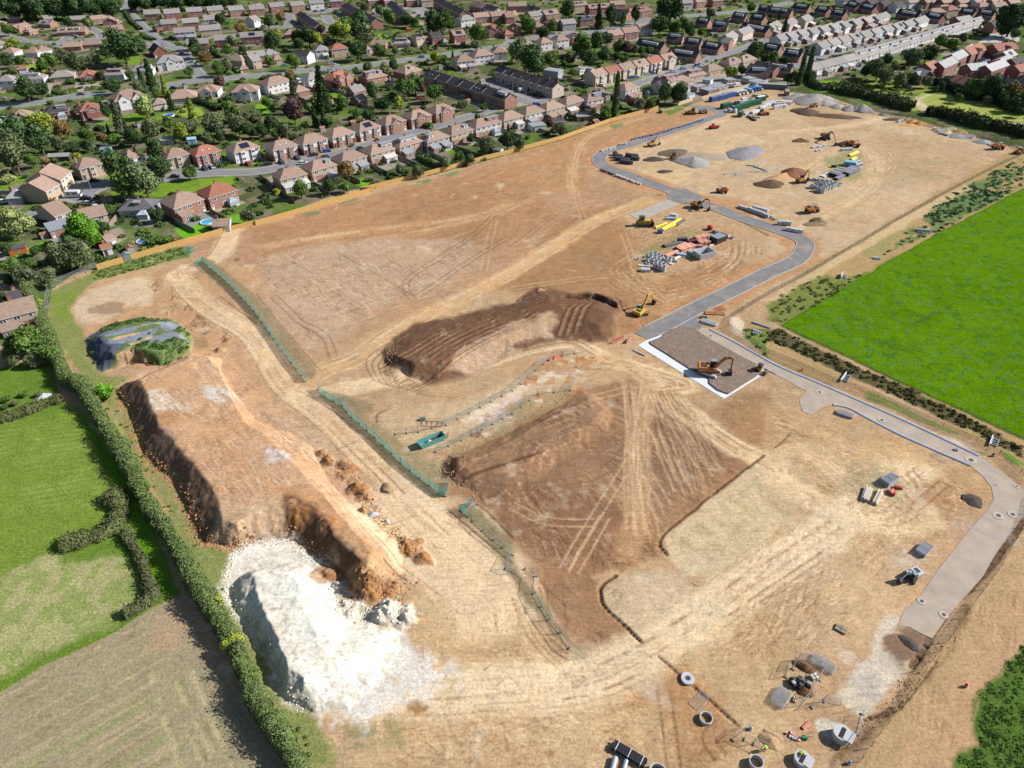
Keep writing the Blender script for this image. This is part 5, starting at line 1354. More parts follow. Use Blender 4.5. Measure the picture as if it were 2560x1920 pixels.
def plant(kind,col,x,y,r_m,seed,z=0.0,hs=1.0):
 rn=random.Random(seed)
 vs_=tree_variants(kind);cr,t=vs_[seed%len(vs_)]
 nm='shrub' if kind=='shrub' else 'tree' if kind in('round','tall')else 'conifer' if kind=='cone' else 'poplar'
 rt=put(nm,None,None,(x,y,z),(0,0,rn.uniform(0,6.28)),None,(r_m,r_m,r_m*hs))
 c=tuple(v*1.3 for v in vary(alb(*KC[col]),rn,.2))
 put("crown",cr,rt,color=c)
 if t:put("trunk",t,rt)
 rt["category"]=nm
 PLANTS.append([rt,kind,col,x,y,r_m])
 return rt
TREES="""00
60 40 90 ra;200 30 95 ra;330 50 90 ra;450 40 90 ra;560 40 85 ra;660 45 85 ra;750 50 80 ra;850 30 80 ra;950 50 80 ra;1150 10 60 ra;1250 15 60 ra;1400 5 60 ra;1550 10 60 ra;1700 5 60 ra;1850 5 60 ra;2000 5 50 ra;230 105 45 re;290 130 40 rm
130 80 70 ra;400 80 60 rt;520 90 60 ra;620 90 60 rt;850 90 60 ra;1000 20 60 ra;1320 20 50 ra;1480 20 55 ra;1620 15 50 ra;1780 15 50 ra;1930 15 50 ra
50 240 55 rm;140 265 30 sm;100 370 60 sy;590 190 50 ra;760 190 50 rm;1040 370 140 ra;1210 390 60 ra;910 440 60 ra;640 520 90 re;430 510 70 rm;500 470 60 re;820 510 60 re;60 520 60 ra;170 520 50 rm;100 600 40 re;390 620 40 sy;370 560 55 rm
210 760 95 ra;340 770 70 ra;620 690 50 sm;860 640 40 ra;990 740 60 ra;920 740 45 ra;1120 640 45 rm;1220 690 50 ca;1290 640 62 ca;1190 750 50 re;1340 800 45 rm;1415 740 45 cy;1470 870 40 ca;1620 610 45 rm;1900 710 50 ru;1900 585 60 rm;1770 490 60 ro;1700 430 60 ra;1840 440 50 ra;1960 560 55 re;1660 390 60 ra;1900 160 55 ra;2080 240 50 ro;2070 700 25 sm;2000 350 40 rm;1970 430 50 rm;2100 420 45 re
350 1040 90 ry;550 1090 85 ro;150 1170 140 ra;330 1200 115 ra;90 1310 110 te;1010 1000 70 ce;920 950 50 ta;1250 920 85 rp;1650 950 55 cy;860 1110 45 ra;930 1110 22 ca;1090 1110 38 ca;1300 1110 85 re;1150 1170 75 ra;740 1160 65 rm;620 1270 60 ra;740 1240 60 ra;500 1240 60 re;1540 1140 75 ry;1640 1090 70 re;1850 1060 95 re;2050 1060 95 re;2000 960 75 rm;1460 1060 60 rm;1990 860 40 rm;2180 1000 70 re;1780 1190 60 re;1900 1180 50 ra;2150 1120 60 ra;880 1190 55 ro;980 1200 60 rm;1320 1290 75 ta;1000 1430 125 ra;1230 1530 140 re;1090 1570 130 rm;1370 1440 105 ra;1620 1480 65 rm;400 1390 40 so;50 1540 70 sp;115 1490 35 sa;225 1520 30 sa;660 1340 45 sy;460 1390 40 sm;270 1380 60 rm;30 1130 90 ra;250 1050 60 ra
10
140 330 85 ra;190 300 45 ry;100 180 60 re;210 140 50 ro;560 245 40 ru;360 300 70 ra;450 310 70 ra;540 330 55 ry;370 370 55 ra;690 250 65 ry;760 250 75 ry;910 230 105 ra;950 300 90 re;880 420 80 ra;780 190 60 rm;1070 430 65 rm;1150 140 60 rm;1080 90 50 re;940 60 45 re;1300 170 50 ra;1370 180 50 rm;1540 200 95 ra;1670 170 85 rm;1920 280 85 rm;1900 380 45 re;1200 430 38 rm;1290 415 24 ca;1340 425 28 sy;1550 490 50 ry;1620 500 35 rm;1700 490 25 ca;110 520 42 rm;330 520 65 rm;290 640 48 ro;960 570 45 re;850 600 30 re;1110 600 50 re;1200 560 50 ra
560 770 92 ca;320 800 62 ca;690 720 55 ru;320 950 100 ru;150 940 38 rm;90 880 55 rm;460 910 60 re;600 900 55 re;740 880 60 rm;1010 780 58 ta;1080 900 65 ra;1290 740 85 rm;1250 820 50 re;1370 720 75 ra;1430 760 45 ru;1540 790 75 rm;1240 890 45 ty;980 980 60 ra;870 980 40 rm;500 1000 45 ca;580 1010 42 ca;640 1040 45 rm;130 1040 75 ra;250 1130 60 re;60 1120 60 ra;170 1150 50 rm;1490 1080 50 sm;1960 920 38 rm;1910 1010 30 rm;2060 925 28 sp;1780 900 50 re;830 1250 28 se;1050 1200 24 sm;380 1630 75 rm;640 1600 65 ra;700 1560 45 re;780 1610 50 rm;1410 1460 65 re;1240 1460 42 re;1640 1400 55 re;1850 1370 50 re;1990 1240 80 re;1850 1190 45 ra;2170 1210 75 ra;2180 1120 28 ca;1760 1350 45 rm;540 640 40 ra;1160 760 30 sm;420 1180 40 sm;330 1180 45 sa;2100 1290 50 sm;1320 1340 30 se;560 1500 30 sa
20
60 430 85 re;200 510 120 ra;340 500 75 rm;270 280 58 ra;140 200 75 rm;350 220 50 rm;470 80 75 ra;750 140 48 ca;860 130 55 ta;960 160 30 cm;520 180 45 re;1070 120 45 ta;1370 70 110 ra;1280 200 75 ra;1400 220 58 rm;1480 200 50 rm;1550 260 55 ra;1640 270 45 rm;2070 60 40 rm;1720 100 42 re;600 380 85 rm;720 350 75 ra;820 330 55 re;650 480 68 ra;790 460 68 ra;930 400 55 rm;1000 410 55 ru;1060 420 48 re;1180 430 38 rm;560 400 55 ra;500 500 50 re;900 480 50 sa;960 500 50 sm;1120 430 40 rm
1330 800 60 ta;1450 800 80 ra;1100 900 55 re;1200 890 55 rm;1040 880 45 ru;800 970 55 rm;700 980 40 re;500 990 28 rm;1900 620 55 ry;1990 600 42 ra;2060 640 28 ra;2090 430 65 ra;2150 410 48 rm;2190 500 45 ra;420 1110 55 re;60 1230 55 re;140 1180 30 sm;1290 960 26 sm;1250 610 14 ca;530 620 34 rm;1160 930 34 sa;350 1120 30 su
30
30 500 58 rm;140 520 42 ra;360 640 48 ra;180 660 55 ra;460 740 52 se;150 220 34 ca;105 120 22 ca;1250 480 78 re;1380 450 75 ra;1030 510 45 ra;960 600 80 re;1020 640 80 re;860 600 60 ra;1100 570 45 re;1150 690 55 re;1250 690 50 ra;1380 700 48 re;2130 140 120 ra;1780 730 92 rm;1960 750 92 ra;1560 700 48 re;1650 840 42 rm;2110 780 80 ro;2130 880 68 ra;2050 400 50 re;1500 350 55 rm;1600 370 45 rm;1700 320 45 re;1640 550 24 rm;1500 740 40 ra;1720 780 40 re;2180 960 45 ra;2040 250 55 ra;2140 280 50 re;1110 810 18 sm;1930 520 16 ca;1400 60 22 ca;1880 200 30 rm
1720 690 40 ra;1840 780 50 ra;2050 840 60 ra;1900 860 40 re;2200 850 60 ra;1440 760 30 re;2230 920 50 re
01
700 290 130 rg;790 380 90 rg;600 400 80 ra;560 520 140 re;720 540 105 re;450 520 85 re;300 500 50 ra;200 700 95 re;370 720 95 re;120 640 75 rm;100 270 130 rp;230 260 70 rp;30 200 55 ry;880 290 65 ra;960 150 38 rm;1340 410 70 sm;1440 400 60 sm;1360 480 40 sp;1240 490 30 sy;1500 410 40 so;1140 440 30 sp;2140 200 70 re;230 1270 140 rm;350 1230 80 ra;110 1330 90 ra;60 1400 70 rm;400 1390 95 rm;100 1450 60 re;260 1440 70 re;480 650 60 re;280 620 60 rm;30 900 50 ra;40 480 60 ra;60 760 50 ra
02
40 120 50 sm;130 160 40 se;200 80 45 sm;30 190 40 sa;340 90 40 se;900 60 75 rg"""
fr='00';n_=0
for ln in TREES.split('\n'):
 ln=ln.strip()
 if not ln:continue
 if ln in FR:fr=ln;continue
 for it in ln.split(';'):
  a=it.split();x_,y_,r_=map(float,a[:3]);kk={'r':'round','c':'cone','t':'tall','s':'shrub'}[a[3][0]];cc=a[3][1]
  sx,sy=src(fr,x_,y_)
  rm=r_*FR[fr][2]*mpp(sx,sy,3)
  ar={'round':1.0,'tall':.8,'cone':.8,'shrub':1.0}[kk]
  sc_=rm/ar*1.06
  zc={'round':1.15,'tall':1.35,'cone':1.5,'shrub':.55}[kk]*sc_
  X_,Y_=grd(sx,sy,zc)
  plant(kk,cc,X_,Y_,sc_,n_,gz(X_,Y_));n_+=1
for k,(fr,x_,yb,h_,w_)in enumerate((("20",885,1020,22,2.9),("30",262,735,17,3.0),("30",330,690,18.5,3.0))):
 X_,Y_=grd(*src(fr,x_,yb))
 plant('poplar','t',X_,Y_,w_,k,0,h_/7.1/w_)
rn=random.Random(77)
ROADPTS=[]
for hw,vg,s_ in TOWNROADS:
 for p in spl(Q(s_),8):ROADPTS.append((p[0],p[1],hw+2.2))
RP=np.array(ROADPTS)
HP=np.array([(h['x'],h['y'],math.cos(h['a']),math.sin(h['a']),h['L']/2,h['W']/2)for h in HL])
PL0=[(p[3],p[4],p[5])for p in PLANTS]
def free(x,y,r_):
 if(np.hypot(RP[:,0]-x,RP[:,1]-y)<RP[:,2]+r_*.4).any():return False
 dx,dy=x-HP[:,0],y-HP[:,1]
 u_=np.abs(dx*HP[:,2]+dy*HP[:,3])-HP[:,4];v_=np.abs(-dx*HP[:,3]+dy*HP[:,2])-HP[:,5]
 return not((u_<r_*.7)&(v_<r_*.7)).any()
NOGO=[Q(s_)for s_ in("@10 370 120 620 170 640 260 430 240","@20 950 700 1450 560 1560 500 1420 600 1050 760","@20 -100 740 100 860 250 880 330 830 380 770 200 840 0 740","@30 1820 370 1930 280 2170 285 2170 360 1950 370","@30 1250 850 1330 800 1500 815 1900 870 2300 950 2300 1160 1900 1040 1620 960 1400 940 1250 960","@30 1460 700 1700 540 2000 480 2212 450 2212 700 1800 700","@00 1380 1590 2000 1515 2050 1540 2000 1600 1800 1659 1370 1659","@00 800 980 1000 970 1400 950 1450 1020 1250 1060 830 1090","@01 1500 320 1720 250 1840 360 1610 430","@20 1500 640 2212 640 2212 740 1500 880")]
AREA=Q("@00 -200 -10 2212 -60 @10 2212 -60 @20 2212 -30 @30 2300 -10 2300 900 1400 780 1250 700 500 680 380 600 250 760 0 700 @20 1640 840 1260 930 840 1050 420 1200 0 1310 @10 2000 1380 1500 1500 900 1640 @01 1900 300 1500 430 850 640 700 680 300 760 -100 700")
ax0,ax1=min(p[0]for p in AREA),max(p[0]for p in AREA);ay0,ay1=min(p[1]for p in AREA),max(p[1]for p in AREA)
def pip(poly,x,y):return bool(inpoly(poly,np.array([x]),np.array([y]))[0])
cnt_t=0;cnt_s=0;STUFFPTS=[]
NT=len([p for p in PLANTS if p[1]in('round','tall')])
tries=0
while tries<9000:
 tries+=1
 y=ay0+(ay1-ay0)*rn.random()**1.15;x=rn.uniform(-1,1)*(y*.66+60)
 if not(ax0<x<ax1)or not pip(AREA,x,y)or any(pip(q,x,y)for q in NOGO):continue
 big=rn.random()<.3
 r_=rn.uniform(2.6,4.3)if big else rn.uniform(1.2,2.4)
 if not free(x,y,r_):continue
 if any((x-p[0])**2+(y-p[1])**2<((r_+p[2])*.5)**2 for p in PL0):continue
 far=y>430
 c=rn.choice("aaammmeeetyopua" if big else "aammmeetyt")
 if big and NT+cnt_t<296:plant('round',c,x,y,r_,1000+tries);cnt_t+=1
 elif not big and cnt_s<235:plant('shrub',c,x,y,r_,2000+tries);cnt_s+=1
 elif not big and len(STUFFPTS)<1700:STUFFPTS.append((x,y,r_))
 else:continue
 PL0.append((x,y,r_))
print("plants",len(PLANTS),cnt_t,cnt_s,len(STUFFPTS))
_cnt={}
for p in PLANTS:
 rt,kind,col,x,y,r_=p
 nm=rt["category"]
 rel,sh_=nearest_short(x,y)
 base_="%s %s %s"%(KW[col],SW[kind],nm)if kind!='shrub' else "%s shrub"%KW[col]
 if kind=='cone':base_="%s conical conifer"%KW[col]
 if kind=='poplar':base_="tall columnar poplar"
 _cnt.setdefault((base_,rel,sh_),[]).append(p)
for(base_,rel,sh_),ps in _cnt.items():
 ps.sort(key=lambda p:p[3])
 for k,p in enumerate(ps):
  pre="" if len(ps)==1 else(("leftmost","rightmost")[k]if len(ps)==2 else "leftmost" if k==0 else "rightmost" if k==len(ps)-1 else ordn(k))
  lab=("%s %s %s %s"%(pre,base_,rel,sh_)).strip()
  w_=lab.split()
  if len(w_)>16:lab=("%s %s %s the %s"%(pre,base_,rel," ".join(sh_.replace("the ","").replace("first ","first ").split()[:9]))).strip()
  p[0]["label"]=" ".join(lab.split()[:16])
  p[0]["group"]={"tree":"trees","shrub":"garden shrubs","conifer":"conifers","poplar":"poplars"}[p[0]["category"]]+" among the houses"
def leaf_cloud(pts,name,label,cat,col,ls=.3,per=60,z0=True,seed=1,kind='stuff',flat=.7):
 """pts: x, y, radius"""
 nr=np.random.default_rng(seed)
 P=np.array(pts);N=len(P)
 i=np.repeat(np.arange(N),per)
 d=nr.normal(size=(N*per,3));d/=np.linalg.norm(d,axis=1)[:,None];d[:,2]=np.abs(d[:,2])
 rr=P[i,2][:,None]*nr.uniform(.6,1.05,(N*per,1))
 zb=np.array([gz(p[0],p[1])for p in pts])[i]
 c=np.stack([P[i,0],P[i,1],zb],1)+d*rr*np.array([1,1,flat])
 u_=nr.normal(size=(N*per,3));u_/=np.linalg.norm(u_,axis=1)[:,None]
 w_=nr.normal(size=(N*per,3));w_-=(w_*u_).sum(1)[:,None]*u_;w_/=np.linalg.norm(w_,axis=1)[:,None]
 s_=ls*nr.uniform(.6,1.4,(N*per,1))
 V=np.stack([c-u_*s_,c+w_*s_*.6,c+u_*s_,c-w_*s_*.6],1).reshape(-1,3).astype(np.float32)
 me=bpy.data.meshes.new(name);n4=len(V)
 me.vertices.add(n4);me.vertices.foreach_set("co",V.ravel());me.loops.add(n4);me.polygons.add(n4//4)
 me.loops.foreach_set("vertex_index",np.arange(n4,dtype=np.int32));me.polygons.foreach_set("loop_start",np.arange(0,n4,4,dtype=np.int32));me.polygons.foreach_set("loop_total",np.full(n4//4,4,np.int32))
 me.update(calc_edges=True);me.materials.append(M_LEAF)
 o=put(name,me,color=tuple(min(1,2*v)for v in alb(*col)))
 return tag(o,label,cat,None,kind)
if STUFFPTS:
 leaf_cloud(STUFFPTS,"garden_undergrowth","mixed green shrubbery filling the gardens between the houses","undergrowth",(92,112,58),.5,90,seed=3)
def sprinkle(s_,dens,r0,r1,seed,sw=0):
 poly=Q(s_);rn_=random.Random(seed)
 xs=[p[0]for p in poly];ys_=[p[1]for p in poly]
 A=abs(sum(poly[k][0]*poly[(k+1)%len(poly)][1]-poly[(k+1)%len(poly)][0]*poly[k][1]for k in range(len(poly))))/2
 out=[];n=int(A*dens);t=0
 X_=np.array([rn_.uniform(min(xs),max(xs))for _ in range(n*6)]);Y_=np.array([rn_.uniform(min(ys_),max(ys_))for _ in range(n*6)])
 ok=inpoly(poly,X_,Y_)
 for x,y in list(zip(X_[ok],Y_[ok]))[:n]:
  out.append((float(x),float(y),rn_.uniform(r0,r1)))
 return out
leaf_cloud(sprinkle("@01 880 1200 1000 1140 1200 1090 1480 1120 1440 1170 1250 1150 1060 1200 960 1260 900 1250",.7,.5,1.0,1)+sprinkle("@01 1130 1410 1400 1370 1600 1330 1660 1360 1520 1470 1400 1500 1200 1470",.6,.5,1.0,2)+sprinkle("@01 1530 1190 1620 1180 1650 1300 1560 1300 1540 1250",.6,.4,.8,3)+sprinkle("@01 1150 1340 1400 1290 1450 1320 1250 1380",.12,.4,.7,4)+sprinkle("@01 740 1240 860 1220 850 1300 820 1500 770 1400",.2,.4,.8,5),"weeds","green weeds growing over the sheeted soil heap","weeds",(96,122,62),.2,40,seed=5)
leaf_cloud(sprinkle("@01 800 690 1500 490 1660 480 1640 550 1300 640 950 740 820 760",.45,.3,.8,6),"weeds","tall green weeds below the left end of the timber fence","weeds",(112,136,60),.2,30,seed=6)
leaf_cloud(sprinkle("@31 40 1190 110 1190 700 1480 1150 1659 1000 1659 600 1560 300 1400 0 1280",.7,.3,.8,7)+sprinkle("@32 850 0 1150 0 1900 380 2212 560 2212 640 1850 450 1350 220",.7,.3,.8,8),"ditch_weeds","dark brown green weeds along the ditch by the bright field","weeds",(98,102,62),.2,34,seed=7)
leaf_cloud(sprinkle("@31 960 560 1500 330 2100 0 1800 0 1550 60 1460 160 1340 220 1400 290 1160 330 1200 380 1100 480",.14,.4,1.0,9)+sprinkle("@31 1330 210 1600 0 2212 -300 2212 -60 2000 60 1500 280",.16,.4,1.0,10),"verge_weeds","blue green weeds in clumps between mesh fence and crop","weeds",(96,128,84),.28,26,seed=8)
leaf_cloud(sprinkle("@31 0 1110 0 980 300 780 480 720 600 760 740 740 860 690 500 950 110 1140",.2,.4,.9,11)+sprinkle("@21 2010 1180 2110 1200 2212 1200 2212 1440 2100 1330 2020 1260",.3,.3,.8,14),"rough_grass","rough olive green grass bank beside the mesh fence corner","grass",(120,130,66),.22,26,seed=9)
leaf_cloud(sprinkle("@33 2212 560 2150 690 2050 750 2000 870 1840 1010 1790 1200 1810 1350 1850 1480 1620 1600 1610 1700 2400 1800 2400 400",.9,.3,.9,12),"weeds","lush green weeds at the lower right corner","weeds",(108,140,62),.13,44,seed=10,flat=.3)
leaf_cloud(sprinkle("@02 900 20 1000 80 1220 590 1380 790 1600 1100 1790 1400 1700 1500 1560 1300 1300 1000 1120 700 960 400",.16,.25,.6,13)+sprinkle("@03 1700 0 1960 60 1950 400 2150 700 @13 100 900 400 1300 700 1500 600 1659 380 1500 100 1100 0 900",.22,.25,.6,15),"verge_weeds","green and straw weeds between the long hedge and the stockpiles","weeds",(126,140,66),.18,26,seed=11)
leaf_cloud(sprinkle("@30 480 740 620 700 1000 700 1250 760 1260 820 1000 900 700 800",.1,.8,2.0,16)+sprinkle("@30 330 720 560 760 640 800 400 770",.15,.6,1.4,17),"scrub","rough green scrub behind the thick hedge","scrub",(120,134,66),.4,60,seed=12)
def hedge(s_,half,hgt,col,label,seed,ls=.28,dens=11,pts=None,grp=None,name="hedge",z0=0.0):
 c=spl(pts if pts is not None else Q(s_),5)
 nr=np.random.default_rng(seed)
 seg=[math.hypot(c[k+1][0]-c[k][0],c[k+1][1]-c[k][1])for k in range(len(c)-1)]
 cum=np.concatenate([[0],np.cumsum(seg)]);Ltot=cum[-1]
 n=int(Ltot*(half*2+hgt*2)*dens)
 t=nr.random(n)*Ltot;cx=np.interp(t,cum,[p[0]for p in c]);cy=np.interp(t,cum,[p[1]for p in c])
 k=np.clip(np.searchsorted(cum,t)-1,0,len(seg)-1)
 ca=np.array(c);ex=ca[k+1,0]-ca[k,0];ey=ca[k+1,1]-ca[k,1];L=np.hypot(ex,ey)+1e-6
 ph=nr.uniform(0,6.28,8)
 def wob(tt):return 1+.09*np.sin(tt*.8+ph[0])+.15*np.sin(tt*.19+ph[1])+.07*np.sin(tt*1.9+ph[2])
 wv=wob(t)
 a=nr.uniform(-.12,math.pi+.12,n)
 rr=nr.uniform(.84,1.06,n)
 off=np.cos(a)*half*wv*rr;rr=rr*(1+(nr.random(n)<.22)*nr.uniform(0,.34,n));hz=np.power(np.clip(np.sin(a),0,1),.6)*hgt*wv*rr
 P=np.stack([cx-ey/L*off,cy+ex/L*off,hz+z0],1)
 u_=nr.normal(size=(n,3));u_/=np.linalg.norm(u_,axis=1)[:,None]
 w_=nr.normal(size=(n,3));w_-=(w_*u_).sum(1)[:,None]*u_;w_/=np.linalg.norm(w_,axis=1)[:,None]
 s2=ls*nr.uniform(.5,1.3,(n,1))
 V=np.stack([P-u_*s2,P+w_*s2*.6,P+u_*s2,P-w_*s2*.6],1).reshape(-1,3)
 b=MB();b.v=[tuple(p)for p in V.tolist()];b.f=[(4*q,4*q+1,4*q+2,4*q+3)for q in range(n)];b.m=[0]*n
 for q in range(len(c)-1):
  rows=[]
  for e in(q,q+1):
   p0=c[max(0,e-1)];p1=c[min(len(c)-1,e+1)];dx,dy=p1[0]-p0[0],p1[1]-p0[1];LL=math.hypot(dx,dy)or 1;ww=float(wob(cum[e]))
   rows.append([(c[e][0]-dy/LL*math.cos(x_)*half*.8*ww,c[e][1]+dx/LL*math.cos(x_)*half*.8*ww,z0+max(0,math.sin(x_))**.6*hgt*.84*ww)for x_ in(0,.5,1.1,1.57,2.04,2.64,3.1416)])
  for e in range(6):b.quad(rows[0][e],rows[0][e+1],rows[1][e+1],rows[1][e])
 o=b.build(name,M_LEAF,color=tuple(min(1,2*v)for v in alb(*col)))
 return tag(o,label,"hedge",grp)
hedge("@01 250 870 350 1080 440 1300 520 1480 600 1659 @02 730 60 840 250 960 450 1120 700 1230 950 1330 1120",1.8,3.9,(124,142,82),"long tall hedgerow left of the soil stockpile, upper stretch",1,.2,22)
hedge("@02 1320 1110 1480 1330 1580 1500 1660 1659 @03 1780 200 1900 400 2000 570 2050 655",1.7,3.9,(124,142,82),"tall hedgerow left of the chalk stockpile, middle stretch",2,.18,24)
hedge("@03 2040 640 2130 850 @13 -20 1010 80 1200 240 1420 340 1600 420 1800",1.6,3.9,(124,142,82),"tall hedgerow left of the chalk stockpile, lower stretch to the bottom edge",3,.17,26)
X_,Y_=grd(*src("03",2000,600),2.5);_t=plant('round','y',X_,Y_,1.9,3);tag(_t,"small yellow green tree standing in the gap of the long hedgerow","tree")
hedge("@02 -60 330 200 265 400 185 530 150",1.5,1.9,(108,116,70),"clipped hedge between the left lawn and the rubble bed",4,.24)
hedge("@02 540 1400 750 1350 950 1270 1040 1150 1030 1040 960 960",2.4,2.0,(110,118,70),"curved bramble hedge in the middle of the left meadow",5,.24)
hedge("@02 1090 1290 1160 1420 1240 1560 @03 1290 80 1330 180 1200 290 1090 340",1.2,1.8,(104,110,72),"narrow hedge along the inner edge of the lower meadow",6,.24)
hedge("@30 600 790 800 830 1000 880 1150 930 1250 950",5.0,4.2,(76,90,50),"thick dark hedge behind the grey gravel heaps",7,.5,4)
hedge("@30 1370 990 1500 1000 1640 1040 1800 1090 1950 1110 2100 1150 2250 1190",4.2,4.6,(70,86,48),"dark hedge between the site and the small green meadow",8,.5,5)
hedge("@30 340 690 420 760 560 780",2.4,2.6,(84,100,54),"hedge corner below the two columnar poplars",9,.45,5)
hedge("@30 1440 720 1600 790 1700 850 1900 870 2100 950 2250 990",3.2,3.6,(66,82,48),"dark hedge along the far side of the small green meadow",10,.5,4)
hedge("@30 1700 470 1450 330 1750 330",1.6,1.6,(96,120,56),"hedge behind the new red brick close",11,.5,4)
hedge("@00 465 810 560 815 655 790",2.0,2.4,(104,118,60),"square clipped hedge before the grey roofed bungalow",12,.3,8)
hedge("@00 745 785 910 760",1.2,1.3,(112,124,72),"low hedge in front of the red hipped bungalow",13,.3,8)
hedge("@10 60 690 150 675 220 660",1.4,2.2,(92,112,54),"hedge along the main road pavement left of the brown roofed house",14,.35,7)
hedge("@10 1390 1370 1500 1420 1600 1470",1.1,2.2,(92,114,56),"tall garden hedge running down towards the timber fence",15,.3,8)
hedge("@10 1595 400 1720 410",1.2,1.8,(108,130,58),"clipped hedge before the red brick house by the main road",16,.35,7)
hedge("@10 1270 480 1380 470",1.0,1.4,(112,130,60),"low hedge beside the yellow shrub",17,.35,7)
hedge("@00 215 150 300 170 395 185",1.5,1.8,(110,132,60),"bright hedge above the left end bungalow estate",18,.45,5)
hedge("@00 1230 310 1290 340 1340 350",2.0,2.2,(100,124,58),"hedge at the bend of the side lane",19,.4,5)
hedge("@00 1080 100 1140 190 1220 260",1.6,2.0,(96,116,58),"hedge down the left side of the lane",20,.45,5)
hedge("@00 1530 830 1640 870 1760 900 1900 960",1.8,2.6,(72,92,48),"dark hedge between two lawns behind the main road",21,.35,7)
hedge("@30 -60 200 60 215 120 260 180 270",1.6,2.0,(78,96,52),"dark clipped hedge at the end of the grey roofed row",22,.45,5)
for k in range(26):
 r_=random.Random(k+40);c=spl(Q("@01 250 870 350 1080 440 1300 520 1480 600 1659 @02 730 60 840 250 960 450 1120 700 1230 950 1370 1160 1480 1330 1580 1500 @03 1780 200 1900 400 1990 560 2040 640 2130 850 @13 80 1200 240 1420"),4)
 p=c[min(len(c)-1,int(k/25*(len(c)-1)))];rr=r_.uniform(1.3,2.1)
 o=plant('shrub',r_.choice("maeymgoe"),p[0]+r_.uniform(-.6,1.2),p[1]+r_.uniform(-.5,.5),rr,k,1.6)
 o["category"]="bush";o.name="bush";o["label"]="bush swelling out of the long left hedgerow, %s from its far end"%ordn(k);o["group"]="bushes in the long left hedgerow"
def rocks(pts,name,label,m,seed=1):
 nr=np.random.default_rng(seed);N=len(pts);P=np.array(pts)
 base_=np.array([(1,0,0),(0,1,0),(-1,0,0),(0,-1,0),(0,0,.8),(.6,.6,.5),(-.6,.5,.6)],float)
 tri=[(0,5,4),(5,1,4),(1,6,4),(6,2,4),(2,3,4),(3,0,4),(0,1,5),(1,2,6)]
 rot=nr.uniform(0,6.28,N);ca,sa=np.cos(rot),np.sin(rot)
 V=base_[None]*(1+nr.uniform(-.35,.35,(N,7,3)))*P[:,2][:,None,None]
 x=V[...,0]*ca[:,None]-V[...,1]*sa[:,None]+P[:,0][:,None];y=V[...,0]*sa[:,None]+V[...,1]*ca[:,None]+P[:,1][:,None]
 z=V[...,2]+np.array([gz(p[0],p[1])for p in pts])[:,None]-P[:,2][:,None]*.15
 vv=np.stack([x,y,z],-1).reshape(-1,3);b=MB();b.v=[tuple(q)for q in vv.tolist()]
 for i in range(N):b.f+=[tuple(i*7+q for q in t)for t in tri]
 b.m=[0]*len(b.f)
 return tag(b.build(name,m),label,name.replace('_',' '),None,'stuff')
def along(s_,n,w_,r0,r1,seed):
 c=spl(Q(s_),6);r_=random.Random(seed);out=[]
 for _ in range(n):
  t=r_.random()*(len(c)-1.001);i=int(t);f=t-i
  out.append((c[i][0]+(c[i+1][0]-c[i][0])*f+r_.gauss(0,w_),c[i][1]+(c[i+1][1]-c[i][1])*f+r_.gauss(0,w_),r0+(r1-r0)*r_.random()**3))
 return out
M_CLOD=mat("clods",alb(186,136,92),.95,var=.3,scale=.7);M_CHK=mat("chalk_lumps",alb(236,226,204),.95,var=.2,scale=.8);M_TCL=mat("dry_clods",alb(190,156,116),.95,var=.3,scale=.6)
rocks(along("@02 990 60 1110 250 1160 400 1240 590 1390 760 1510 860 1630 1100 1690 1250 1810 1370 2000 1410 2212 1345",1500,.8,.08,.38,1)+along("@12 260 1300 430 1400 600 1500 760 1640",350,.8,.1,.4,2)+along("@12 560 600 740 740 850 870 960 1000 1000 1100 1200 1290 1400 1460",900,1.0,.08,.34,3)+along("@13 780 40 900 150 1040 100 1130 130 1250 120",500,1.4,.08,.4,4)+sprinkle("@02 1250 60 1300 200 1500 520 1900 1000 2000 1150 2212 1100 2212 600",.5,.06,.16,5),"clods","orange brown clods fallen round the foot of the soil stockpile",M_CLOD,1)
rocks(along("@E 440 1180 390 1000 370 880 420 740 540 620 700 600 900 610 1060 690 1170 770",700,.5,.06,.3,6)+along("@E 430 1200 560 1330 660 1480 740 1600 @13 240 890 300 1050 440 1150",500,.6,.06,.3,7)+along("@13 700 80 840 320 1000 350 1130 300 1320 330",500,1.1,.08,.4,8)+sprinkle("@E 620 900 1000 900 1300 1200 1600 1400 1900 1600 1000 1659 800 1400",.35,.05,.15,9)+sprinkle("@13 100 300 900 300 1300 600 1000 1000 400 1150",.3,.05,.15,10),"chalk_lumps","white chalk lumps around the edge of the chalk stockpile",M_CHK,2)
rocks(sprinkle("@13 900 500 2212 200 @23 1300 300 2212 0 @33 900 300 600 1300 @23 1500 1659 @13 1200 1659 900 1300",.5,.04,.12,11)+sprinkle("@22 0 100 1900 500 1300 1320 1300 1600 0 1100",.35,.05,.15,12)+sprinkle("@32 0 600 1500 700 1900 1000 1300 1659 0 1600",.35,.05,.13,13)+along("@12 1600 720 1640 800 1760 860 1900 970",300,.7,.06,.3,14)+along("@12 1600 690 1800 560 2100 420 @22 300 180 500 80",500,.6,.06,.26,15)+along("@11 1120 1640 1180 1480 1150 1340 1300 1260",400,.9,.06,.3,16)+along("@33 1640 500 1250 850 1130 1100 830 1300",700,.5,.05,.25,17)+sprinkle("@33 1960 100 2212 0 2212 500 1800 1000 1700 1659 700 1659",.5,.04,.11,18),"clods","small dry clods scattered over the bare lower ground",M_TCL,3)
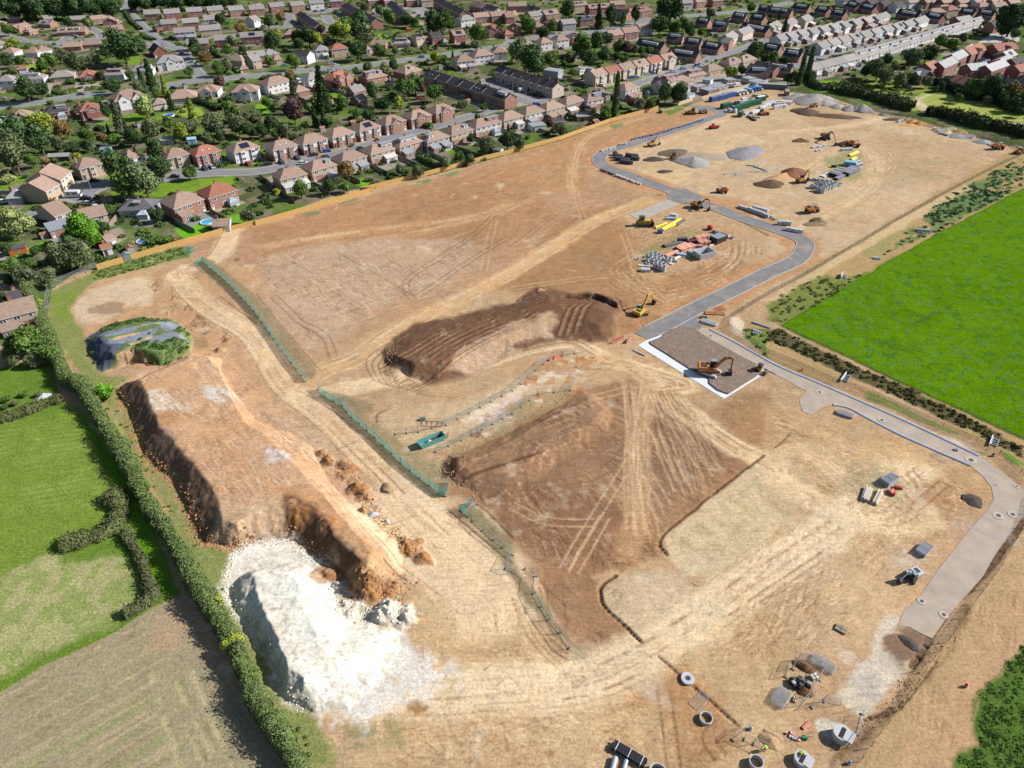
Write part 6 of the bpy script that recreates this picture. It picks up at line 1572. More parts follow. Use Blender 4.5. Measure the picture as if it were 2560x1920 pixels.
# ================================================================== SITE AND STREET OBJECTS
def at(fr,x,y,z=0.0):
 X_,Y_=grd(*src(fr,x,y),z);return X_,Y_
def hdg(a,b_):return math.atan2(b_[1]-a[1],b_[0]-a[0])
M_STEEL=mat("galvanised_steel",alb(184,192,198),.5,.3,var=.08,scale=3)
M_DARK=mat("black_rubber",(.018,.018,.02),.85)
M_DKST=mat("dark_steel",(.05,.052,.055),.6,.3,var=.2,scale=3)
M_ORNG=mat("orange_plant_paint",alb(204,132,62),.6,var=.25,scale=1.5)
M_YELL=mat("yellow_plant_paint",alb(222,182,66),.6,var=.22,scale=1.5)
M_RED=mat("red_plant_paint",alb(206,44,52),.5,var=.1,scale=1.5)
M_CGREY=mat("precast_concrete",alb(204,206,204),.9,var=.12,scale=1.2)
M_TIMB=mat("fresh_timber",alb(232,200,146),.8,var=.16,scale=1.2)
M_OLDT=mat("weathered_timber",alb(156,140,122),.9,var=.2,scale=1.5)
M_PAL=mat("pale_sawn_timber",alb(244,232,206),.8,var=.1,scale=2)
M_BLUE=mat("blue_container_paint",alb(70,100,158),.6,var=.1,scale=1)
M_GREEN=mat("green_container_paint",alb(38,104,78),.6,var=.1,scale=1)
M_CLAY=mat("terracotta_plastic",alb(232,150,124),.5,var=.1,scale=2)
M_YPIPE=mat("yellow_duct",alb(250,232,20),.5)
M_BPIPE=mat("black_duct",(.03,.03,.036),.45,spec=.5)
M_WRAP=mat("white_wrapping",alb(236,238,240),.45,var=.1,scale=2)
M_TEAL=mat("teal_skip_paint",alb(110,172,160),.6,var=.12,scale=1.5)
M_CARP=mat("car_paint",(.5,.5,.5),.3,tint=True,spec=.6)
M_NET=see_through("green_debris_net",alb(96,196,172),.52)
_n,_l=M_NET.node_tree.nodes,M_NET.node_tree.links
_t=_n.new("ShaderNodeBsdfTranslucent");_t.inputs[0].default_value=(*alb(96,200,176),1)
_a=_n.new("ShaderNodeMixShader");_a.inputs[0].default_value=.6
_mx=[q for q in _n if q.type=='MIX_SHADER' and q!=_a][0]
_l.new(_n["Principled BSDF"].outputs[0],_a.inputs[1]);_l.new(_t.outputs[0],_a.inputs[2]);_l.new(_a.outputs[0],_mx.inputs[2])
M_WIRE=see_through("welded_wire",alb(170,178,180),.16,.3)
M_WIRED=see_through("green_wire",alb(70,84,74),.30)
M_HIVIS=mat("hi_vis_yellow",alb(206,240,30),.8)
M_BRBAR=mat("red_barrier",alb(224,84,60),.5)
M_EARTH=mat("loose_earth",alb(126,92,62),.95,var=.3,scale=1.2,bump=.12)
M_GREYG=mat("grey_gravel",alb(168,160,152),.95,var=.22,scale=1.2,bump=.1)
M_ORGS=mat("orange_sand",alb(214,158,92),.95,var=.2,scale=1.2,bump=.08)
M_DKGR=mat("dark_gravel",alb(84,74,66),.95,var=.4,scale=2.5,bump=.15)
def wheel(b,x,y,r_,w_,m=0):
 b.tube((x,y-w_/2,r_),(x,y+w_/2,r_),r_,r_*.02,m,12)
_veh={}
def car_meshes(kind):
 if kind in _veh:return _veh[kind]
 body,gl=MB(),MB()
 if kind=='car':
  body.prism([(-2.1,.3),(2.05,.3),(2.1,.72),(1.3,.86),(-2.05,.92)],-.86,.86,0)
  gl.prism([(-1.95,.9),(1.2,.86),(.55,1.38),(-1.35,1.4)],-.76,.76,0);body.prism([(-1.3,1.38),(.5,1.36),(.45,1.45),(-1.25,1.46)],-.7,.7,0)
  wx,L_=(-1.3,1.3),2.1
 elif kind=='van':
  body.prism([(-2.6,.35),(2.5,.35),(2.55,.9),(1.9,1.25),(1.3,2.1),(-2.6,2.15)],-.98,.98,0)
  gl.prism([(1.35,1.2),(1.95,1.2),(1.4,1.95),(1.0,1.95)],-1.0,1.0,0);gl.prism([(1.97,1.22),(1.99,1.24),(1.42,2.02),(1.38,2.0)],-.85,.85,0)
  wx,L_=(-1.6,1.6),2.5
 else:
  body.prism([(-3,.4),(3,.4),(3,1.1),(2.4,1.6),(2.4,2.7),(-3,2.75)],-1.1,1.1,0)
  gl.prism([(2.42,1.3),(2.9,1.2),(2.44,1.62)],-1.12,1.12,0);gl.box(-2,-1,-1.12,-1.1,1.5,2.1,0);gl.box(.2,1.4,-1.12,-1.1,1.5,2.1,0)
  wx,L_=(-1.9,1.9),3
 wh=MB();wh.tube((0,-.11,0),(0,.11,0),.33,.02,0,10)
 hl_=MB();hl_.box(L_-.06,L_+.02,-.14,.14,.62,.78)
 _veh[kind]=(body.mesh("body",[M_CARP]),gl.mesh("windows",[M_GLASS]),wh.mesh("wheel",[M_DARK]),hl_.mesh("headlight",[M_WHITE]),wx,.8 if kind=='car' else.9)
 return _veh[kind]
CARC={'w':('white',(236,238,240)),'k':('black',(46,50,60)),'s':('silver',(176,184,192)),'r':('red',(190,30,44)),'b':('blue',(54,112,190)),'g':('grey',(112,118,126)),'l':('light blue',(150,200,226))}
CARS=[]
def car(fr,x,y,col,ang,kind='car',where=None):
 X_,Y_=at(fr,x,y,.7)
 bo,gl,wh,hl_,wx,wy=car_meshes(kind)
 nm={'car':'parked_car','van':'van','camper':'camper_van'}[kind]
 rt=put(nm,None,None,(X_,Y_,max(.06,gz(X_,Y_)+.02)),(0,0,R(ang)))
 put("body",bo,rt,color=vary(tuple(v for v in alb(*CARC[col][1])),random.Random(int(x*3+y)),.05));put("windows",gl,rt)
 for a_ in wx:
  for s_ in(-1,1):put("wheel",wh,rt,(a_,s_*wy,.33))
 for s_ in(-1,1):put("headlight",hl_,rt,(0,s_*.6,0))
 rt["category"]=nm.replace('_',' ').replace('parked ','')
 CARS.append((rt,X_,Y_,CARC[col][0],nm.replace('_',' '),where))
A1,A2=40,-48
for ln in """00 A1;1570 455 r -95;1625 505 s -70;1655 530 g -70;1690 555 w -70;275 292 w 0;1500 757 k 12;645 307 s 0;1770 1452 k A2;1830 1440 s A2;1890 1415 k A2;2145 1412 r A2;815 1556 k 20;1510 1521 k 10;700 810 g 12;40 1020 s 0
01;640 30 w 5 camper;770 92 w 10;830 125 w 5;740 50 k 5;20 80 w 0
10;1430 490 b 15;1560 392 r 10;100 1412 k 20;220 1398 k A2;355 1360 k A2;405 1406 w 20;500 1332 k 30;612 1300 b 20;600 1350 g 20;905 1282 k 30;65 222 w 0;515 95 k 20;575 90 b 20;612 76 w 20;1790 378 k A2;690 560 w 30;640 545 s 30;372 702 w -60 van;250 560 s 20;1290 45 r -40;1210 20 s 0;560 45 g 20;320 180 w 0
20;90 780 w 35 van;210 895 b 30;160 808 k A2;200 814 k A2;240 820 g A2;775 735 w -40;1035 666 b 20;1072 660 s 20;1160 636 w 20;1205 625 b 20;1330 596 k 20;1392 615 w 20;1480 590 l 20;1635 550 w 30;1600 562 b 30;1702 525 w 30;1960 375 w 25;2000 360 s 25;2030 356 s 25;2055 350 k 25;360 286 w 0;690 225 w 0;1450 528 w 40;940 665 s 30;90 75 s 0;1950 735 w 30 van;1890 745 w -20 van
30;290 226 k 20;700 420 k 30;650 432 w 30;830 387 w 30;780 395 s 30;890 368 g 30;1045 300 w 30 camper;1190 290 s 30;1215 282 w 30;1270 265 k 30;1620 202 w 30;1540 210 k 30;440 516 g 20;402 522 w 20;1810 532 k -40;1830 522 g -40;1852 512 b -40;460 186 w 20;960 350 s 30;1100 320 g 30;1500 215 s 30;2050 180 w 0;1900 150 s 0;2110 120 w 0
B in_the_site_compound;1110 245 w -30 van;1175 228 w -30 van;1238 218 w -30 van;1330 190 l -40 van;1390 170 b -30 van;1440 160 b -30 van;1495 152 l -30 van;1450 275 l 10;1605 275 k 10;1120 395 k 30;1185 380 w 30;1255 350 w 30 van;1330 335 s 30""".split('\n'):
 its=ln.split(';');h0=its[0].split();fr=h0[0]
 for it in its[1:]:
  a=it.split();an={'A1':A1,'A2':A2}.get(a[3]);an=float(a[3])if an is None else an
  car(fr,float(a[0]),float(a[1]),a[2],an,a[4]if len(a)>4 else 'car',"in the site compound" if fr=='B' else None)
_c={}
for c in CARS:
 if c[5]:key=(c[3],c[4],c[5])
 else:
  rel,sh_=nearest_short(c[1],c[2]);key=(c[3],c[4],rel+" "+sh_)
 _c.setdefault(key,[]).append(c)
for key,cs_ in _c.items():
 cs_.sort(key=lambda c:c[1])
 for k,c in enumerate(cs_):
  pre="" if len(cs_)==1 else ordn(k)+" "
  lab=pre+key[0]+" "+key[1]+" "+key[2]
  if pre:lab+=" from the left"
  c[0]["label"]=" ".join(lab.split()[:16]);c[0]["group"]="vehicles parked about the streets and compound"
def tracks_part(rt,L_,w_,gauge,m=None,h_=.8):
 for s_ in(-1,1):
  b=MB();pts=[(-L_/2,h_*.5),(-L_/2+.25,.02),(L_/2-.25,.02),(L_/2,h_*.5),(L_/2-.3,h_),(-L_/2+.3,h_)]
  b.prism(pts,s_*gauge/2-w_/2,s_*gauge/2+w_/2,0)
  n=int(L_/.3)
  for q in range(n):b.box(-L_/2+.3+q*.3,-L_/2+.42+q*.3,s_*gauge/2-w_/2-.02,s_*gauge/2+w_/2+.02,h_-.01,h_+.05)
  b.build("track",m or M_DKST,rt)
def excavator(lab,base,tip,size=1.0,col=None,swing=0.0,elbow=.55,top=5.2,white=False,name="excavator"):
 x,y=base;z=gz(x,y);a=hdg(base,tip)
 rt=thing(name,lab,"excavator",x,y,z,a-swing,None)
 s=size;col=col or M_ORNG
 tracks_part(rt,4.2*s,.6*s,2.5*s,mat("pale_track",alb(214,208,196),.8)if white else None,.85*s)
 H_=put("house_body",None,rt);bpy.data.objects.remove(H_)
 M=Matrix.Rotation(swing,4,'Z')
 b=MB();b.box(-2.6*s,1.3*s,-1.35*s,1.35*s,1.0*s,1.35*s,1,M);b.box(-2.7*s,-.2*s,-1.35*s,1.35*s,1.35*s,2.25*s,0,M,.12*s,.08*s);b.box(-.2*s,1.2*s,-1.35*s,-.4*s,1.35*s,1.9*s,0,M);b.box(-2*s,-.9*s,-.9*s,.7*s,2.25*s,2.36*s,1,M)
 bd=b.build("body",[col,M_DKST],rt)
 b=MB();b.box(-.15*s,1.35*s,.3*s,1.3*s,1.35*s,2.95*s,0,M,.12*s,.06*s);b.box(-.05*s,1.2*s,.36*s,1.24*s,2.95*s,3.05*s,1,M)
 b.build("cab",[M_GLASS,mat("pale_cab_roof",alb(150,170,178),.5)],rt)
 D_=math.hypot(tip[0]-x,tip[1]-y);D_=max(D_,3.5*s)
 e=(D_*elbow,top*s)
 b=MB()
 def arm(p,q,w0,w1,m=0):
  p3=M@Vector((p[0],-.15*s,p[1]));q3=M@Vector((q[0],-.15*s,q[1]));b.bar(p3,q3,w0*s,m,4,w1*s)
 kx=(e[0]*.55+.4*s,e[1]*.98)
 arm((.6*s,1.7*s),kx,.32,.38);arm(kx,e,.38,.26);b.bar(M@Vector((1.0*s,.05*s,1.3*s)),M@Vector((kx[0]*.9,.05*s,kx[1]*.8)),.09*s,1)
 b.build("boom",[col,M_STEEL],rt)
 b=MB();tp=(D_-.2*s,1.35*s)
 arm((e[0]-.7*s,e[1]+.35*s),e,.18,.24);arm(e,tp,.24,.17);b.bar(M@Vector((kx[0],-.15*s,kx[1]+.4*s)),M@Vector((e[0]-.6*s,-.15*s,e[1]+.4*s)),.09*s,1)
 b.build("dipper_arm",[col,M_STEEL],rt)
 b=MB();b.prism([(tp[0]-.5*s,tp[1]),(tp[0]+.3*s,tp[1]+.1*s),(tp[0]+.35*s,.3*s),(tp[0]-.3*s,0),(tp[0]-.9*s,.35*s),(tp[0]-.75*s,.6*s),(tp[0]-.2*s,.45*s)],-.75*s,.45*s,0,M)
 b.build("bucket",[M_DKST],rt)
 return rt
excavator("large orange excavator with white tracks working on the dark gravel bed",at('D',1375,670),at('D',1640,690),1.25,swing=.5,elbow=.93,top=4.6,white=True)
excavator("orange excavator on top of the dark topsoil heap, arm raised",at('21',1110,1035,1),at('21',1225,960),1.0,M_YELL,swing=.6,elbow=.62,top=5.4)
excavator("orange excavator straddling the road verge above the yellow ducts",at('A',1265,140),at('A',1480,190),1.0,swing=.3,elbow=.85,top=4.4)
excavator("dusty dark excavator reaching right beside the strip foundations",at('C',985,330),at('C',1175,450),1.05,mat("dusty_plant_paint",alb(150,108,74),.7,var=.2),swing=-.4,elbow=.55,top=4.6)
excavator("bright orange excavator left of the far concrete rings",at('C',570,1080),at('C',690,1050),.95,swing=.5,elbow=.75,top=5.2)
excavator("small yellow orange excavator beside the black roadway near the pipe coils",at('20',1210,1262),at('20',1275,1250),.85,mat("amber_plant_paint",alb(220,160,84),.6,var=.1),swing=-.3,elbow=.7,top=5.0)
excavator("white mini excavator next to the haul road in the lower right",at('33',1235,15),at('33',1128,70),.72,mat("white_plant_paint",alb(214,218,220),.5),swing=-.35,elbow=.5,top=3.6)
def dumper(lab,fr,x,y,ang,col=None,size=1.0,load=True,cab=True):
 X_,Y_=at(fr,x,y,.8);rt=thing("dumper",lab,"dumper",X_,Y_,gz(X_,Y_),R(ang));s=size;col=col or M_ORNG
 b=MB();b.box(-2.3*s,.2*s,-.8*s,.8*s,.7*s,1.3*s,0);b.box(-2.4*s,-1.2*s,-.75*s,.75*s,1.3*s,1.7*s,0,None,.1,.05);b.build("body",[col],rt)
 b=MB();b.prism([(.2*s,1.0*s),(2.1*s,1.0*s),(2.6*s,1.9*s),(.05*s,1.9*s)],-1.15*s,1.15*s,0)
 if load:b.lathe([(1.1*s,0),(.7*s,.35*s),(.1*s,.55*s)],(1.25*s,0,1.88*s),9,1,.15,3)
 b.build("skip",[col,M_EARTH],rt)
 for a_ in(-1.5,1.4):
  for q in(-1,1):
   b=MB();b.tube((a_*s,q*1.0*s-.25*s,.6*s),(a_*s,q*1.0*s+.25*s,.6*s),.6*s,.15*s,0,12);b.build("wheel",M_DARK,rt)
 if cab:
  b=MB()
  for px,py in((-1.1,-.6),(-1.1,.6),(-.1,-.6),(-.1,.6)):b.bar((px*s,py*s,1.2*s),(px*s,py*s,2.6*s),.05,0)
  b.box(-1.25*s,.05*s,-.75*s,.75*s,2.6*s,2.72*s,1);b.build("canopy",[M_DARK,mat("canopy_grey",alb(150,160,162),.6)],rt)
dumper("orange dumper with grey canopy beside the small earth pile on the right",'C',760,1560,200,None,1.2)
dumper("orange dumper with dark canopy next to the brown soil pile by the stores",'C',1490,430,150,None,1.2)
dumper("orange dumper parked at the far right next to the mesh fence",'30',1985,1275,180,None,1.15)
dumper("orange dumper cut by the right picture edge near the fence corner",'30',2175,1312,30,None,1.15)
dumper("white and black dumper parked beside the loader at the road head",'20',1650,965,0,mat("pale_dumper_paint",alb(190,200,204),.5),1.0)
dumper("small yellow dumper behind the dark oval soil heap",'30',397,912,20,M_YELL,.9)
dumper("orange site dumper in the open ground under the strip foundations",'21',1812,-10,0,None,1.0)
def bulldozer(lab,fr,x,y,ang,col,size=1.0,drum=False,name="bulldozer"):
 X_,Y_=at(fr,x,y,.8);rt=thing(name,lab,name.replace('_',' '),X_,Y_,gz(X_,Y_),R(ang));s=size
 if drum:
  b=MB();b.tube((1.5*s,-1*s,.65*s),(1.5*s,1*s,.65*s),.65*s,.1,0,16);b.build("drum",M_DKST,rt)
  for q in(-1,1):
   b=MB();b.tube((-1.3*s,q*.9*s-.25,.65*s),(-1.3*s,q*.9*s+.25,.65*s),.65*s,.15,0,12);b.build("wheel",M_DARK,rt)
  b=MB();b.box(-2.2*s,.2*s,-.9*s,.9*s,.8*s,1.5*s,0,None,.1,.1);b.box(.2*s,2.3*s,-1.15*s,-1.0*s,.5*s,.8*s);b.box(.2*s,2.3*s,1.0*s,1.15*s,.5*s,.8*s);b.build("body",col,rt)
 else:
  tracks_part(rt,3.8*s,.6*s,2.3*s,None,.95*s)
  b=MB();b.box(-1.6*s,1.9*s,-.75*s,.75*s,.7*s,1.7*s,0,None,.08,.06);b.box(1.9*s,2.1*s,-.6*s,.6*s,.8*s,1.5*s,0);b.build("body",col,rt)
  b=MB();b.prism([(2.6*s,.1),(2.85*s,.15),(2.7*s,.7*s),(2.85*s,1.3*s),(2.65*s,1.3*s)],-1.7*s,1.7*s)
  for q in(-1,1):b.bar((0,q*1.55*s,.5*s),(2.7*s,q*1.4*s,.4*s),.1*s)
  b.build("blade",M_DKST,rt)
 b=MB();b.box(-1.3*s,.1*s,-.65*s,.65*s,1.5*s,2.7*s,1,None,.1,.06);b.box(-1.4*s,.2*s,-.75*s,.75*s,2.7*s,2.82*s,0);b.build("cab",[M_DKST,M_GLASS],rt)
bulldozer("yellow bulldozer near the yellow ducts, blade to the right",'A',335,400,5,M_YELL,1.3)
bulldozer("yellow roller standing at the corner of the white membrane",'D',2030,622,-40,M_YELL,.85,True,"road_roller")
bulldozer("orange roller working in the grey spoil near the pipe coils",'20',1400,1362,-80,M_ORNG,1.0,True,"road_roller")
bulldozer("orange wheeled loader at the head of the new black road",'20',1552,972,190,M_ORNG,1.1,False,"wheeled_loader")
bulldozer("orange wheeled loader among the stores below the green containers",'B',1560,580,20,M_ORNG,1.1,False,"wheeled_loader")
def telehandler(lab,fr,x,y,ang,col):
 X_,Y_=at(fr,x,y,.8);rt=thing("telehandler",lab,"telehandler",X_,Y_,gz(X_,Y_),R(ang))
 b=MB();b.box(-2.4,2.2,-.9,.9,.7,1.35,0,None,.1,.05);b.box(-2.3,-.4,-1.1,-.2,1.35,1.8);b.build("body",col,rt)
 b=MB();b.box(-.6,.8,.2,1.05,1.35,2.4,0,None,.1,.06);b.build("cab",M_GLASS,rt)
 b=MB();b.bar((-2.2,-.1,1.9),(3.0,-.1,1.2),.22,0,4,.16);b.build("boom",col,rt)
 b=MB();b.box(3.0,3.1,-.7,.6,.4,1.3);b.box(3.1,4.2,-.5,-.38,.4,.47);b.box(3.1,4.2,.3,.42,.4,.47);b.build("forks",M_DKST,rt)
 for a_ in(-1.5,1.5):
  for q in(-1,1):
   b=MB();b.tube((a_,q*.95-.22,.6),(a_,q*.95+.22,.6),.6,.2,0,12);b.build("wheel",M_DARK,rt)
telehandler("red telehandler on the bare ground below the new black road",'20',1740,1098,20,M_RED)
def container(lab,fr,x,y,ang,L_,m,h_=2.6,w_=2.45,name="shipping_container",roof=None):
 X_,Y_=at(fr,x,y,h_/2);rt=thing(name,lab,name.split('_')[-1],X_,Y_,gz(X_,Y_),R(ang))
 b=MB();b.box(-L_/2,L_/2,-w_/2,w_/2,.12,h_,0)
 n=int(L_/.5)
 for q in range(n):
  xx=-L_/2+.15+q*(L_-.3)/n;b.box(xx,xx+.2,-w_/2-.04,w_/2+.04,.3,h_-.12,0)
 b.build("shell",[m],rt)
 b=MB()
 for xx in(-L_/2-.03,L_/2-.12):
  for yy in(-w_/2-.05,w_/2-.1):b.box(xx,xx+.15,yy,yy+.15,0,h_+.03)
 b.build("corner_post",M_DKST,rt)
 b=MB();b.box(-L_/2+.1,L_/2-.1,-w_/2+.1,w_/2-.1,h_,h_+.06);b.build("roof",roof or m,rt)
 b=MB();b.box(L_/2,L_/2+.06,-w_/2+.15,-.04,.25,h_-.15);b.box(L_/2,L_/2+.06,.04,w_/2-.15,.25,h_-.15)
 for yy in(-.7,-.35,.35,.7):b.bar((L_/2+.09,yy,.2),(L_/2+.09,yy,h_-.1),.025,1)
 b.build("door",[m,M_STEEL],rt)
M_BRF=mat("pale_blue_roof",alb(120,140,176),.6)
container("short blue site container at the left end beside the red gate",'B',730,320,32,6,M_BLUE,roof=M_BRF)
container("long blue site container in the middle of the blue row",'B',870,290,32,6,M_BLUE,roof=M_BRF)
container("long blue site container at the right end next to white vans",'B',985,255,32,9,M_BLUE,roof=M_BRF)
container("green container in front at the left end of the green row",'B',1110,495,32,6,M_GREEN)
container("green container second from the left in the green row",'B',1215,452,32,9,M_GREEN)
container("long green container third from left in the green row",'B',1400,395,32,11,M_GREEN)
container("green container with pale roof at the right end of the row",'B',1535,320,32,6,M_GREEN,roof=M_WHITE)
container("dark green container standing alone behind the white tanks",'B',940,440,32,7,M_GREEN)
container("small green store container alone below the green row",'B',1185,585,60,3.5,mat("faded_green_paint",alb(96,120,100),.6))
container("long grey site cabin against the trees at the compound end",'B',1735,110,8-20,16,mat("grey_cabin",alb(120,124,130),.6),2.8,3,"site_cabin",M_FELT)
container("grey brown steel container next to the gravel heaps",'B',1985,220,75,6,mat("taupe_container",alb(170,156,140),.6))
def skip(lab,fr,x,y,ang,m,L_=3.6,w_=1.8,h_=1.5,fill=None,name="skip"):
 X_,Y_=at(fr,x,y,.7);rt=thing(name,lab,name.replace('_',' '),X_,Y_,gz(X_,Y_),R(ang));b=MB()
 o=[(-L_/2,-w_/2),(L_/2,-w_/2),(L_/2,w_/2),(-L_/2,w_/2)];k=.82
 for q in range(4):
  p,r_=o[q],o[(q+1)%4]
  b.quad((p[0]*k,p[1]*k,0),(r_[0]*k,r_[1]*k,0),(*r_,h_),(*p,h_));b.quad((*p,h_),(*r_,h_),(r_[0]*.94,r_[1]*.9,h_),(p[0]*.94,p[1]*.9,h_));b.quad((p[0]*.94,p[1]*.9,h_),(r_[0]*.94,r_[1]*.9,h_),(r_[0]*.78,r_[1]*.75,.15),(p[0]*.78,p[1]*.75,.15))
 b.quad(*[(p[0]*.78,p[1]*.75,.15)for p in o]);b.build("shell",m,rt)
 if fill:
  b=MB();b.lathe([(.75,0),(.6,.5),(.2,.8)],(-.5,0,.2),8,0,.3,2);b.box(.2,1.3,-.5,.4,.2,1.0,1);b.build("rubbish",fill,rt)
skip("pale teal skip holding rubbish inside the fenced archaeology strip",'12',1515,490,32,M_TEAL,7.0,2.2,1.6,[M_WRAP,M_DKST])
skip("open grey concrete trough at the right of the pipe store",'A',1375,950,25,M_CGREY,6.5,4.5,2.4,name="trough")
container("dark square steel box with open end among the pink pipes",'A',1625,665,35,5,M_DKST,2.3,3.6,"steel_box",mat("pale_lid",alb(150,160,160),.5))
_ring={}
def ring_mesh(r_,h_):
 k=(r_,h_)
 if k not in _ring:
  b=MB();b.tube((0,0,0),(0,0,h_),r_,r_-.13,0,20);_ring[k]=b.mesh("ring_wall",[M_CGREY])
 return _ring[k]
def ring(fr,x,y,r_,h_,lab,grp=None,z=0.0,name="concrete_ring"):
 X_,Y_=at(fr,x,y,h_+z);o=put(name,ring_mesh(r_,h_),None,(X_,Y_,max(gz(X_,Y_),-.1)+z));tag(o,lab,"concrete ring",grp);return o
RG="concrete rings in the near pipe store"
for k,(x,y,h_)in enumerate(((460,915,.9),(540,905,.9),(600,930,.9),(655,955,.9),(460,955,.9),(540,945,.9),(535,985,.9),(610,975,.9),(600,1010,.9),(680,1012,.9),(490,1010,1.6),(555,1035,1.2),(650,1040,1.0),(620,1078,1.0),(545,1090,1.7),(615,1108,1.9),(685,1095,1.7),(690,1140,1.9),(380,965,.45),(235,1008,.3),(395,1012,.8),(410,1080,.7),(730,1000,1.6),(790,995,1.6))):
 ring('A',x,y,.82,h_,["grey concrete ring %s from the left of the near pipe store"%ordn(i_)for i_ in range(24)][sorted([460,540,600,655,460.1,540.1,535,610,600.1,680,490,555,650,620,545,615,685,690,380,235,395,410,730,790]).index([460,540,600,655,460.1,540.1,535,610,600.1,680,490,555,650,620,545,615,685,690,380,235,395,410,730,790][k])],RG)
for k,(x,y,h_,r_)in enumerate(((770,1120,1.4,1.1),(840,1128,1.4,1.1),(892,1150,2,1.1),(955,1178,2,1.1),(1000,1140,2,1.1),(1050,1125,2,1.1),(1110,1100,2.2,1.1),(1155,1075,2.2,1.1),(1210,1100,1.0,1.2),(1250,1095,.9,1.0),(935,1035,1.5,1.1),(1020,1045,1.8,1.1),(862,1075,1.2,1.1),(790,1020,.6,1.3),(880,1020,1.0,1.0),(970,1080,1.6,1.0),(1080,1055,1.4,1.0))):
 ring('C',x,y,r_,h_,"wide concrete ring, %s from left among the far rings"%ordn(sorted((770,840,892,955,1000,1050,1110,1155,1210,1250,935,1020,862,790,880,970,1080)).index(x)),"concrete rings in the far pipe store")
ring('23',1680,1220,1.35/1.25,.75,"single open concrete ring beside the flat fence panel")
ring('23',2115,1600,1.1,1.1,"tall open concrete ring in the trench at the bottom edge")
ring('23',1262,1690,1.4,.9,"open concrete ring half cut by the bottom edge")
def lid(fr,x,y,r_,h_,lab,hole='square',name="manhole_cover_slab"):
 X_,Y_=at(fr,x,y,h_);rt=thing(name,lab,"manhole slab",X_,Y_,gz(X_,Y_),R(20));b=MB()
 b.tube((0,0,-.2),(0,0,h_),r_,r_-.1,0,22);b.tube((0,0,h_-.14),(0,0,h_+.002),r_-.08,r_*.42,0,22);b.build("slab",M_CGREY if hole=='square' and r_>1 and h_>.3 else mat("dusty_collar",alb(196,184,166),.9,var=.15),rt)
 b=MB();b.tube((0,0,h_-.3),(0,0,h_-.05),r_*.44,.02,0,12);b.build("opening",M_DKST,rt)
lid('23',1520,880,1.15,.55,"round pale slab with square opening left of the flat fence panel")
for k,(fr,x,y,r_,lb)in enumerate((('32',447,68,.95,"near the top of the dusty road"),('32',985,310,.95,"beside the dark haunched kerb"),('32',1755,655,1.3,"where the kerbs end"),('32',1975,870,.5,"small white one on the bend"),('32',2152,882,.6,"on the outer side of the bend"),('32',1992,1135,1.15,"left one of the pair below the bend"),('32',2117,1125,1.05,"right one of the pair below the bend"),('33',1330,215,.85,"with dark ring at the left edge of the haul road"),('33',1520,332,.85,"with dark ring at the right edge of the haul road"),('21',1715,1242,.9,"just below the junction beside the gravel bed"))):
 lid(fr,x,y,r_,.14,"low round manhole collar %s"%lb,name="manhole_collar")
def tank(lab,fr,x,y,r_,h_):
 X_,Y_=at(fr,x,y,h_);rt=thing("precast_chamber",lab,"chamber",X_,Y_,gz(X_,Y_),R(-40));b=MB()
 b.lathe([(r_,-.2),(r_,h_)],(0,0,0),26,0);b.box(-.05,r_*1.3,-r_*.75,r_*.75,h_-.25,h_+.08,0);b.build("chamber_wall",M_CGREY,rt)
 b=MB();b.box(-r_*.2,r_*.25,-r_*.72,r_*.6,h_+.03,h_+.1);b.build("opening",M_DARK,rt)
tank("large round concrete chamber with dark slot beside the white chalk patch",'33',645,1350,1.4,1.5)
tank("concrete chamber at the bottom edge with worker leaning over it",'33',300,1572,1.25,1.1)
def timber_fence(s_,hgt,lab,m,name="timber_fence",step=3.1):
 c=Q(s_);b=None;rt=thing(name,lab,"fence",c[0][0],c[0][1]);ox,oy=c[0];k=0
 for a,e in zip(c[:-1],c[1:]):
  L_=math.hypot(e[0]-a[0],e[1]-a[1]);n=max(1,round(L_/step));an=hdg(a,e)
  for q in range(n):
   p0=(a[0]+(e[0]-a[0])*q/n-ox,a[1]+(e[1]-a[1])*q/n-oy);k+=1
   r_=random.Random(k);g=MB();w_=L_/n;nb=10
   M=Matrix.Translation((p0[0],p0[1],0))@Matrix.Rotation(an,4,'Z')
   for j in range(nb):
    g.box(j*w_/nb+.01,(j+1)*w_/nb-.01,-.02-(j%2)*.015,.01,-.2,hgt+r_.uniform(-.03,.03),0,M)
   g.box(-.06,.06,.012,.12,-.2,hgt+.04,0,M)
   for zz in(.35,hgt-.35):g.box(0,w_,.012,.07,zz,zz+.09,0,M)
   g.build("fence_panel",m,rt,color=(r_.uniform(.9,1.1)*.5*1.9,)*3)
M_FEN=mat("larch_fence",tuple(v*.55 for v in alb(232,186,112,1.0)),.85,var=.12,scale=1.5,tint=False)
FENP="@01 845 672 1130 585 1550 462 1960 345 2212 285 @11 0 290 560 128 1000 0 @10 900 1659 1500 1510 2000 1375 @20 0 1322 420 1208 840 1058 1262 945"
def tf(s_,h_,lab,m):timber_fence(s_,h_,lab,m,step=3.4)
tf(FENP,2.0,"long new timber fence between the back gardens and the site",M_FEN)
tf("@20 1436 912 1560 872 1640 862 1800 818 2000 765 2212 712",1.9,"cream hoarding along the far edge of the site compound",mat("cream_hoarding",alb(226,206,170),.85,var=.08))
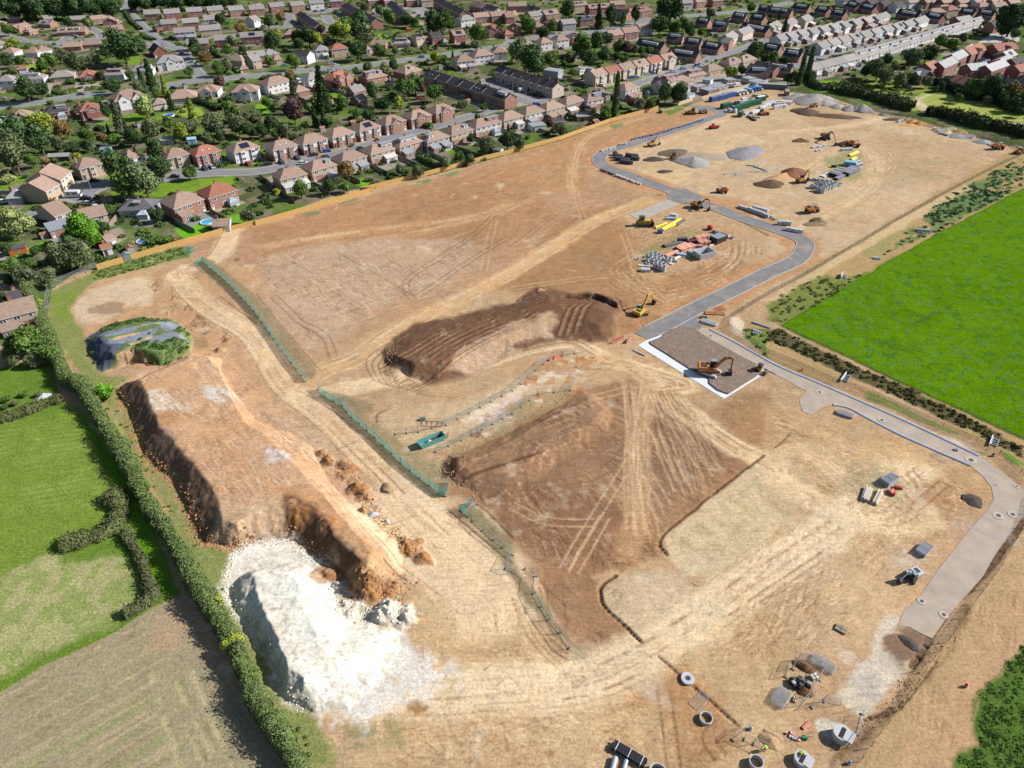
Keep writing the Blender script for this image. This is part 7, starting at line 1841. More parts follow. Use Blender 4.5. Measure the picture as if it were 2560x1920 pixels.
def heras(s_,lab,net=False,hgt=2.0,name="mesh_panel_fence",step=3.5,wire=None,post=None,frame=True,lean=0):
 c=Q(s_)if isinstance(s_,str)else s_;rt=thing(name,lab,"fence",c[0][0],c[0][1],0);ox,oy=c[0];k=0
 for a,e in zip(c[:-1],c[1:]):
  L_=math.hypot(e[0]-a[0],e[1]-a[1]);n=max(1,round(L_/step))
  for q in range(n):
   p0=(a[0]+(e[0]-a[0])*q/n,a[1]+(e[1]-a[1])*q/n);p1=(a[0]+(e[0]-a[0])*(q+1)/n,a[1]+(e[1]-a[1])*(q+1)/n)
   r_=random.Random(k*5+len(lab));k+=1
   z0,z1=gz(*p0),gz(*p1);j0,j1=r_.uniform(-.15,.15),r_.uniform(-.15,.15)
   P0=Vector((p0[0]-ox,p0[1]-oy,z0+.1));P1=Vector((p1[0]-ox,p1[1]-oy,z1+.1));U=Vector((r_.uniform(-.08,.08),r_.uniform(-.08,.08),hgt))
   g=MB();t_=.035 if frame else.03
   g.bar(P0,P0+U,t_,0);g.bar(P1,P1+U,t_,0)
   if frame:g.bar(P0+U,P1+U,t_,0);g.bar(P0+Vector((0,0,.1)),P1+Vector((0,0,.1)),t_,0)
   g.quad(tuple(P0),tuple(P1),tuple(P1+U),tuple(P0+U),1)
   if net:
    h0=r_.uniform(.86,1.0)
    sg=Vector((0,.03,0));bulge=Vector(((P1-P0).y,-(P1-P0).x,0)).normalized()*r_.uniform(.1,.4)
    m0=(P0+P1)/2+bulge
    g.quad(tuple(P0+sg),tuple(m0),tuple(m0+U*h0*.9),tuple(P0+U*h0+sg),2);g.quad(tuple(m0),tuple(P1+sg),tuple(P1+U*h0+sg),tuple(m0+U*h0*.9),2)
   g.build("fence_panel",[post or M_STEEL,wire or M_WIRE,M_NET],rt)
   if frame:
    g=MB();g.box(-.35,.35,-.11,.11,0,.14,0,Matrix.Translation(P0-Vector((0,0,.1)))@Matrix.Rotation(hdg(p0,p1)+1.57,4,'Z'));g.build("fence_foot",M_DKST,rt)
heras("@01 1700 640 1760 600 1990 800 2200 1030 @11 60 1130 230 1370 440 1645","green netted mesh fence right of the upper haul road",True)
heras("@12 540 50 600 110 750 190 830 290 960 400 1100 530 1250 680 1500 880 1630 975 1665 850","green netted mesh fence beside the archaeology strip",True)
heras("@12 1830 1150 1770 1100 1870 1030","short green netted end of the lower mesh fence",True)
heras("@12 1905 1045 1870 1190 2050 1350 2212 1480 @23 -60 -60 30 -20","bare mesh fence running down from the short green end",False)
heras("@S 1312 1423 1338 1442 1333 1485 1370 1551 1399 1583 1422 1621 1465 1645","bare mesh fence bending down beside the brown curve",False)
heras("@01 400 1020 430 830 640 740 840 655","bare mesh fence at the left end of the timber fence",False)
heras("@01 1600 545 1680 510","two green netted panels standing under the timber fence",True)
heras("@12 1550 590 1770 490 2212 260 @22 220 90 500 60 @21 540 1640","bare mesh fence along the lower edge of the pale strip",False)
heras("@12 1200 440 1400 420 1640 360 2212 60 @21 330 1440 640 1380","bare mesh fence along the upper edge of the pale strip",False)
heras("@H 890 410 965 265 1115 285","mesh panels bent round the top of the dug pit",False)
heras("@H 790 520 850 350","mesh panels at the left side of the dug pit",False)
heras("@H 1320 380 1250 560 1130 780 1000 915","mesh panels at the right side of the dug pit",False)
heras("@H 1150 940 1320 850 1545 905","mesh panels above the small white chalk patch",False)
heras("@H 1855 1030 1780 1310 1650 1500","mesh panels between the chamber and the green fence",False)
heras("@H 60 1390 280 1210","mesh panels at the left of the bottom trench",False)
heras("@H 220 1380 350 1440 520 1520","low mesh panels in front of the bottom trench",False)
heras("@30 110 790 250 800 500 850 800 950 1000 1000 1250 1040 1500 1120 1750 1200 1850 1180 2212 1300","far mesh fence behind the grey gravel heaps",False,2.2,wire=M_WIRED,post=M_DKST)
MF1="@30 2212 1335 2000 1430 1750 1560 @31 1560 0 1100 262 700 500 330 720 0 895 @21 2070 980 1890 1090 1860 1170 1900 1210 1990 1260 2110 1345 2212 1410 @31 210 1490 380 1570 550 1650 @32 740 50 940 125 1200 245 1500 390 1790 510 1875 590 1990 620 2085 700 2170 780 2260 860"
heras(MF1,"long green mesh fence round the right side of the site",False,1.9,"post_and_mesh_fence",6.2,M_WIRED,mat("green_post",alb(80,104,88),.7),False)
heras("@32 2290 980 2250 1120 2130 1370 1960 1659 @33 1780 240 1600 500 1420 740 1290 930 1220 1020 1130 1130 1030 1290 950 1390 880 1490 800 1600 700 1740","green mesh fence running down the lower right",False,1.9,"post_and_mesh_fence",2.6,M_WIRED,mat("green_post",alb(80,104,88),.7),False)
def flat_panel(fr,pts,lab,z=.12,name="fence_panel_lying_flat"):
 c=[at(fr,x,y)for x,y in pts];cx,cy=sum(p[0]for p in c)/4,sum(p[1]for p in c)/4;zz=gz(cx,cy)+z
 rt=thing(name,lab,"fence panel",cx,cy,zz);b=MB()
 P=[(p[0]-cx,p[1]-cy,0)for p in c]
 for q in range(4):b.bar(P[q],P[(q+1)%4],.035)
 b.build("frame",M_STEEL,rt);b=MB();b.quad(*P);b.build("mesh",M_WIRE,rt)
flat_panel('23',((1530,1100),(1635,990),(1705,1050),(1605,1165)),"single mesh fence panel lying flat between two concrete rings")
flat_panel('32',((1405,618),(1420,600),(1555,665),(1530,690)),"flat mesh panel with white ends beside the kerb")
def stack(fr,x,y,ang,L_,w_,h_,kind,lab,cat,name,n=8,mats=None,z=0):
 X_,Y_=at(fr,x,y,h_*.6);rt=thing(name,lab,cat,X_,Y_,max(gz(X_,Y_),-.1)+z,R(ang));rn_=random.Random(int(x+y));mats=mats or[M_STEEL]
 if kind=='panels':
  for q in range(n):
   b=MB();z_=.1+q*h_/n;o=rn_.uniform(-.08,.08)
   for yy in(-w_/2,w_/2):b.bar((-L_/2+o,yy,z_),(L_/2+o,yy,z_),.035)
   for xx in(-L_/2,0,L_/2):b.bar((xx+o,-w_/2,z_),(xx+o,w_/2,z_),.035)
   if q==n-1:
    for j in range(14):b.bar((-L_/2+j*L_/13,-w_/2,z_),(-L_/2+j*L_/13,w_/2,z_),.018)
   b.build("panel",mats[0],rt)
  b=MB();b.box(-L_/2+.1,L_/2-.1,-w_/2+.1,w_/2-.1,.05,h_*.85);b.build("inner_panels",see_through("stacked_wire" if n>3 else "box_wire",alb(170,176,180),.6 if n>3 else.22),rt)
 elif kind=='planks':
  nl=max(1,int(h_/.2));k=0
  for q in range(nl):
   for j in range(int(w_/.28)):
    if rn_.random()<.18 and q==nl-1:continue
    b=MB();yy=-w_/2+j*.28;o=rn_.uniform(-.2,.2);b.box(-L_/2+o,L_/2+o-rn_.uniform(0,.6),yy,yy+.2,q*.2,q*.2+.16);b.build("plank",mats[0],rt);k+=1
 elif kind=='pipes':
  r_=w_/n/2;nl=max(1,int(h_/(r_*1.75)))
  for q in range(nl):
   for j in range(n-(q%2)):
    yy=-w_/2+r_+j*2*r_+(q%2)*r_;o=rn_.uniform(-.08,.08)
    b=MB();b.tube((-L_/2+o,yy,r_+q*r_*1.75),(L_/2+o,yy,r_+q*r_*1.75),r_*.98,r_*.8,0,10,1);b.build("pipe",[mats[0],M_DARK],rt)
  if len(mats)>1:
   b=MB()
   for xx in(-L_*.3,L_*.1,L_*.42):b.box(xx,xx+.08,-w_/2-.02,w_/2+.02,.02,nl*r_*1.8+.1)
   b.build("strap",mats[1],rt)
 elif kind=='blocks':
  for q in range(n):
   b=MB();xx=-L_/2+q*L_/n
   for j in range(2):
    for v in range(max(1,int(h_/.5))):b.box(xx+.03,xx+L_/n-.04,-w_/2+j*w_/2+.02,-w_/2+(j+1)*w_/2-.02,.12+v*.5,.12+v*.5+.46,0,None,.03,.03)
   b.box(xx,xx+L_/n-.02,-w_/2,w_/2,0,.1,1);b.build("pallet_of_blocks",[mats[0],M_OLDT],rt)
 return rt
stack('F',600,470,32,3.6,2.1,1.5,'panels',"tall stack of steel mesh panels behind the timber planks","panel stack","panel_stack",9)
stack('F',1012,1310,40,3.4,2.0,1.0,'panels',"grey stack of mesh panels above the white mini excavator","panel stack","panel_stack",8)
stack('H',1320,320,-48+90-90+10,3.9,1.9,.9,'panels',"steel trench box panel at the upper right of the dug pit","trench box","trench_box",3)
stack('H',735,780,50,3.4,2.2,1.1,'panels',"steel trench box with yellow tag at the lower left of the pit","trench box","trench_box",3)
stack('32',665,258,-32,3.9,1.6,.7,'panels',"stack of wire panels beside the churned mud near the road","panel stack","panel_stack",5)
stack('21',1705,1125,-32,4.6,1.8,.7,'panels',"white stack of panels by the orange earth at the junction","panel stack","panel_stack",5,[M_WHITE])
stack('F',320,630,58,4.6,1.9,.8,'planks',"left stack of pale timber planks with dark gaps","timber stack","timber_stack",4,[M_PAL])
stack('F',450,670,52,5.0,1.4,.8,'planks',"right stack of pale timber planks with loose pole","timber stack","timber_stack",4,[M_PAL])
def crate(fr,x,y,ang,sx_,sy_,h_,m,lab,name="crate",cat="crate",top=None,z=0):
 X_,Y_=at(fr,x,y,h_*.6);rt=thing(name,lab,cat,X_,Y_,max(gz(X_,Y_),-.1)+z,R(ang));b=MB()
 b.box(-sx_/2,sx_/2,-sy_/2,sy_/2,.1,h_,0,None,.03,.03)
 for q in(-1,0,1):b.box(q*sx_*.4-.06,q*sx_*.4+.06,-sy_/2-.02,sy_/2+.02,0,.1,1)
 b.build("load",[m,M_OLDT],rt)
 b=MB();b.box(-sx_/2-.02,sx_/2+.02,-.06,.06,h_*.9,h_+.02);b.box(-.06,.06,-sy_/2-.02,sy_/2+.02,h_*.9,h_+.025);b.build("strap",top or M_DKST,rt)
crate('F',630,620,-30,1.3,1.6,.8,M_RED,"red and white crate right of the timber planks",top=M_WHITE)
crate('F',705,565,-25,1.7,.7,.5,mat("orange_plastic",alb(230,96,56),.5),"low orange bundle right of the mesh panel stack")
crate('F',685,445,0,.6,.6,.6,mat("dark_teal_plastic",alb(30,90,84),.5),"small dark teal drum at the corner of the panel stack","drum","drum")
crate('33',632,455,-38,2.0,1.5,.35,mat("weathered_board",alb(160,146,116),.9,var=.1),"square grey board lying alone on the straw coloured ground","board","board")
crate('32',1628,565,-30,.9,.6,.5,M_CGREY,"small concrete block standing on the dusty road","concrete_block","block")
crate('21',1655,1082,0,2.2,1.2,.25,mat("dark_green_sheet",alb(62,74,62),.8),"dark green sheet on the orange earth by the junction","sheet_material","sheet")
crate('21',1752,1045,-5,6.2,1.9,.3,mat("rusty_brown_steel",alb(176,120,70),.85,var=.15),"long rusty brown plate on the orange earth","steel_plate","plate")
crate('H',1195,510,20,1.3,1.1,.7,M_PAL,"pale timber frame crate inside the dug pit fence","timber_crate","crate")
crate('H',925,820,60,1.0,.5,.4,M_PAL,"three pale timber bearers right of the trench box","timber_bearers","timber")
crate('12',1440,300,20,1.4,.8,.6,mat("green_grey_box",alb(104,134,124),.6),"small green grey box above the rusty frame","site_box","box")
def pipes(fr,p,q,w_,h_,n,mats,lab,cat="pipe stack",name="pipe_stack"):
 a,e=at(fr,*p),at(fr,*q);X_,Y_=(a[0]+e[0])/2,(a[1]+e[1])/2;L_=math.hypot(e[0]-a[0],e[1]-a[1])
 rt=thing(name,lab,cat,X_,Y_,max(gz(X_,Y_),-.1),hdg(a,e));r_=w_/n/2;nl=max(1,int(h_/(r_*1.75)+.5));rn_=random.Random(int(p[0]))
 for v in range(nl):
  for j in range(n-(v%2)):
   yy=-w_/2+r_+j*2*r_+(v%2)*r_;o=rn_.uniform(-.1,.1);b=MB()
   b.tube((-L_/2+o,yy,r_+v*r_*1.75),(L_/2+o,yy,r_+v*r_*1.75),r_*.98,r_*.8,0,10,1);b.build("pipe",[mats[0],M_DARK],rt)
 if len(mats)>1:
  b=MB()
  for f in(-.38,0,.38):b.box(L_*f,L_*f+.1,-w_/2-.03,w_/2+.03,.02,nl*r_*1.8+.08)
  b.build("strap",mats[1],rt)
pipes('A',(660,520),(880,430),1.6,.8,2,[M_YPIPE],"yellow ducts at the front of the yellow pair of bundles")
pipes('A',(700,500),(985,340),1.6,.9,2,[M_YPIPE],"longest bundle of bright yellow ducts behind")
pipes('A',(540,490),(740,410),.8,.4,1,[M_YPIPE],"thin yellow duct at the left of the yellow bundles")
pipes('A',(900,440),(1030,350),1.4,.5,2,[M_BPIPE],"black ducts at the right end of the yellow bundles")
pipes('A',(690,810),(1000,740),2.0,.6,5,[M_BPIPE],"dark grey pipes left of the pink pipe stacks")
pipes('A',(720,975),(960,880),1.6,.6,5,[M_CLAY],"pink clay pipe stack nearest the concrete rings")
pipes('A',(940,880),(1190,800),3.0,1.1,8,[M_CLAY,M_PAL],"broad pink pipe stack in the middle of the store")
pipes('A',(910,850),(1070,770),1.4,1.0,4,[M_CLAY,M_WHITE],"pink and white pipe stack beside the dark pipes")
pipes('A',(1220,690),(1440,640),2.4,1.2,7,[M_CLAY,M_PAL],"far pink pipe stack near the dark steel box")
pipes('A',(1270,760),(1470,740),3.2,1.2,9,[M_CLAY,M_PAL],"wide pink pipe stack right of the dark heap of fittings")
pipes('A',(1480,800),(1590,750),.8,.5,2,[M_WHITE],"white pipes in front of the dark steel box")
pipes('A',(850,1040),(960,985),1.0,.5,2,[M_WHITE],"white pipes right of the concrete rings")
pipes('A',(1660,745),(1740,715),.8,.3,3,[M_BRBAR],"short red pipes at the right of the store")
pipes('C',(1110,985),(1290,895),4.2,1.6,12,[mat("slate_pipe",alb(104,104,120),.5),M_DARK],"left stack of slate grey pipes behind the far rings")
pipes('C',(1170,1040),(1330,955),2.0,1.0,6,[mat("slate_pipe",alb(104,104,120),.5)],"small front stack of slate grey pipes behind the far rings")
pipes('C',(1310,960),(1510,860),4.6,1.8,10,[mat("slate_pipe",alb(104,104,120),.5),M_WHITE],"right stack of slate grey pipes with pale bands")
pipes('C',(1400,625),(1550,560),1.6,.6,4,[M_YPIPE],"yellow ducts beyond the pale blue wrapped stack")
pipes('C',(1450,690),(1520,655),1.8,.6,3,[M_YPIPE],"short yellow ducts right beside the pale blue stack")
pipes('C',(930,990),(1060,935),2.2,.6,4,[M_CGREY],"pale grey pipes at the back of the far rings")
pipes('23',(872,1462),(1152,1632),1.55,.9,5,[M_BPIPE,M_WHITE],"black banded pipe bundle at the bottom edge")
pipes('23',(890,1580),(862,1690),.9,.7,1,[M_STEEL],"left silver pipe below the black bundle")
pipes('23',(985,1600),(960,1690),.75,.6,1,[M_STEEL],"right silver pipe below the black bundle")
pipes('21',(2082,1128),(2230,1178),1.0,.5,2,[M_CGREY],"grey pipes on the bank right of the pale sand")
pipes('21',(1045,1368),(1148,1415),.4,.35,1,[M_WHITE],"bent white pipe below the red barriers","pipe","pipe")
pipes('30',(1885,1240),(1950,1275),1.2,.5,3,[M_CGREY],"grey pipes beside the dumper near the fence")
pipes('G',(980,640),(1075,560),.7,.3,4,[M_CLAY],"orange pipes lying under the leaning mesh panel")
rnp=random.Random(4)
for k in range(22):
 t_=k/21;x,y=890+190*((k*5)%22)/21,1335+60*((k%4)/3)+(890-890)+((k*5)%22)/21*25-12
 X_,Y_=at('20',x,y,.9);rt=thing("black_coil","black pipe coil, %s from left in the heap beside the road bend"%ordn(sorted(((q*5)%22)for q in range(22)).index((k*5)%22)),"pipe coil",X_,Y_,max(gz(X_,Y_),0),rnp.uniform(0,3),"black pipe coils by the road bend")
 b=MB();b.tube((0,0,0),(0,0,1.5),1.15,.5,0,14)
 for zz in(.3,.7,1.1):b.tube((0,0,zz),(0,0,zz+.1),1.2,.9,0,14)
 b.build("coil",M_BPIPE,rt)
def pallets(fr,p,q,n,m,lab,size=(1.1,1.0,.8),grp="pallets of kerbs and blocks"):
 a,e=at(fr,*p,size[2]/2),at(fr,*q,size[2]/2);an=hdg(a,e)
 me=MB();sx_,sy_,h_=size;me.box(-sx_/2,sx_/2,-sy_/2,sy_/2,.1,h_,0,None,.02,.02);me.box(-sx_/2,sx_/2,-.05,.05,h_,h_+.02,1)
 for v in range(3):me.box(-sx_/2,sx_/2,-sy_/2+v*sy_*.4,-sy_/2+v*sy_*.4+.2*sy_,0,.1,1)
 M_=me.mesh("pallet",[m,M_OLDT])
 for k in range(n):
  t_=k/max(1,n-1);r_=random.Random(k*3+n);X_,Y_=a[0]+(e[0]-a[0])*t_+r_.uniform(-.2,.2),a[1]+(e[1]-a[1])*t_+r_.uniform(-.2,.2)
  tag(put("block_pallet",M_,None,(X_,Y_,max(gz(X_,Y_),-.05)),(0,0,an+r_.uniform(-.15,.15))),"%s, %s from the left"%(lab,ordn(k)),"pallet",grp)
M_KBL=mat("blue_grey_kerbs",alb(112,116,128),.8,var=.15)
M_KPL=mat("pale_kerbs",alb(212,208,200),.8,var=.12)
pallets('20',(1045,1205),(1195,1165),8,M_KBL,"grey kerb pallet in the short row above the black road")
pallets('20',(1215,1165),(1650,1035),28,M_KBL,"dark kerb pallet in the long row above the black road")
pallets('20',(775,1302),(885,1272),6,M_KPL,"pale kerb pallet above the bend of the black road")
pallets('20',(930,1248),(980,1242),2,M_KPL,"whitish block pallet alone above the black road")
pallets('20',(775,1465),(880,1505),6,M_KBL,"grey kerb pallet in the first group below the bend")
pallets('20',(905,1515),(1030,1562),7,M_KPL,"pale kerb pallet in the middle group below the bend")
pallets('20',(1050,1572),(1105,1588),3,M_KPL,"pale kerb pallet in the last group below the bend")
pallets('21',(1970,128),(2090,165),6,M_CGREY,"grey block pallet in the upper row right of the road",(1.4,1.2,1.1))
pallets('21',(2060,152),(2205,205),8,M_CGREY,"grey block pallet in the front row right of the road",(1.4,1.2,1.4))
pallets('21',(2100,130),(2200,160),4,M_CGREY,"tumbled grey block pallet behind the front row",(1.6,1.6,1.2))
pallets('31',(5,200),(60,230),3,M_CGREY,"loose grey block pile at the start of the right stores")
pallets('31',(105,265),(180,270),3,M_CGREY,"grey block pallet beside the white bags",(1.6,1.4,1.5))
pallets('31',(172,318),(288,338),5,M_WRAP,"white wrapped bag beside the road right of the blocks",(1.3,1.2,1.3))
pallets('B',(1540,470),(1760,400),8,M_WRAP,"white wrapped pallet in the front row of the compound",(2.0,1.6,1.3))
pallets('B',(1600,430),(1740,380),5,mat("lilac_wrap",alb(206,206,222),.5),"lilac wrapped pallet behind the front row of the compound",(2.2,1.8,1.4))
pallets('B',(1780,470),(1960,450),7,M_WRAP,"white block pallet in the right front row of the compound",(1.6,1.6,1.8))
pallets('B',(1780,420),(2040,400),8,mat("pinkish_blocks",alb(216,196,190),.8,var=.1),"pinkish block pallet in the right middle row of the compound",(1.6,1.6,1.5))
pallets('B',(1800,380),(2060,385),7,M_WRAP,"white block pallet in the right back row of the compound",(1.8,1.6,1.4))
pallets('B',(1270,580),(1400,530),4,M_CGREY,"grey pallet left of the orange loader",(2.2,1.6,1.0))
pallets('B',(1400,560),(1480,530),3,M_WRAP,"white pallet beside the orange loader",(2.2,1.6,1.2))
pallets('B',(1330,630),(1430,690),4,M_DKST,"dark crate of fittings below the orange loader",(1.8,1.4,.9))
pallets('B',(1340,625),(1500,640),3,M_CGREY,"grey bundle below the orange loader",(1.8,1.4,.7))
pallets('C',(1355,745),(1480,760),5,mat("pale_blue_wrap",alb(140,206,222),.5),"pale blue wrapped stack in the far store",(1.9,2.6,2.0))
pallets('C',(1480,720),(1540,790),3,M_WRAP,"white wrapped pallet right of the pale blue stack",(1.6,1.6,1.6))
pallets('C',(1560,720),(1600,760),2,M_WRAP,"white bag at the right edge of the far store",(1.6,1.4,.9))
pallets('C',(1500,830),(1570,860),3,M_WRAP,"white bag above the right slate pipes",(1.4,1.2,.8))
pallets('C',(1300,510),(1430,500),3,M_WRAP,"white bag beside the dark canopied dumper",(1.6,1.4,1.2))
pallets('C',(1110,800),(1160,800),2,M_DKST,"dark drum on the grass of the far store",(1.0,1.0,1.0))
pallets('C',(780,470),(980,440),5,M_CGREY,"grey block pile beside the dark excavator",(1.6,1.2,.7))
pallets('C',(840,530),(900,515),2,M_CGREY,"grey slab pile below the dark excavator",(1.4,1.2,.6))
pallets('A',(960,690),(1060,690),4,mat("navy_fittings",alb(52,60,96),.6,var=.3),"navy blue crate of fittings behind the pink pipes",(1.5,1.4,1.4))
pallets('A',(1130,720),(1240,710),4,mat("maroon_fittings",alb(112,40,46),.7,var=.3),"maroon heap of fittings between the pink stacks",(1.5,1.5,1.1))
pallets('A',(1180,790),(1330,800),5,mat("pinkbrown_fittings",alb(190,150,146),.7,var=.3),"pink brown crate of fittings below the maroon heap",(1.4,1.3,.9))
pallets('A',(940,930),(1050,950),4,mat("bluewhite_bags",alb(190,204,224),.6,var=.2),"blue and white bag below the broad pink stack",(1.3,1.3,.8))
pallets('A',(820,1030),(880,1040),2,M_CGREY,"grey slab right of the concrete rings",(1.8,1.6,.7))
pallets('A',(770,1075),(820,1100),2,mat("cream_slab",alb(226,214,200),.8),"cream slab below the concrete rings",(1.6,1.4,.3))
pallets('A',(1080,980),(1110,990),1,mat("tan_slab",alb(206,170,134),.8),"tan board left of the concrete trough",(3.0,2.2,.2))
pallets('A',(1150,900),(1230,940),3,mat("pale_green_bags",alb(190,204,190),.7,var=.2),"pale green bag left of the concrete trough",(1.8,1.6,1.1))
pallets('A',(1540,540),(1880,650),15,mat("mixed_scrap",alb(160,168,186),.6,var=.6,scale=2),"mixed scrap bundle in the curved line above the store",(1.2,1.0,.6))
pallets('A',(1660,570),(1790,600),5,mat("pink_scrap",alb(190,160,166),.6,var=.5,scale=2),"pink scrap bundle inside the curved line",(1.2,1.0,.5))
pallets('A',(1330,640),(1440,625),3,mat("pale_green_bags",alb(190,204,190),.7,var=.2),"flat pale pallet behind the far pink stack",(2.4,2.0,.4))
pallets('A',(1740,640),(1790,640),2,mat("pink_blocks",alb(230,190,186),.7),"pink block pallet right of the dark steel box",(2.0,1.8,.8))
pallets('A',(760,320),(850,320),3,mat("bluewhite_bags",alb(190,204,224),.6,var=.2),"blue white bag row behind the yellow ducts",(1.5,1.2,.8))
pallets('A',(820,265),(890,275),3,M_WRAP,"upright white bag behind the yellow ducts",(1.1,1.0,1.4))
pallets('A',(600,540),(640,545),2,mat("blue_bag",alb(84,130,196),.5,var=.2),"blue bulk bag at the left end of the yellow ducts",(1.2,1.1,1.3))
pallets('A',(290,1130),(370,1130),3,M_CGREY,"flat grey slab below the rings at the left",(1.8,1.2,.25))
pallets('A',(330,1210),(400,1210),2,M_CGREY,"grey block stack at the lower left of the rings",(1.9,1.6,1.0))
pallets('30',(1155,1045),(1130,1048),2,M_WRAP,"white bag beside the far dark spoil heap",(1.4,1.2,1.2))
pallets('30',(1440,1115),(1470,1130),2,M_WRAP,"white bag beside the sand heaps",(1.6,1.3,1.2))
pallets('30',(1495,1150),(1550,1165),3,mat("bluewhite_bags",alb(190,204,224),.6,var=.2),"pale blue bag in front of the sand heaps",(1.6,1.3,.8))
for k,(x,y)in enumerate(((985,515),(1015,525),(1090,530))):
 X_,Y_=at('B',x,y,1);rt=thing("storage_tank","white storage tank, %s from the left before the green containers"%ordn(k),"tank",X_,Y_,0,.5,"white tanks in the compound");b=MB()
 b.lathe([(.9,.1),(1.0,.3),(1.0,1.6),(.8,1.9),(.25,2.05)],(0,0,0),14);b.build("shell",M_WRAP,rt);b=MB();b.lathe([(.25,2.0),(.25,2.2)],(0,0,0),8);b.build("cap",M_DKST,rt)
X_,Y_=at('A',1490,470,.8);rt=thing("red_tank","round red fuel tank alone above the curved scrap line","tank",X_,Y_,gz(X_,Y_));b=MB();b.lathe([(.3,0),(.9,.35),(1.1,.9),(.9,1.5),(.3,1.8)],(0,0,0),14);b.build("shell",M_RED,rt);b=MB();b.box(-.8,.8,-.5,.5,0,.2);b.build("cradle",M_DKST,rt)
for k,(fr,x,y,an)in enumerate((('D',180,270,30),('D',225,245,30),('D',265,228,30),('D',350,258,60),('21',345,1440,40),('21',385,1425,40),('21',425,1405,40),('D',370,240,60))):
 X_,Y_=at(fr,x,y,.5);rt=thing("barrier","red and white plastic barrier, %s from left %s"%(ordn({4:0,5:1,6:2,7:4}.get(k,k)),"at the archaeology strip" if fr=='21' else "beside the end of the tarmac"),"barrier",X_,Y_,gz(X_,Y_),R(an),"plastic barriers");b=MB()
 b.box(-1.0,1.0,-.04,.04,.65,1.0);b.box(-1.0,1.0,-.04,.04,.15,.4);b.bar((-.9,0,0),(-.9,0,1),.04);b.bar((.9,0,0),(.9,0,1),.04);b.build("board",M_BRBAR,rt)
 b=MB();b.box(-1.0,1.0,-.05,.05,.47,.56);b.box(-.95,-.85,-.3,.3,0,.06);b.box(.85,.95,-.3,.3,0,.06);b.build("foot",M_WHITE,rt)
def board(fr,x,y,ang,L_,w_,lab,name="culvert_headwall",frame=True):
 X_,Y_=at(fr,x,y,.3);rt=thing(name,lab,"headwall",X_,Y_,gz(X_,Y_),R(ang));b=MB()
 b.box(-L_/2,L_/2,-.12,.12,0,w_,0);b.build("wing_wall",M_WHITE,rt)
 if frame:
  b=MB()
  for q in range(4):b.box(-L_*.3+q*L_*.2,-L_*.3+q*L_*.2+.15,-1.6,-.2,0,.35)
  b.box(-L_*.35,L_*.4,-.35,-.2,.3,.42);b.box(-L_*.35,L_*.4,-1.6,-1.45,.3,.42);b.build("frame",M_STEEL,rt)
board('31',1340,335,-12,6.5,.9,"long pale headwall in the earth between weeds by the field")
board('31',635,725,60,3.6,1.2,"upright pale headwall at the edge of the bright field")
board('31',930,562,0,3.2,.4,"low pale frame lying beside the weeds near the field")
board('31',650,1600,52,4.6,.8,"slanting pale board by the dark ditch weeds")
board('32',1925,490,52,4.2,.8,"slanting pale board with frame near the right edge")
board('21',2115,1200,-38,2.5,.5,"small pale headwall right of the pale sand patch")
def heap(fr,x,y,rx,ry,h_,m,lab,ang=0,seed=1,name="gravel_heap",cat="gravel heap"):
 X_,Y_=at(fr,x,y,h_*.3);nr=np.random.default_rng(seed);n,r_=30,12;b=MB()
 ph=nr.uniform(0,6.28,6)
 for i in range(r_+1):
  t_=i/r_
  for k in range(n):
   th=2*math.pi*k/n;w_=1+.12*math.sin(2*th+ph[0])+.09*math.sin(3*th+ph[1])+.05*math.sin(7*th+ph[2])
   zz=h_*(1-t_**1.25)*(1+.15*math.sin(3*th+ph[3])*t_)+nr.normal()*.05*h_*(1-t_)
   b.v.append((rx*t_*w_*math.cos(th),ry*t_*w_*math.sin(th),zz-.35*(i==r_)))
 for i in range(r_):
  for k in range(n):
   j=(k+1)%n;b.f.append((i*n+k,(i+1)*n+k,(i+1)*n+j,i*n+j));b.m.append(0)
 me=b.mesh(name,[m]);me.polygons.foreach_set("use_smooth",[True]*len(me.polygons))
 return tag(put(name,me,None,(X_,Y_,gz(X_,Y_)),(0,0,R(ang))),lab,cat)
heap('B',350,1400,8.6,7.5,2.3,M_GREYG,"large grey gravel heap with a sharp shaded left side",0,1)
heap('B',520,1320,11,8,1.0,mat("brown_grey_gravel",alb(176,156,132),.95,var=.2,scale=1.2,bump=.1),"low brown grey spread of gravel behind the large heap",0,2)
heap('B',1270,1240,12,7.5,2.0,mat("slate_gravel",alb(150,144,146),.95,var=.22,scale=1,bump=.1),"isolated long slate grey gravel heap on the haul ground",35,3)
heap('20',1225,1372,5.5,3.2,1.3,M_DKGR,"small dark spoil heap left of the orange roller",0,4,"spoil_heap","spoil heap")
heap('20',1400,1318,9,5,1.2,mat("dark_spoil",alb(120,100,78),.95,var=.3,scale=1,bump=.12),"low dark spoil heap behind the orange roller",10,5,"spoil_heap","spoil heap")
heap('20',1320,1480,4,2.0,.7,M_DKGR,"tiny grey rubble heap below the orange roller",20,6,"spoil_heap","spoil heap")
heap('30',330,960,9,6.5,2.2,mat("dark_topsoil",alb(104,82,62),.95,var=.35,scale=1.2,bump=.2),"dark oval soil heap near the block pallets, left part",-10,7,"soil_heap","soil heap")
heap('30',560,1000,14,4.5,1.2,mat("dark_topsoil",alb(104,82,62),.95,var=.35,scale=1.2,bump=.2),"low tail of the dark oval soil heap to the right",-12,8,"soil_heap","soil heap")
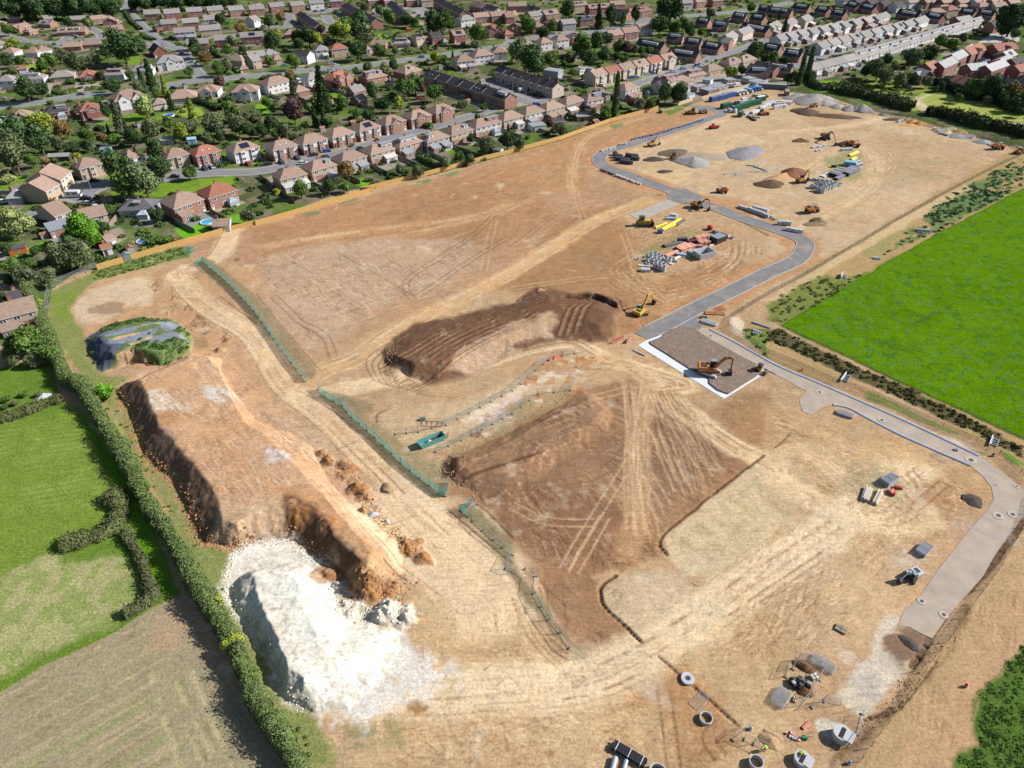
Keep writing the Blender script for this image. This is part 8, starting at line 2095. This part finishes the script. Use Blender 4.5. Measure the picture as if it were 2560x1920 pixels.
for k,(x,y,rx,ry,hh,lb)in enumerate(((400,858,14,8,4.2,"largest grey gravel heap at the compound end"),(250,835,8,5,2.6,"grey gravel heap at the very left of the far row"),(490,890,7,4.5,2.0,"small grey gravel heap in front of the largest"),(600,915,5,4,1.6,"low grey gravel heap in the middle of the far row"),(705,938,5,4,2.0,"pointed grey gravel heap left of the double heap"),(810,938,8,5.5,3.0,"big pale gravel heap at the right of the far row"),(1000,990,3,2.5,1.2,"tiny grey gravel heap alone by the hedge"))):
 heap('30',x,y,rx,ry,hh,M_GREYG,lb,0,10+k)
heap('30',1090,1030,6,3,.9,M_DKGR,"flat dark grey heap beside the white bag",0,20)
heap('30',1250,1050,4,3,1.8,M_ORGS,"orange sand heap, left one of the orange pair",0,21,"sand_heap","sand heap");heap('30',1310,1065,3.2,2.6,1.7,M_ORGS,"orange sand heap, right one of the orange pair",0,22,"sand_heap","sand heap");heap('30',1220,1078,6,2.4,.5,M_ORGS,"thin orange sand spread below the orange pair",0,23,"sand_heap","sand heap")
heap('30',1570,1125,6,4,2.2,mat("pale_sand",alb(214,198,170),.95,var=.15,bump=.08),"tall pale sand heap behind the yellow sand",0,24,"sand_heap","sand heap");heap('30',1545,1145,3.4,2.6,1.5,mat("yellow_sand",alb(222,192,130),.95,var=.12,bump=.08),"small yellow sand heap in front of the tall pale one",0,25,"sand_heap","sand heap");heap('30',1640,1140,5,3,1.6,M_ORGS,"orange yellow sand heap right of the pale one",0,26,"sand_heap","sand heap")
heap('30',1670,1172,8,4,1.5,M_GREYG,"wide grey gravel heap below the sand heaps",0,27);heap('30',1850,1222,5.5,3,1.3,mat("blue_grey_gravel",alb(150,152,154),.95,var=.2,bump=.1),"blue grey gravel heap left of the far dumper",0,28)
heap('C',560,350,4.2,2.6,1.5,M_EARTH,"small brown soil pile left of the dark excavator",0,30,"soil_heap","soil heap");heap('C',1350,410,5,3.4,2.2,mat("red_brown_earth",alb(132,88,60),.95,var=.25,scale=1.2,bump=.12),"pointed brown soil pile beside the canopied dumper",0,31,"soil_heap","soil heap")
heap('C',420,900,8,5,2.8,mat("red_brown_earth",alb(132,88,60),.95,var=.25,scale=1.2,bump=.12),"red brown soil pile at the head of the cut bank",35,32,"soil_heap","soil heap");heap('C',230,980,13,4,2.0,mat("tan_earth",alb(206,160,116),.95,var=.15,scale=1,bump=.1),"tan cut bank of soil below the red brown pile",35,33,"soil_heap","soil heap");heap('C',30,1090,7,4.5,2.0,mat("dark_topsoil",alb(104,82,62),.95,var=.35,scale=1.2,bump=.2),"dark soil pile at the lower end of the cut bank",0,34,"soil_heap","soil heap")
heap('31',435,245,3.2,3,1.7,mat("olive_earth",alb(150,128,92),.95,var=.2,bump=.1),"small olive brown pile right of the lower dumper",0,35,"soil_heap","soil heap");heap('31',400,275,4.5,2.2,.9,mat("olive_earth",alb(150,128,92),.95,var=.2,bump=.1),"low olive spread of soil under the small pile",0,36,"soil_heap","soil heap")
heap('32',1770,1000,2.6,2.0,.6,M_DKGR,"dark rubble patch beside the bend of the dusty road",-40,37,"rubble_heap","rubble heap");heap('33',1222,575,1.2,2.0,.4,M_DKGR,"dark crushed stone pile on the end of the haul road",25,38)
heap('H',1060,700,1.5,1.2,.7,M_EARTH,"brown earth pile inside the dug pit fence",0,39,"soil_heap","soil heap");heap('H',1060,360,2.6,1.0,.8,M_EARTH,"brown earth ridge at the top of the dug pit",-30,40,"soil_heap","soil heap")
heap('G',600,730,1.8,.8,.4,M_TCL,"dark earth ridge right of the lower trench panels",-40,41,"soil_heap","soil heap");heap('33',20,1420,2.2,1.3,.7,M_TCL,"brown earth bank at the bottom trench",-45,42,"soil_heap","soil heap")
heap('12',1145,900,1.8,1.2,.5,mat("tan_rubble",alb(190,160,120),.95,var=.4,scale=3,bump=.15),"small rubble heap beside the lower haul road",-45,43,"rubble_heap","rubble heap");heap('12',1010,1120,1.2,.8,.6,M_CGREY,"grey boulder group right of the clod line",0,44,"boulder","boulder");heap('12',1130,1185,.8,.6,.5,M_CGREY,"small grey boulder below the grey boulder group",0,45,"boulder","boulder")
heap('02',370,100,2.2,1.4,.8,M_CGREY,"pale rubble heap at the end of the clipped hedge",0,46,"rubble_heap","rubble heap")
for k in range(5):
 X_,Y_=at('01',1760+k*10,1215,.3);b=MB();r_=random.Random(k)
 for q in range(7):b.bar((r_.uniform(-1.2,1.2),r_.uniform(-1,1),r_.uniform(.1,.7)),(r_.uniform(-1.2,1.2),r_.uniform(-1,1),r_.uniform(.1,.8)),.06)
 if k==2:tag(b.build("brush_pile",M_OLDT,None,(X_,Y_,gz(X_,Y_))),"pile of grey sticks right of the sheeted heap","brush pile")
 else:bpy.data.meshes.remove(b.mesh("x",[]))
X_,Y_=at('12',1520,335,.5);rt=thing("reinforcement_grid","rusty open frame beside the curved trench","frame",X_,Y_,gz(X_,Y_),R(-6));b=MB()
for q in range(5):b.bar((-2.6+q*1.3,-1,0),(-2.6+q*1.3,1,.1),.06)
for yy in(-1,1):b.bar((-2.6,yy,0),(2.6,yy,.1),.06)
b.build("bars",mat("rusty_steel",alb(150,90,60),.9),rt)
X_,Y_=at('21',1800,1003,.4);rt=thing("reinforcement_grid","pinkish grid frame leaning above the long rusty plate","frame",X_,Y_,gz(X_,Y_),R(20));b=MB()
for q in range(4):b.bar((-1.5+q,-1,0),(-1.5+q,1,.6),.06);b.bar((-1.6,-1+q*.66,q*.2),(1.6,-1+q*.66,q*.2),.06)
b.build("bars",mat("dull_red_steel",alb(160,100,84),.9),rt)
for k,(x,y,an,c_)in enumerate(((905,560,0,0),(985,560,1,0),(1000,640,.5,0),(1110,620,1.2,1),(900,610,2,1),(1050,600,.3,0))):
 X_,Y_=at('H',x,y,.3);rt=thing("site_tool_box","black steel equipment case, %s from left inside the dug pit"%ordn(sorted((905,985,1000,1110,900,1050)).index(x)),"case",X_,Y_,gz(X_,Y_),an,"cases inside the dug pit");b=MB();b.box(-.7,.7,-.4,.4,0,.8,0,None,.05,.05);b.box(-.3,.3,-.3,.3,.8,1.0,1);b.build("case",[M_DARK,M_STEEL if c_ else M_DKST],rt)
for k in range(9):
 X_,Y_=at('G',800+(k%5)*28,690+(k*23)%110,.2);rt=thing("traffic_block","red and white traffic block, %s in the tumbled pile"%ordn(k),"block",X_,Y_,gz(X_,Y_),k*.7,"tumbled traffic blocks near the trench");b=MB();b.box(-.5,.5,-.12,.12,0,.3);b.build("body",M_BRBAR if k%2 else M_WHITE,rt);b=MB();b.box(-.12,.12,-.125,.125,.02,.31);b.build("band",M_DKST,rt)
X_,Y_=at('G',1010,755,.4);rt=thing("disc_cutter_trolley","green wheeled cutter trolley beside the tumbled blocks","trolley",X_,Y_,gz(X_,Y_),.1);b=MB();b.box(-.5,.5,-.25,.25,.25,.6,0,None,.1,.05);b.bar((-.4,0,.5),(-1.2,0,1.0),.04,1);b.bar((.5,0,.4),(1.3,0,.5),.05,1);b.build("body",[mat("machine_green",alb(40,140,80),.5),M_DKST],rt)
for q in(-1,1):
 b=MB();b.tube((0,q*.35-.05,.25),(0,q*.35+.05,.25),.25,.03,0,10);b.build("wheel",M_DARK,rt)
for fr,x,y,c_,lb in(('33',1710,950,M_RED,"red and white valve post on the bare strip by the weeds"),('33',705,1615,mat("blue_bucket",alb(110,170,220),.5),"pale blue bucket beside the lower green fence"),('32',1945,615,M_DARK,"black bent pipe standing at the road edge near the kerb end"),('31',295,1535,M_BRBAR,"red post at the kerb above the ditch weeds"),('G',300,640,M_STEEL,"small silver bottle at the corner of the trench panels")):
 X_,Y_=at(fr,x,y,.3);rt=thing("marker_post",lb,"post",X_,Y_,gz(X_,Y_));b=MB();b.lathe([(.28,0),(.26,.5),(.2,.8),(.08,.9)],(0,0,0),10);b.build("post_body",c_,rt);b=MB();b.lathe([(.3,.3),(.3,.45)],(0,0,0),10);b.build("band",M_WHITE,rt)
def worker(lab,fr,x,y,ang,bend,reach,z=0):
 X_,Y_=at(fr,x,y,z+.8);rt=thing("person",lab,"person",X_,Y_,gz(X_,Y_)+z,R(ang))
 me=bpy.data.meshes.new("body");bm=bmesh.new();sk=[]
 cb,sb=math.cos(bend),math.sin(bend)
 P={'pel':(0,0,.93),'che':(.45*sb,0,.93+.45*cb),'nek':(.58*sb,0,.93+.58*cb),'hea':(.74*sb+.04,0,.93+.72*cb),'cro':(.86*sb+.05,0,.93+.84*cb)}
 for s_,q in((-1,'l'),(1,'r')):
  P['hip'+q]=(0,s_*.1,.9);P['kne'+q]=(.1+.08*s_,s_*.13,.5);P['ank'+q]=(-.05+.1*s_,s_*.14,.08);P['toe'+q]=(.14+.1*s_,s_*.15,.04)
  P['sho'+q]=(.52*sb,s_*.2,.93+.5*cb);P['elb'+q]=(.52*sb+.12+reach*.25,s_*.26,.93+.5*cb-.24);P['wri'+q]=(.52*sb+.22+reach*.5,s_*.2,.93+.5*cb-.42)
  for f in range(5):P['f%d%s'%(f,q)]=(P['wri'+q][0]+.1-.02*abs(f-2),P['wri'+q][1]+(f-2)*.022,P['wri'+q][2]-.07+.015*f)
 RAD={'pel':.16,'che':.17,'nek':.06,'hea':.1,'cro':.085,'hip':.1,'kne':.065,'ank':.045,'toe':.045,'sho':.07,'elb':.045,'wri':.03}
 V={k:bm.verts.new(p)for k,p in P.items()};names=list(P)
 E=[('pel','che'),('che','nek'),('nek','hea'),('hea','cro')]
 for q in 'lr':E+=[('pel','hip'+q),('hip'+q,'kne'+q),('kne'+q,'ank'+q),('ank'+q,'toe'+q),('che','sho'+q),('sho'+q,'elb'+q),('elb'+q,'wri'+q)]+[('wri'+q,'f%d%s'%(f,q))for f in range(5)]
 for a,e in E:bm.edges.new((V[a],V[e]))
 bm.to_mesh(me);bm.free();o=put("body",me,rt)
 md=o.modifiers.new("skin",'SKIN')
 for k,nm_ in enumerate(names):
  r_=RAD.get(nm_,RAD.get(nm_[:3],.012));me.skin_vertices[0].data[k].radius=(r_,r_)
 me.skin_vertices[0].data[0].use_root=True
 o.modifiers.new("smooth",'SUBSURF').levels=1
 me.materials.append(mat("work_clothes",alb(60,66,84),.9));md.use_smooth_shade=True
 b=MB();Mx=Matrix.Translation((0,0,.93))@Matrix.Rotation(bend,4,'Y')
 b.prism([(-.19,-.08),(.19,-.08),(.2,.3),(.14,.56),(-.14,.56),(-.2,.3)],-.26,.26,0,Mx)
 b.box(-.21,.21,-.27,.27,.1,.16,1,Mx)
 b.build("hi_vis_jacket",[M_HIVIS,M_STEEL],rt)
 b=MB();hx_,hz_=P['cro'][0],P['cro'][2];b.lathe([(.15,-.02),(.14,.05),(.09,.11),(.02,.13)],(hx_,0,hz_),12);b.build("hard_hat",M_WHITE,rt)
 b=MB();fx_=P['hea'][0]+.09
 b.lathe([(.005,-.02),(.012,0),(.005,.02)],(fx_,-.035,P['hea'][2]+.02),5);b.lathe([(.005,-.02),(.012,0),(.005,.02)],(fx_,.035,P['hea'][2]+.02),5);b.build("face",mat("skin",alb(214,168,140),.7),rt)
worker("worker in yellow hi-vis jacket bending beside the bottom trench",'G',505,890,200,.9,.6)
worker("worker in yellow hi-vis jacket leaning over the bottom chamber",'G',950,960,-60,.8,.6,.2)
for k,(fr,x,y)in enumerate((('00',800,300),('00',625,872),('00',1155,700),('00',790,1640),('00',1935,1530),('00',95,900),('10',345,590),('10',880,1290),('10',820,545),('10',1215,500),('10',1290,470),('20',5,830),('20',120,870),('20',665,270),('20',745,220),('20',840,200),('20',1040,190),('20',1110,730),('20',1300,140),('01',1100,100))):
 X_,Y_=at(fr,x,y);rel,sh_=nearest_short(X_,Y_);rt=thing("street_lamp"," ".join(("slim grey street lamp %s %s"%(rel,sh_)).split()[:16]),"street lamp",X_,Y_,0,0,"street lamps along the roads")
 b=MB();b.bar((0,0,0),(0,0,7.6),.11,0,7,.07);b.bar((0,0,7.6),(0,-1.0,8.0),.06,0,6);b.build("pole",M_STEEL,rt);b=MB();b.box(-.12,.12,-1.6,-.95,7.95,8.1);b.build("lantern",M_DKST,rt)
rn=random.Random(9)
SHC=[(150,132,112),(126,134,112),(176,168,160),(120,96,76),(146,168,176),(196,190,180)]
k=0;tries=0
SH=[]
def shed(X_,Y_,an,w_,d_,h_,wc,rc_,lab,near=True,name="garden_shed"):
 rt=thing(name,lab,name.split('_')[-1],X_,Y_,0,an,"garden sheds");b=MB();b.box(-w_/2,w_/2,-d_/2,d_/2,0,h_,0)
 for xx in(-w_/2,w_/2):b.poly([(xx,-d_/2,h_),(xx,d_/2,h_),(xx,0,h_+d_*.25)])
 b.build("wall",M_WALL,rt,color=wc);b=MB();pitched(b,-w_/2,w_/2,-d_/2,d_/2,h_,d_*.27,False,.15,.06);b.build("roof",[M_ROOF,M_ROOF],rt,color=rc_)
 b=MB();b.box(-.4,.4,-d_/2-.03,-d_/2,.05,1.8);b.build("door",M_OLDT,rt)
for fr,x,y,an,w_,d_,c_,rc_,lb in(("00",915,1285,15,4.5,3,(120,180,196),(130,150,170),"blue summerhouse behind the bay fronted pairs"),("00",1655,1200,20,4,3,(150,200,220),(160,200,226),"pale blue shed right of the pale willow tree"),("00",515,1345,8,9,4,(90,84,76),(170,166,160),"long open sided shed with pale felt roof"),("00",1445,1205,10,6,4.5,(190,184,172),(150,160,150),"grey roofed summerhouse left of the pale willow"),("01",145,480,30,5.5,3,(210,110,60),(90,90,92),"orange sided garden office with dark flat roof"),("01",1085,540,-50,2,2.4,(130,140,136),(140,150,150),"small grey shed against the timber fence"),("10",1320,250,20,3.5,3,(200,100,50),(170,96,60),"bright orange shed in the garden above the main road"),("10",1420,825,20,4,3,(190,50,60),(110,106,104),"red ended shed near the dark terrace"),("10",2090,1290,-30,4.5,3,(220,220,216),(150,160,160),"white shed beside the timber fence")):
 X_,Y_=at(fr,x,y,2);shed(X_,Y_,R(an),w_,d_,2.2,tuple(min(1,2*v)for v in alb(*c_)),tuple(min(1,2*v)for v in alb(*rc_)),lb);PL0.append((X_,Y_,2))
while k<70 and tries<6000:
 tries+=1
 Y_=rn.uniform(215,520);X_=rn.uniform(-1,1)*(Y_*.6+40)
 if not pip(AREA,X_,Y_)or any(pip(q,X_,Y_)for q in NOGO)or not free(X_,Y_,2.6):continue
 if any((X_-p[0])**2+(Y_-p[1])**2<(p[2]*.7+1.6)**2 for p in PL0):continue
 an=R(40)+rn.choice((0,1.57));w_,d_=rn.uniform(2.2,3.6),rn.uniform(1.8,2.6);rel,sh_=nearest_short(X_,Y_);ci=rn.randrange(6)
 lb=("%s garden shed %s %s"%(("brown","olive","pale grey","dark brown","blue grey","cream")[ci],rel,sh_)).split()[:16]
 lb=" ".join(lb)
 if lb in[s[0]for s in SH]:continue
 SH.append((lb,));shed(X_,Y_,an,w_,d_,1.9,vary(alb(*SHC[ci]),rn),vary(alb(*rn.choice([(120,110,104),(150,150,148),(176,120,96)])),rn),lb)
 PL0.append((X_,Y_,2));k+=1
nf=0
for i_,h in enumerate(HL):
 if math.hypot(h['x'],h['y'])>520 or h['kind']=='bung' and h['L']<8 or h['kind']=='ter' and h['n']%2:continue
 ca,sa=math.cos(h['a']),math.sin(h['a'])
 for sgn in(-1,1):
  front=sgn<0 and not("timber fence" in h['place']or "south side" in h['place'])
  if front:continue
  d0,d1=h['W']/2+.5,h['W']/2+(15 if "timber fence" in h['place']and sgn<0 else 13)
  u_=-h['L']/2-1.2
  def loc(a,c):return(h['x']+ca*a-sa*c,h['y']+sa*a+ca*c)
  p0,p1=loc(u_,d0*sgn),loc(u_,d1*sgn)
  if pip(SITE,*p1):
   d1=h['W']/2+8;p1=loc(u_,d1*sgn)
   if pip(SITE,*p1):continue
  if not free(p1[0],p1[1],.5)or(np.hypot(RP[:,0]-(p0[0]+p1[0])/2,RP[:,1]-(p0[1]+p1[1])/2)<RP[:,2]+1).any():continue
  r_=random.Random(i_*2+sgn);b=MB();L_=d1-d0;n=max(2,int(L_/1.9));M=Matrix.Rotation(hdg(p0,p1),4,'Z')
  for q in range(n):
   b.box(q*L_/n+.05,(q+1)*L_/n-.05,-.03,.03,.05,1.75+r_.uniform(-.04,.04),0,M);b.box(q*L_/n-.05,q*L_/n+.05,-.06,.06,0,1.85,0,M)
  o=b.build("garden_fence",r_.choice([M_OLDT,mat("brown_fence",alb(142,110,84),.9,var=.15),mat("grey_fence",alb(182,176,166),.9,var=.15)]),None,(p0[0],p0[1],0))
  tag(o," ".join(("garden fence %s %s"%("in front, left side of" if sgn<0 else "behind, left side of",h['short'])).split()[:16]),"garden fence","garden fences between the plots");nf+=1
print("garden fences",nf,"sheds",len(SH))
for fr,x,y,rx,ry,c_,lb in(("00",1460,1000,3.0,2.0,(50,110,220),"round blue swimming pool on the lawn"),("01",1790,265,2.6,1.8,(60,180,220),"turquoise paddling pool beside the white shed"),("01",1240,430,2.4,2.0,(80,130,170),"blue rimmed trampoline in the back garden"),("00",1060,1050,.1,.1,(0,0,0),None)):
 if not lb:continue
 X_,Y_=at(fr,x,y);rt=thing("garden_pool" if 'pool' in lb else "trampoline",lb,"pool" if 'pool' in lb else "trampoline",X_,Y_,0);b=MB();b.tube((0,0,0),(0,0,.5),rx,rx-.35,0,20);b.build("rim",M_WHITE,rt);b=MB();b.lathe([(rx-.3,.1),(rx-.3,.4)],(0,0,0),20);b.build("surface",mat("pool_blue"+str(int(x)),alb(*c_),.2,spec=.6),rt)
M_STR=mat("strip_concrete",alb(178,176,170),.9,var=.15)
for k,s_ in enumerate(("@B 1100 1640 1300 1590 1640 1590 1900 1490","@B 1420 1500 1600 1560 1650 1590","@B 1300 1480 1480 1500 1600 1420","@B 900 1640 1080 1600 1250 1540")):
 c=Q(s_);b=MB();cx,cy=c[0]
 for a,e in zip(c[:-1],c[1:]):b.bar((a[0]-cx,a[1]-cy,.05),(e[0]-cx,e[1]-cy,.05),.5,0,4)
 tag(b.build("strip_foundation",M_STR,None,(cx,cy,gz(cx,cy))),"%s pale strip foundation in the far house plots"%("long","short angled","middle","left")[k],"foundation","strip foundations")
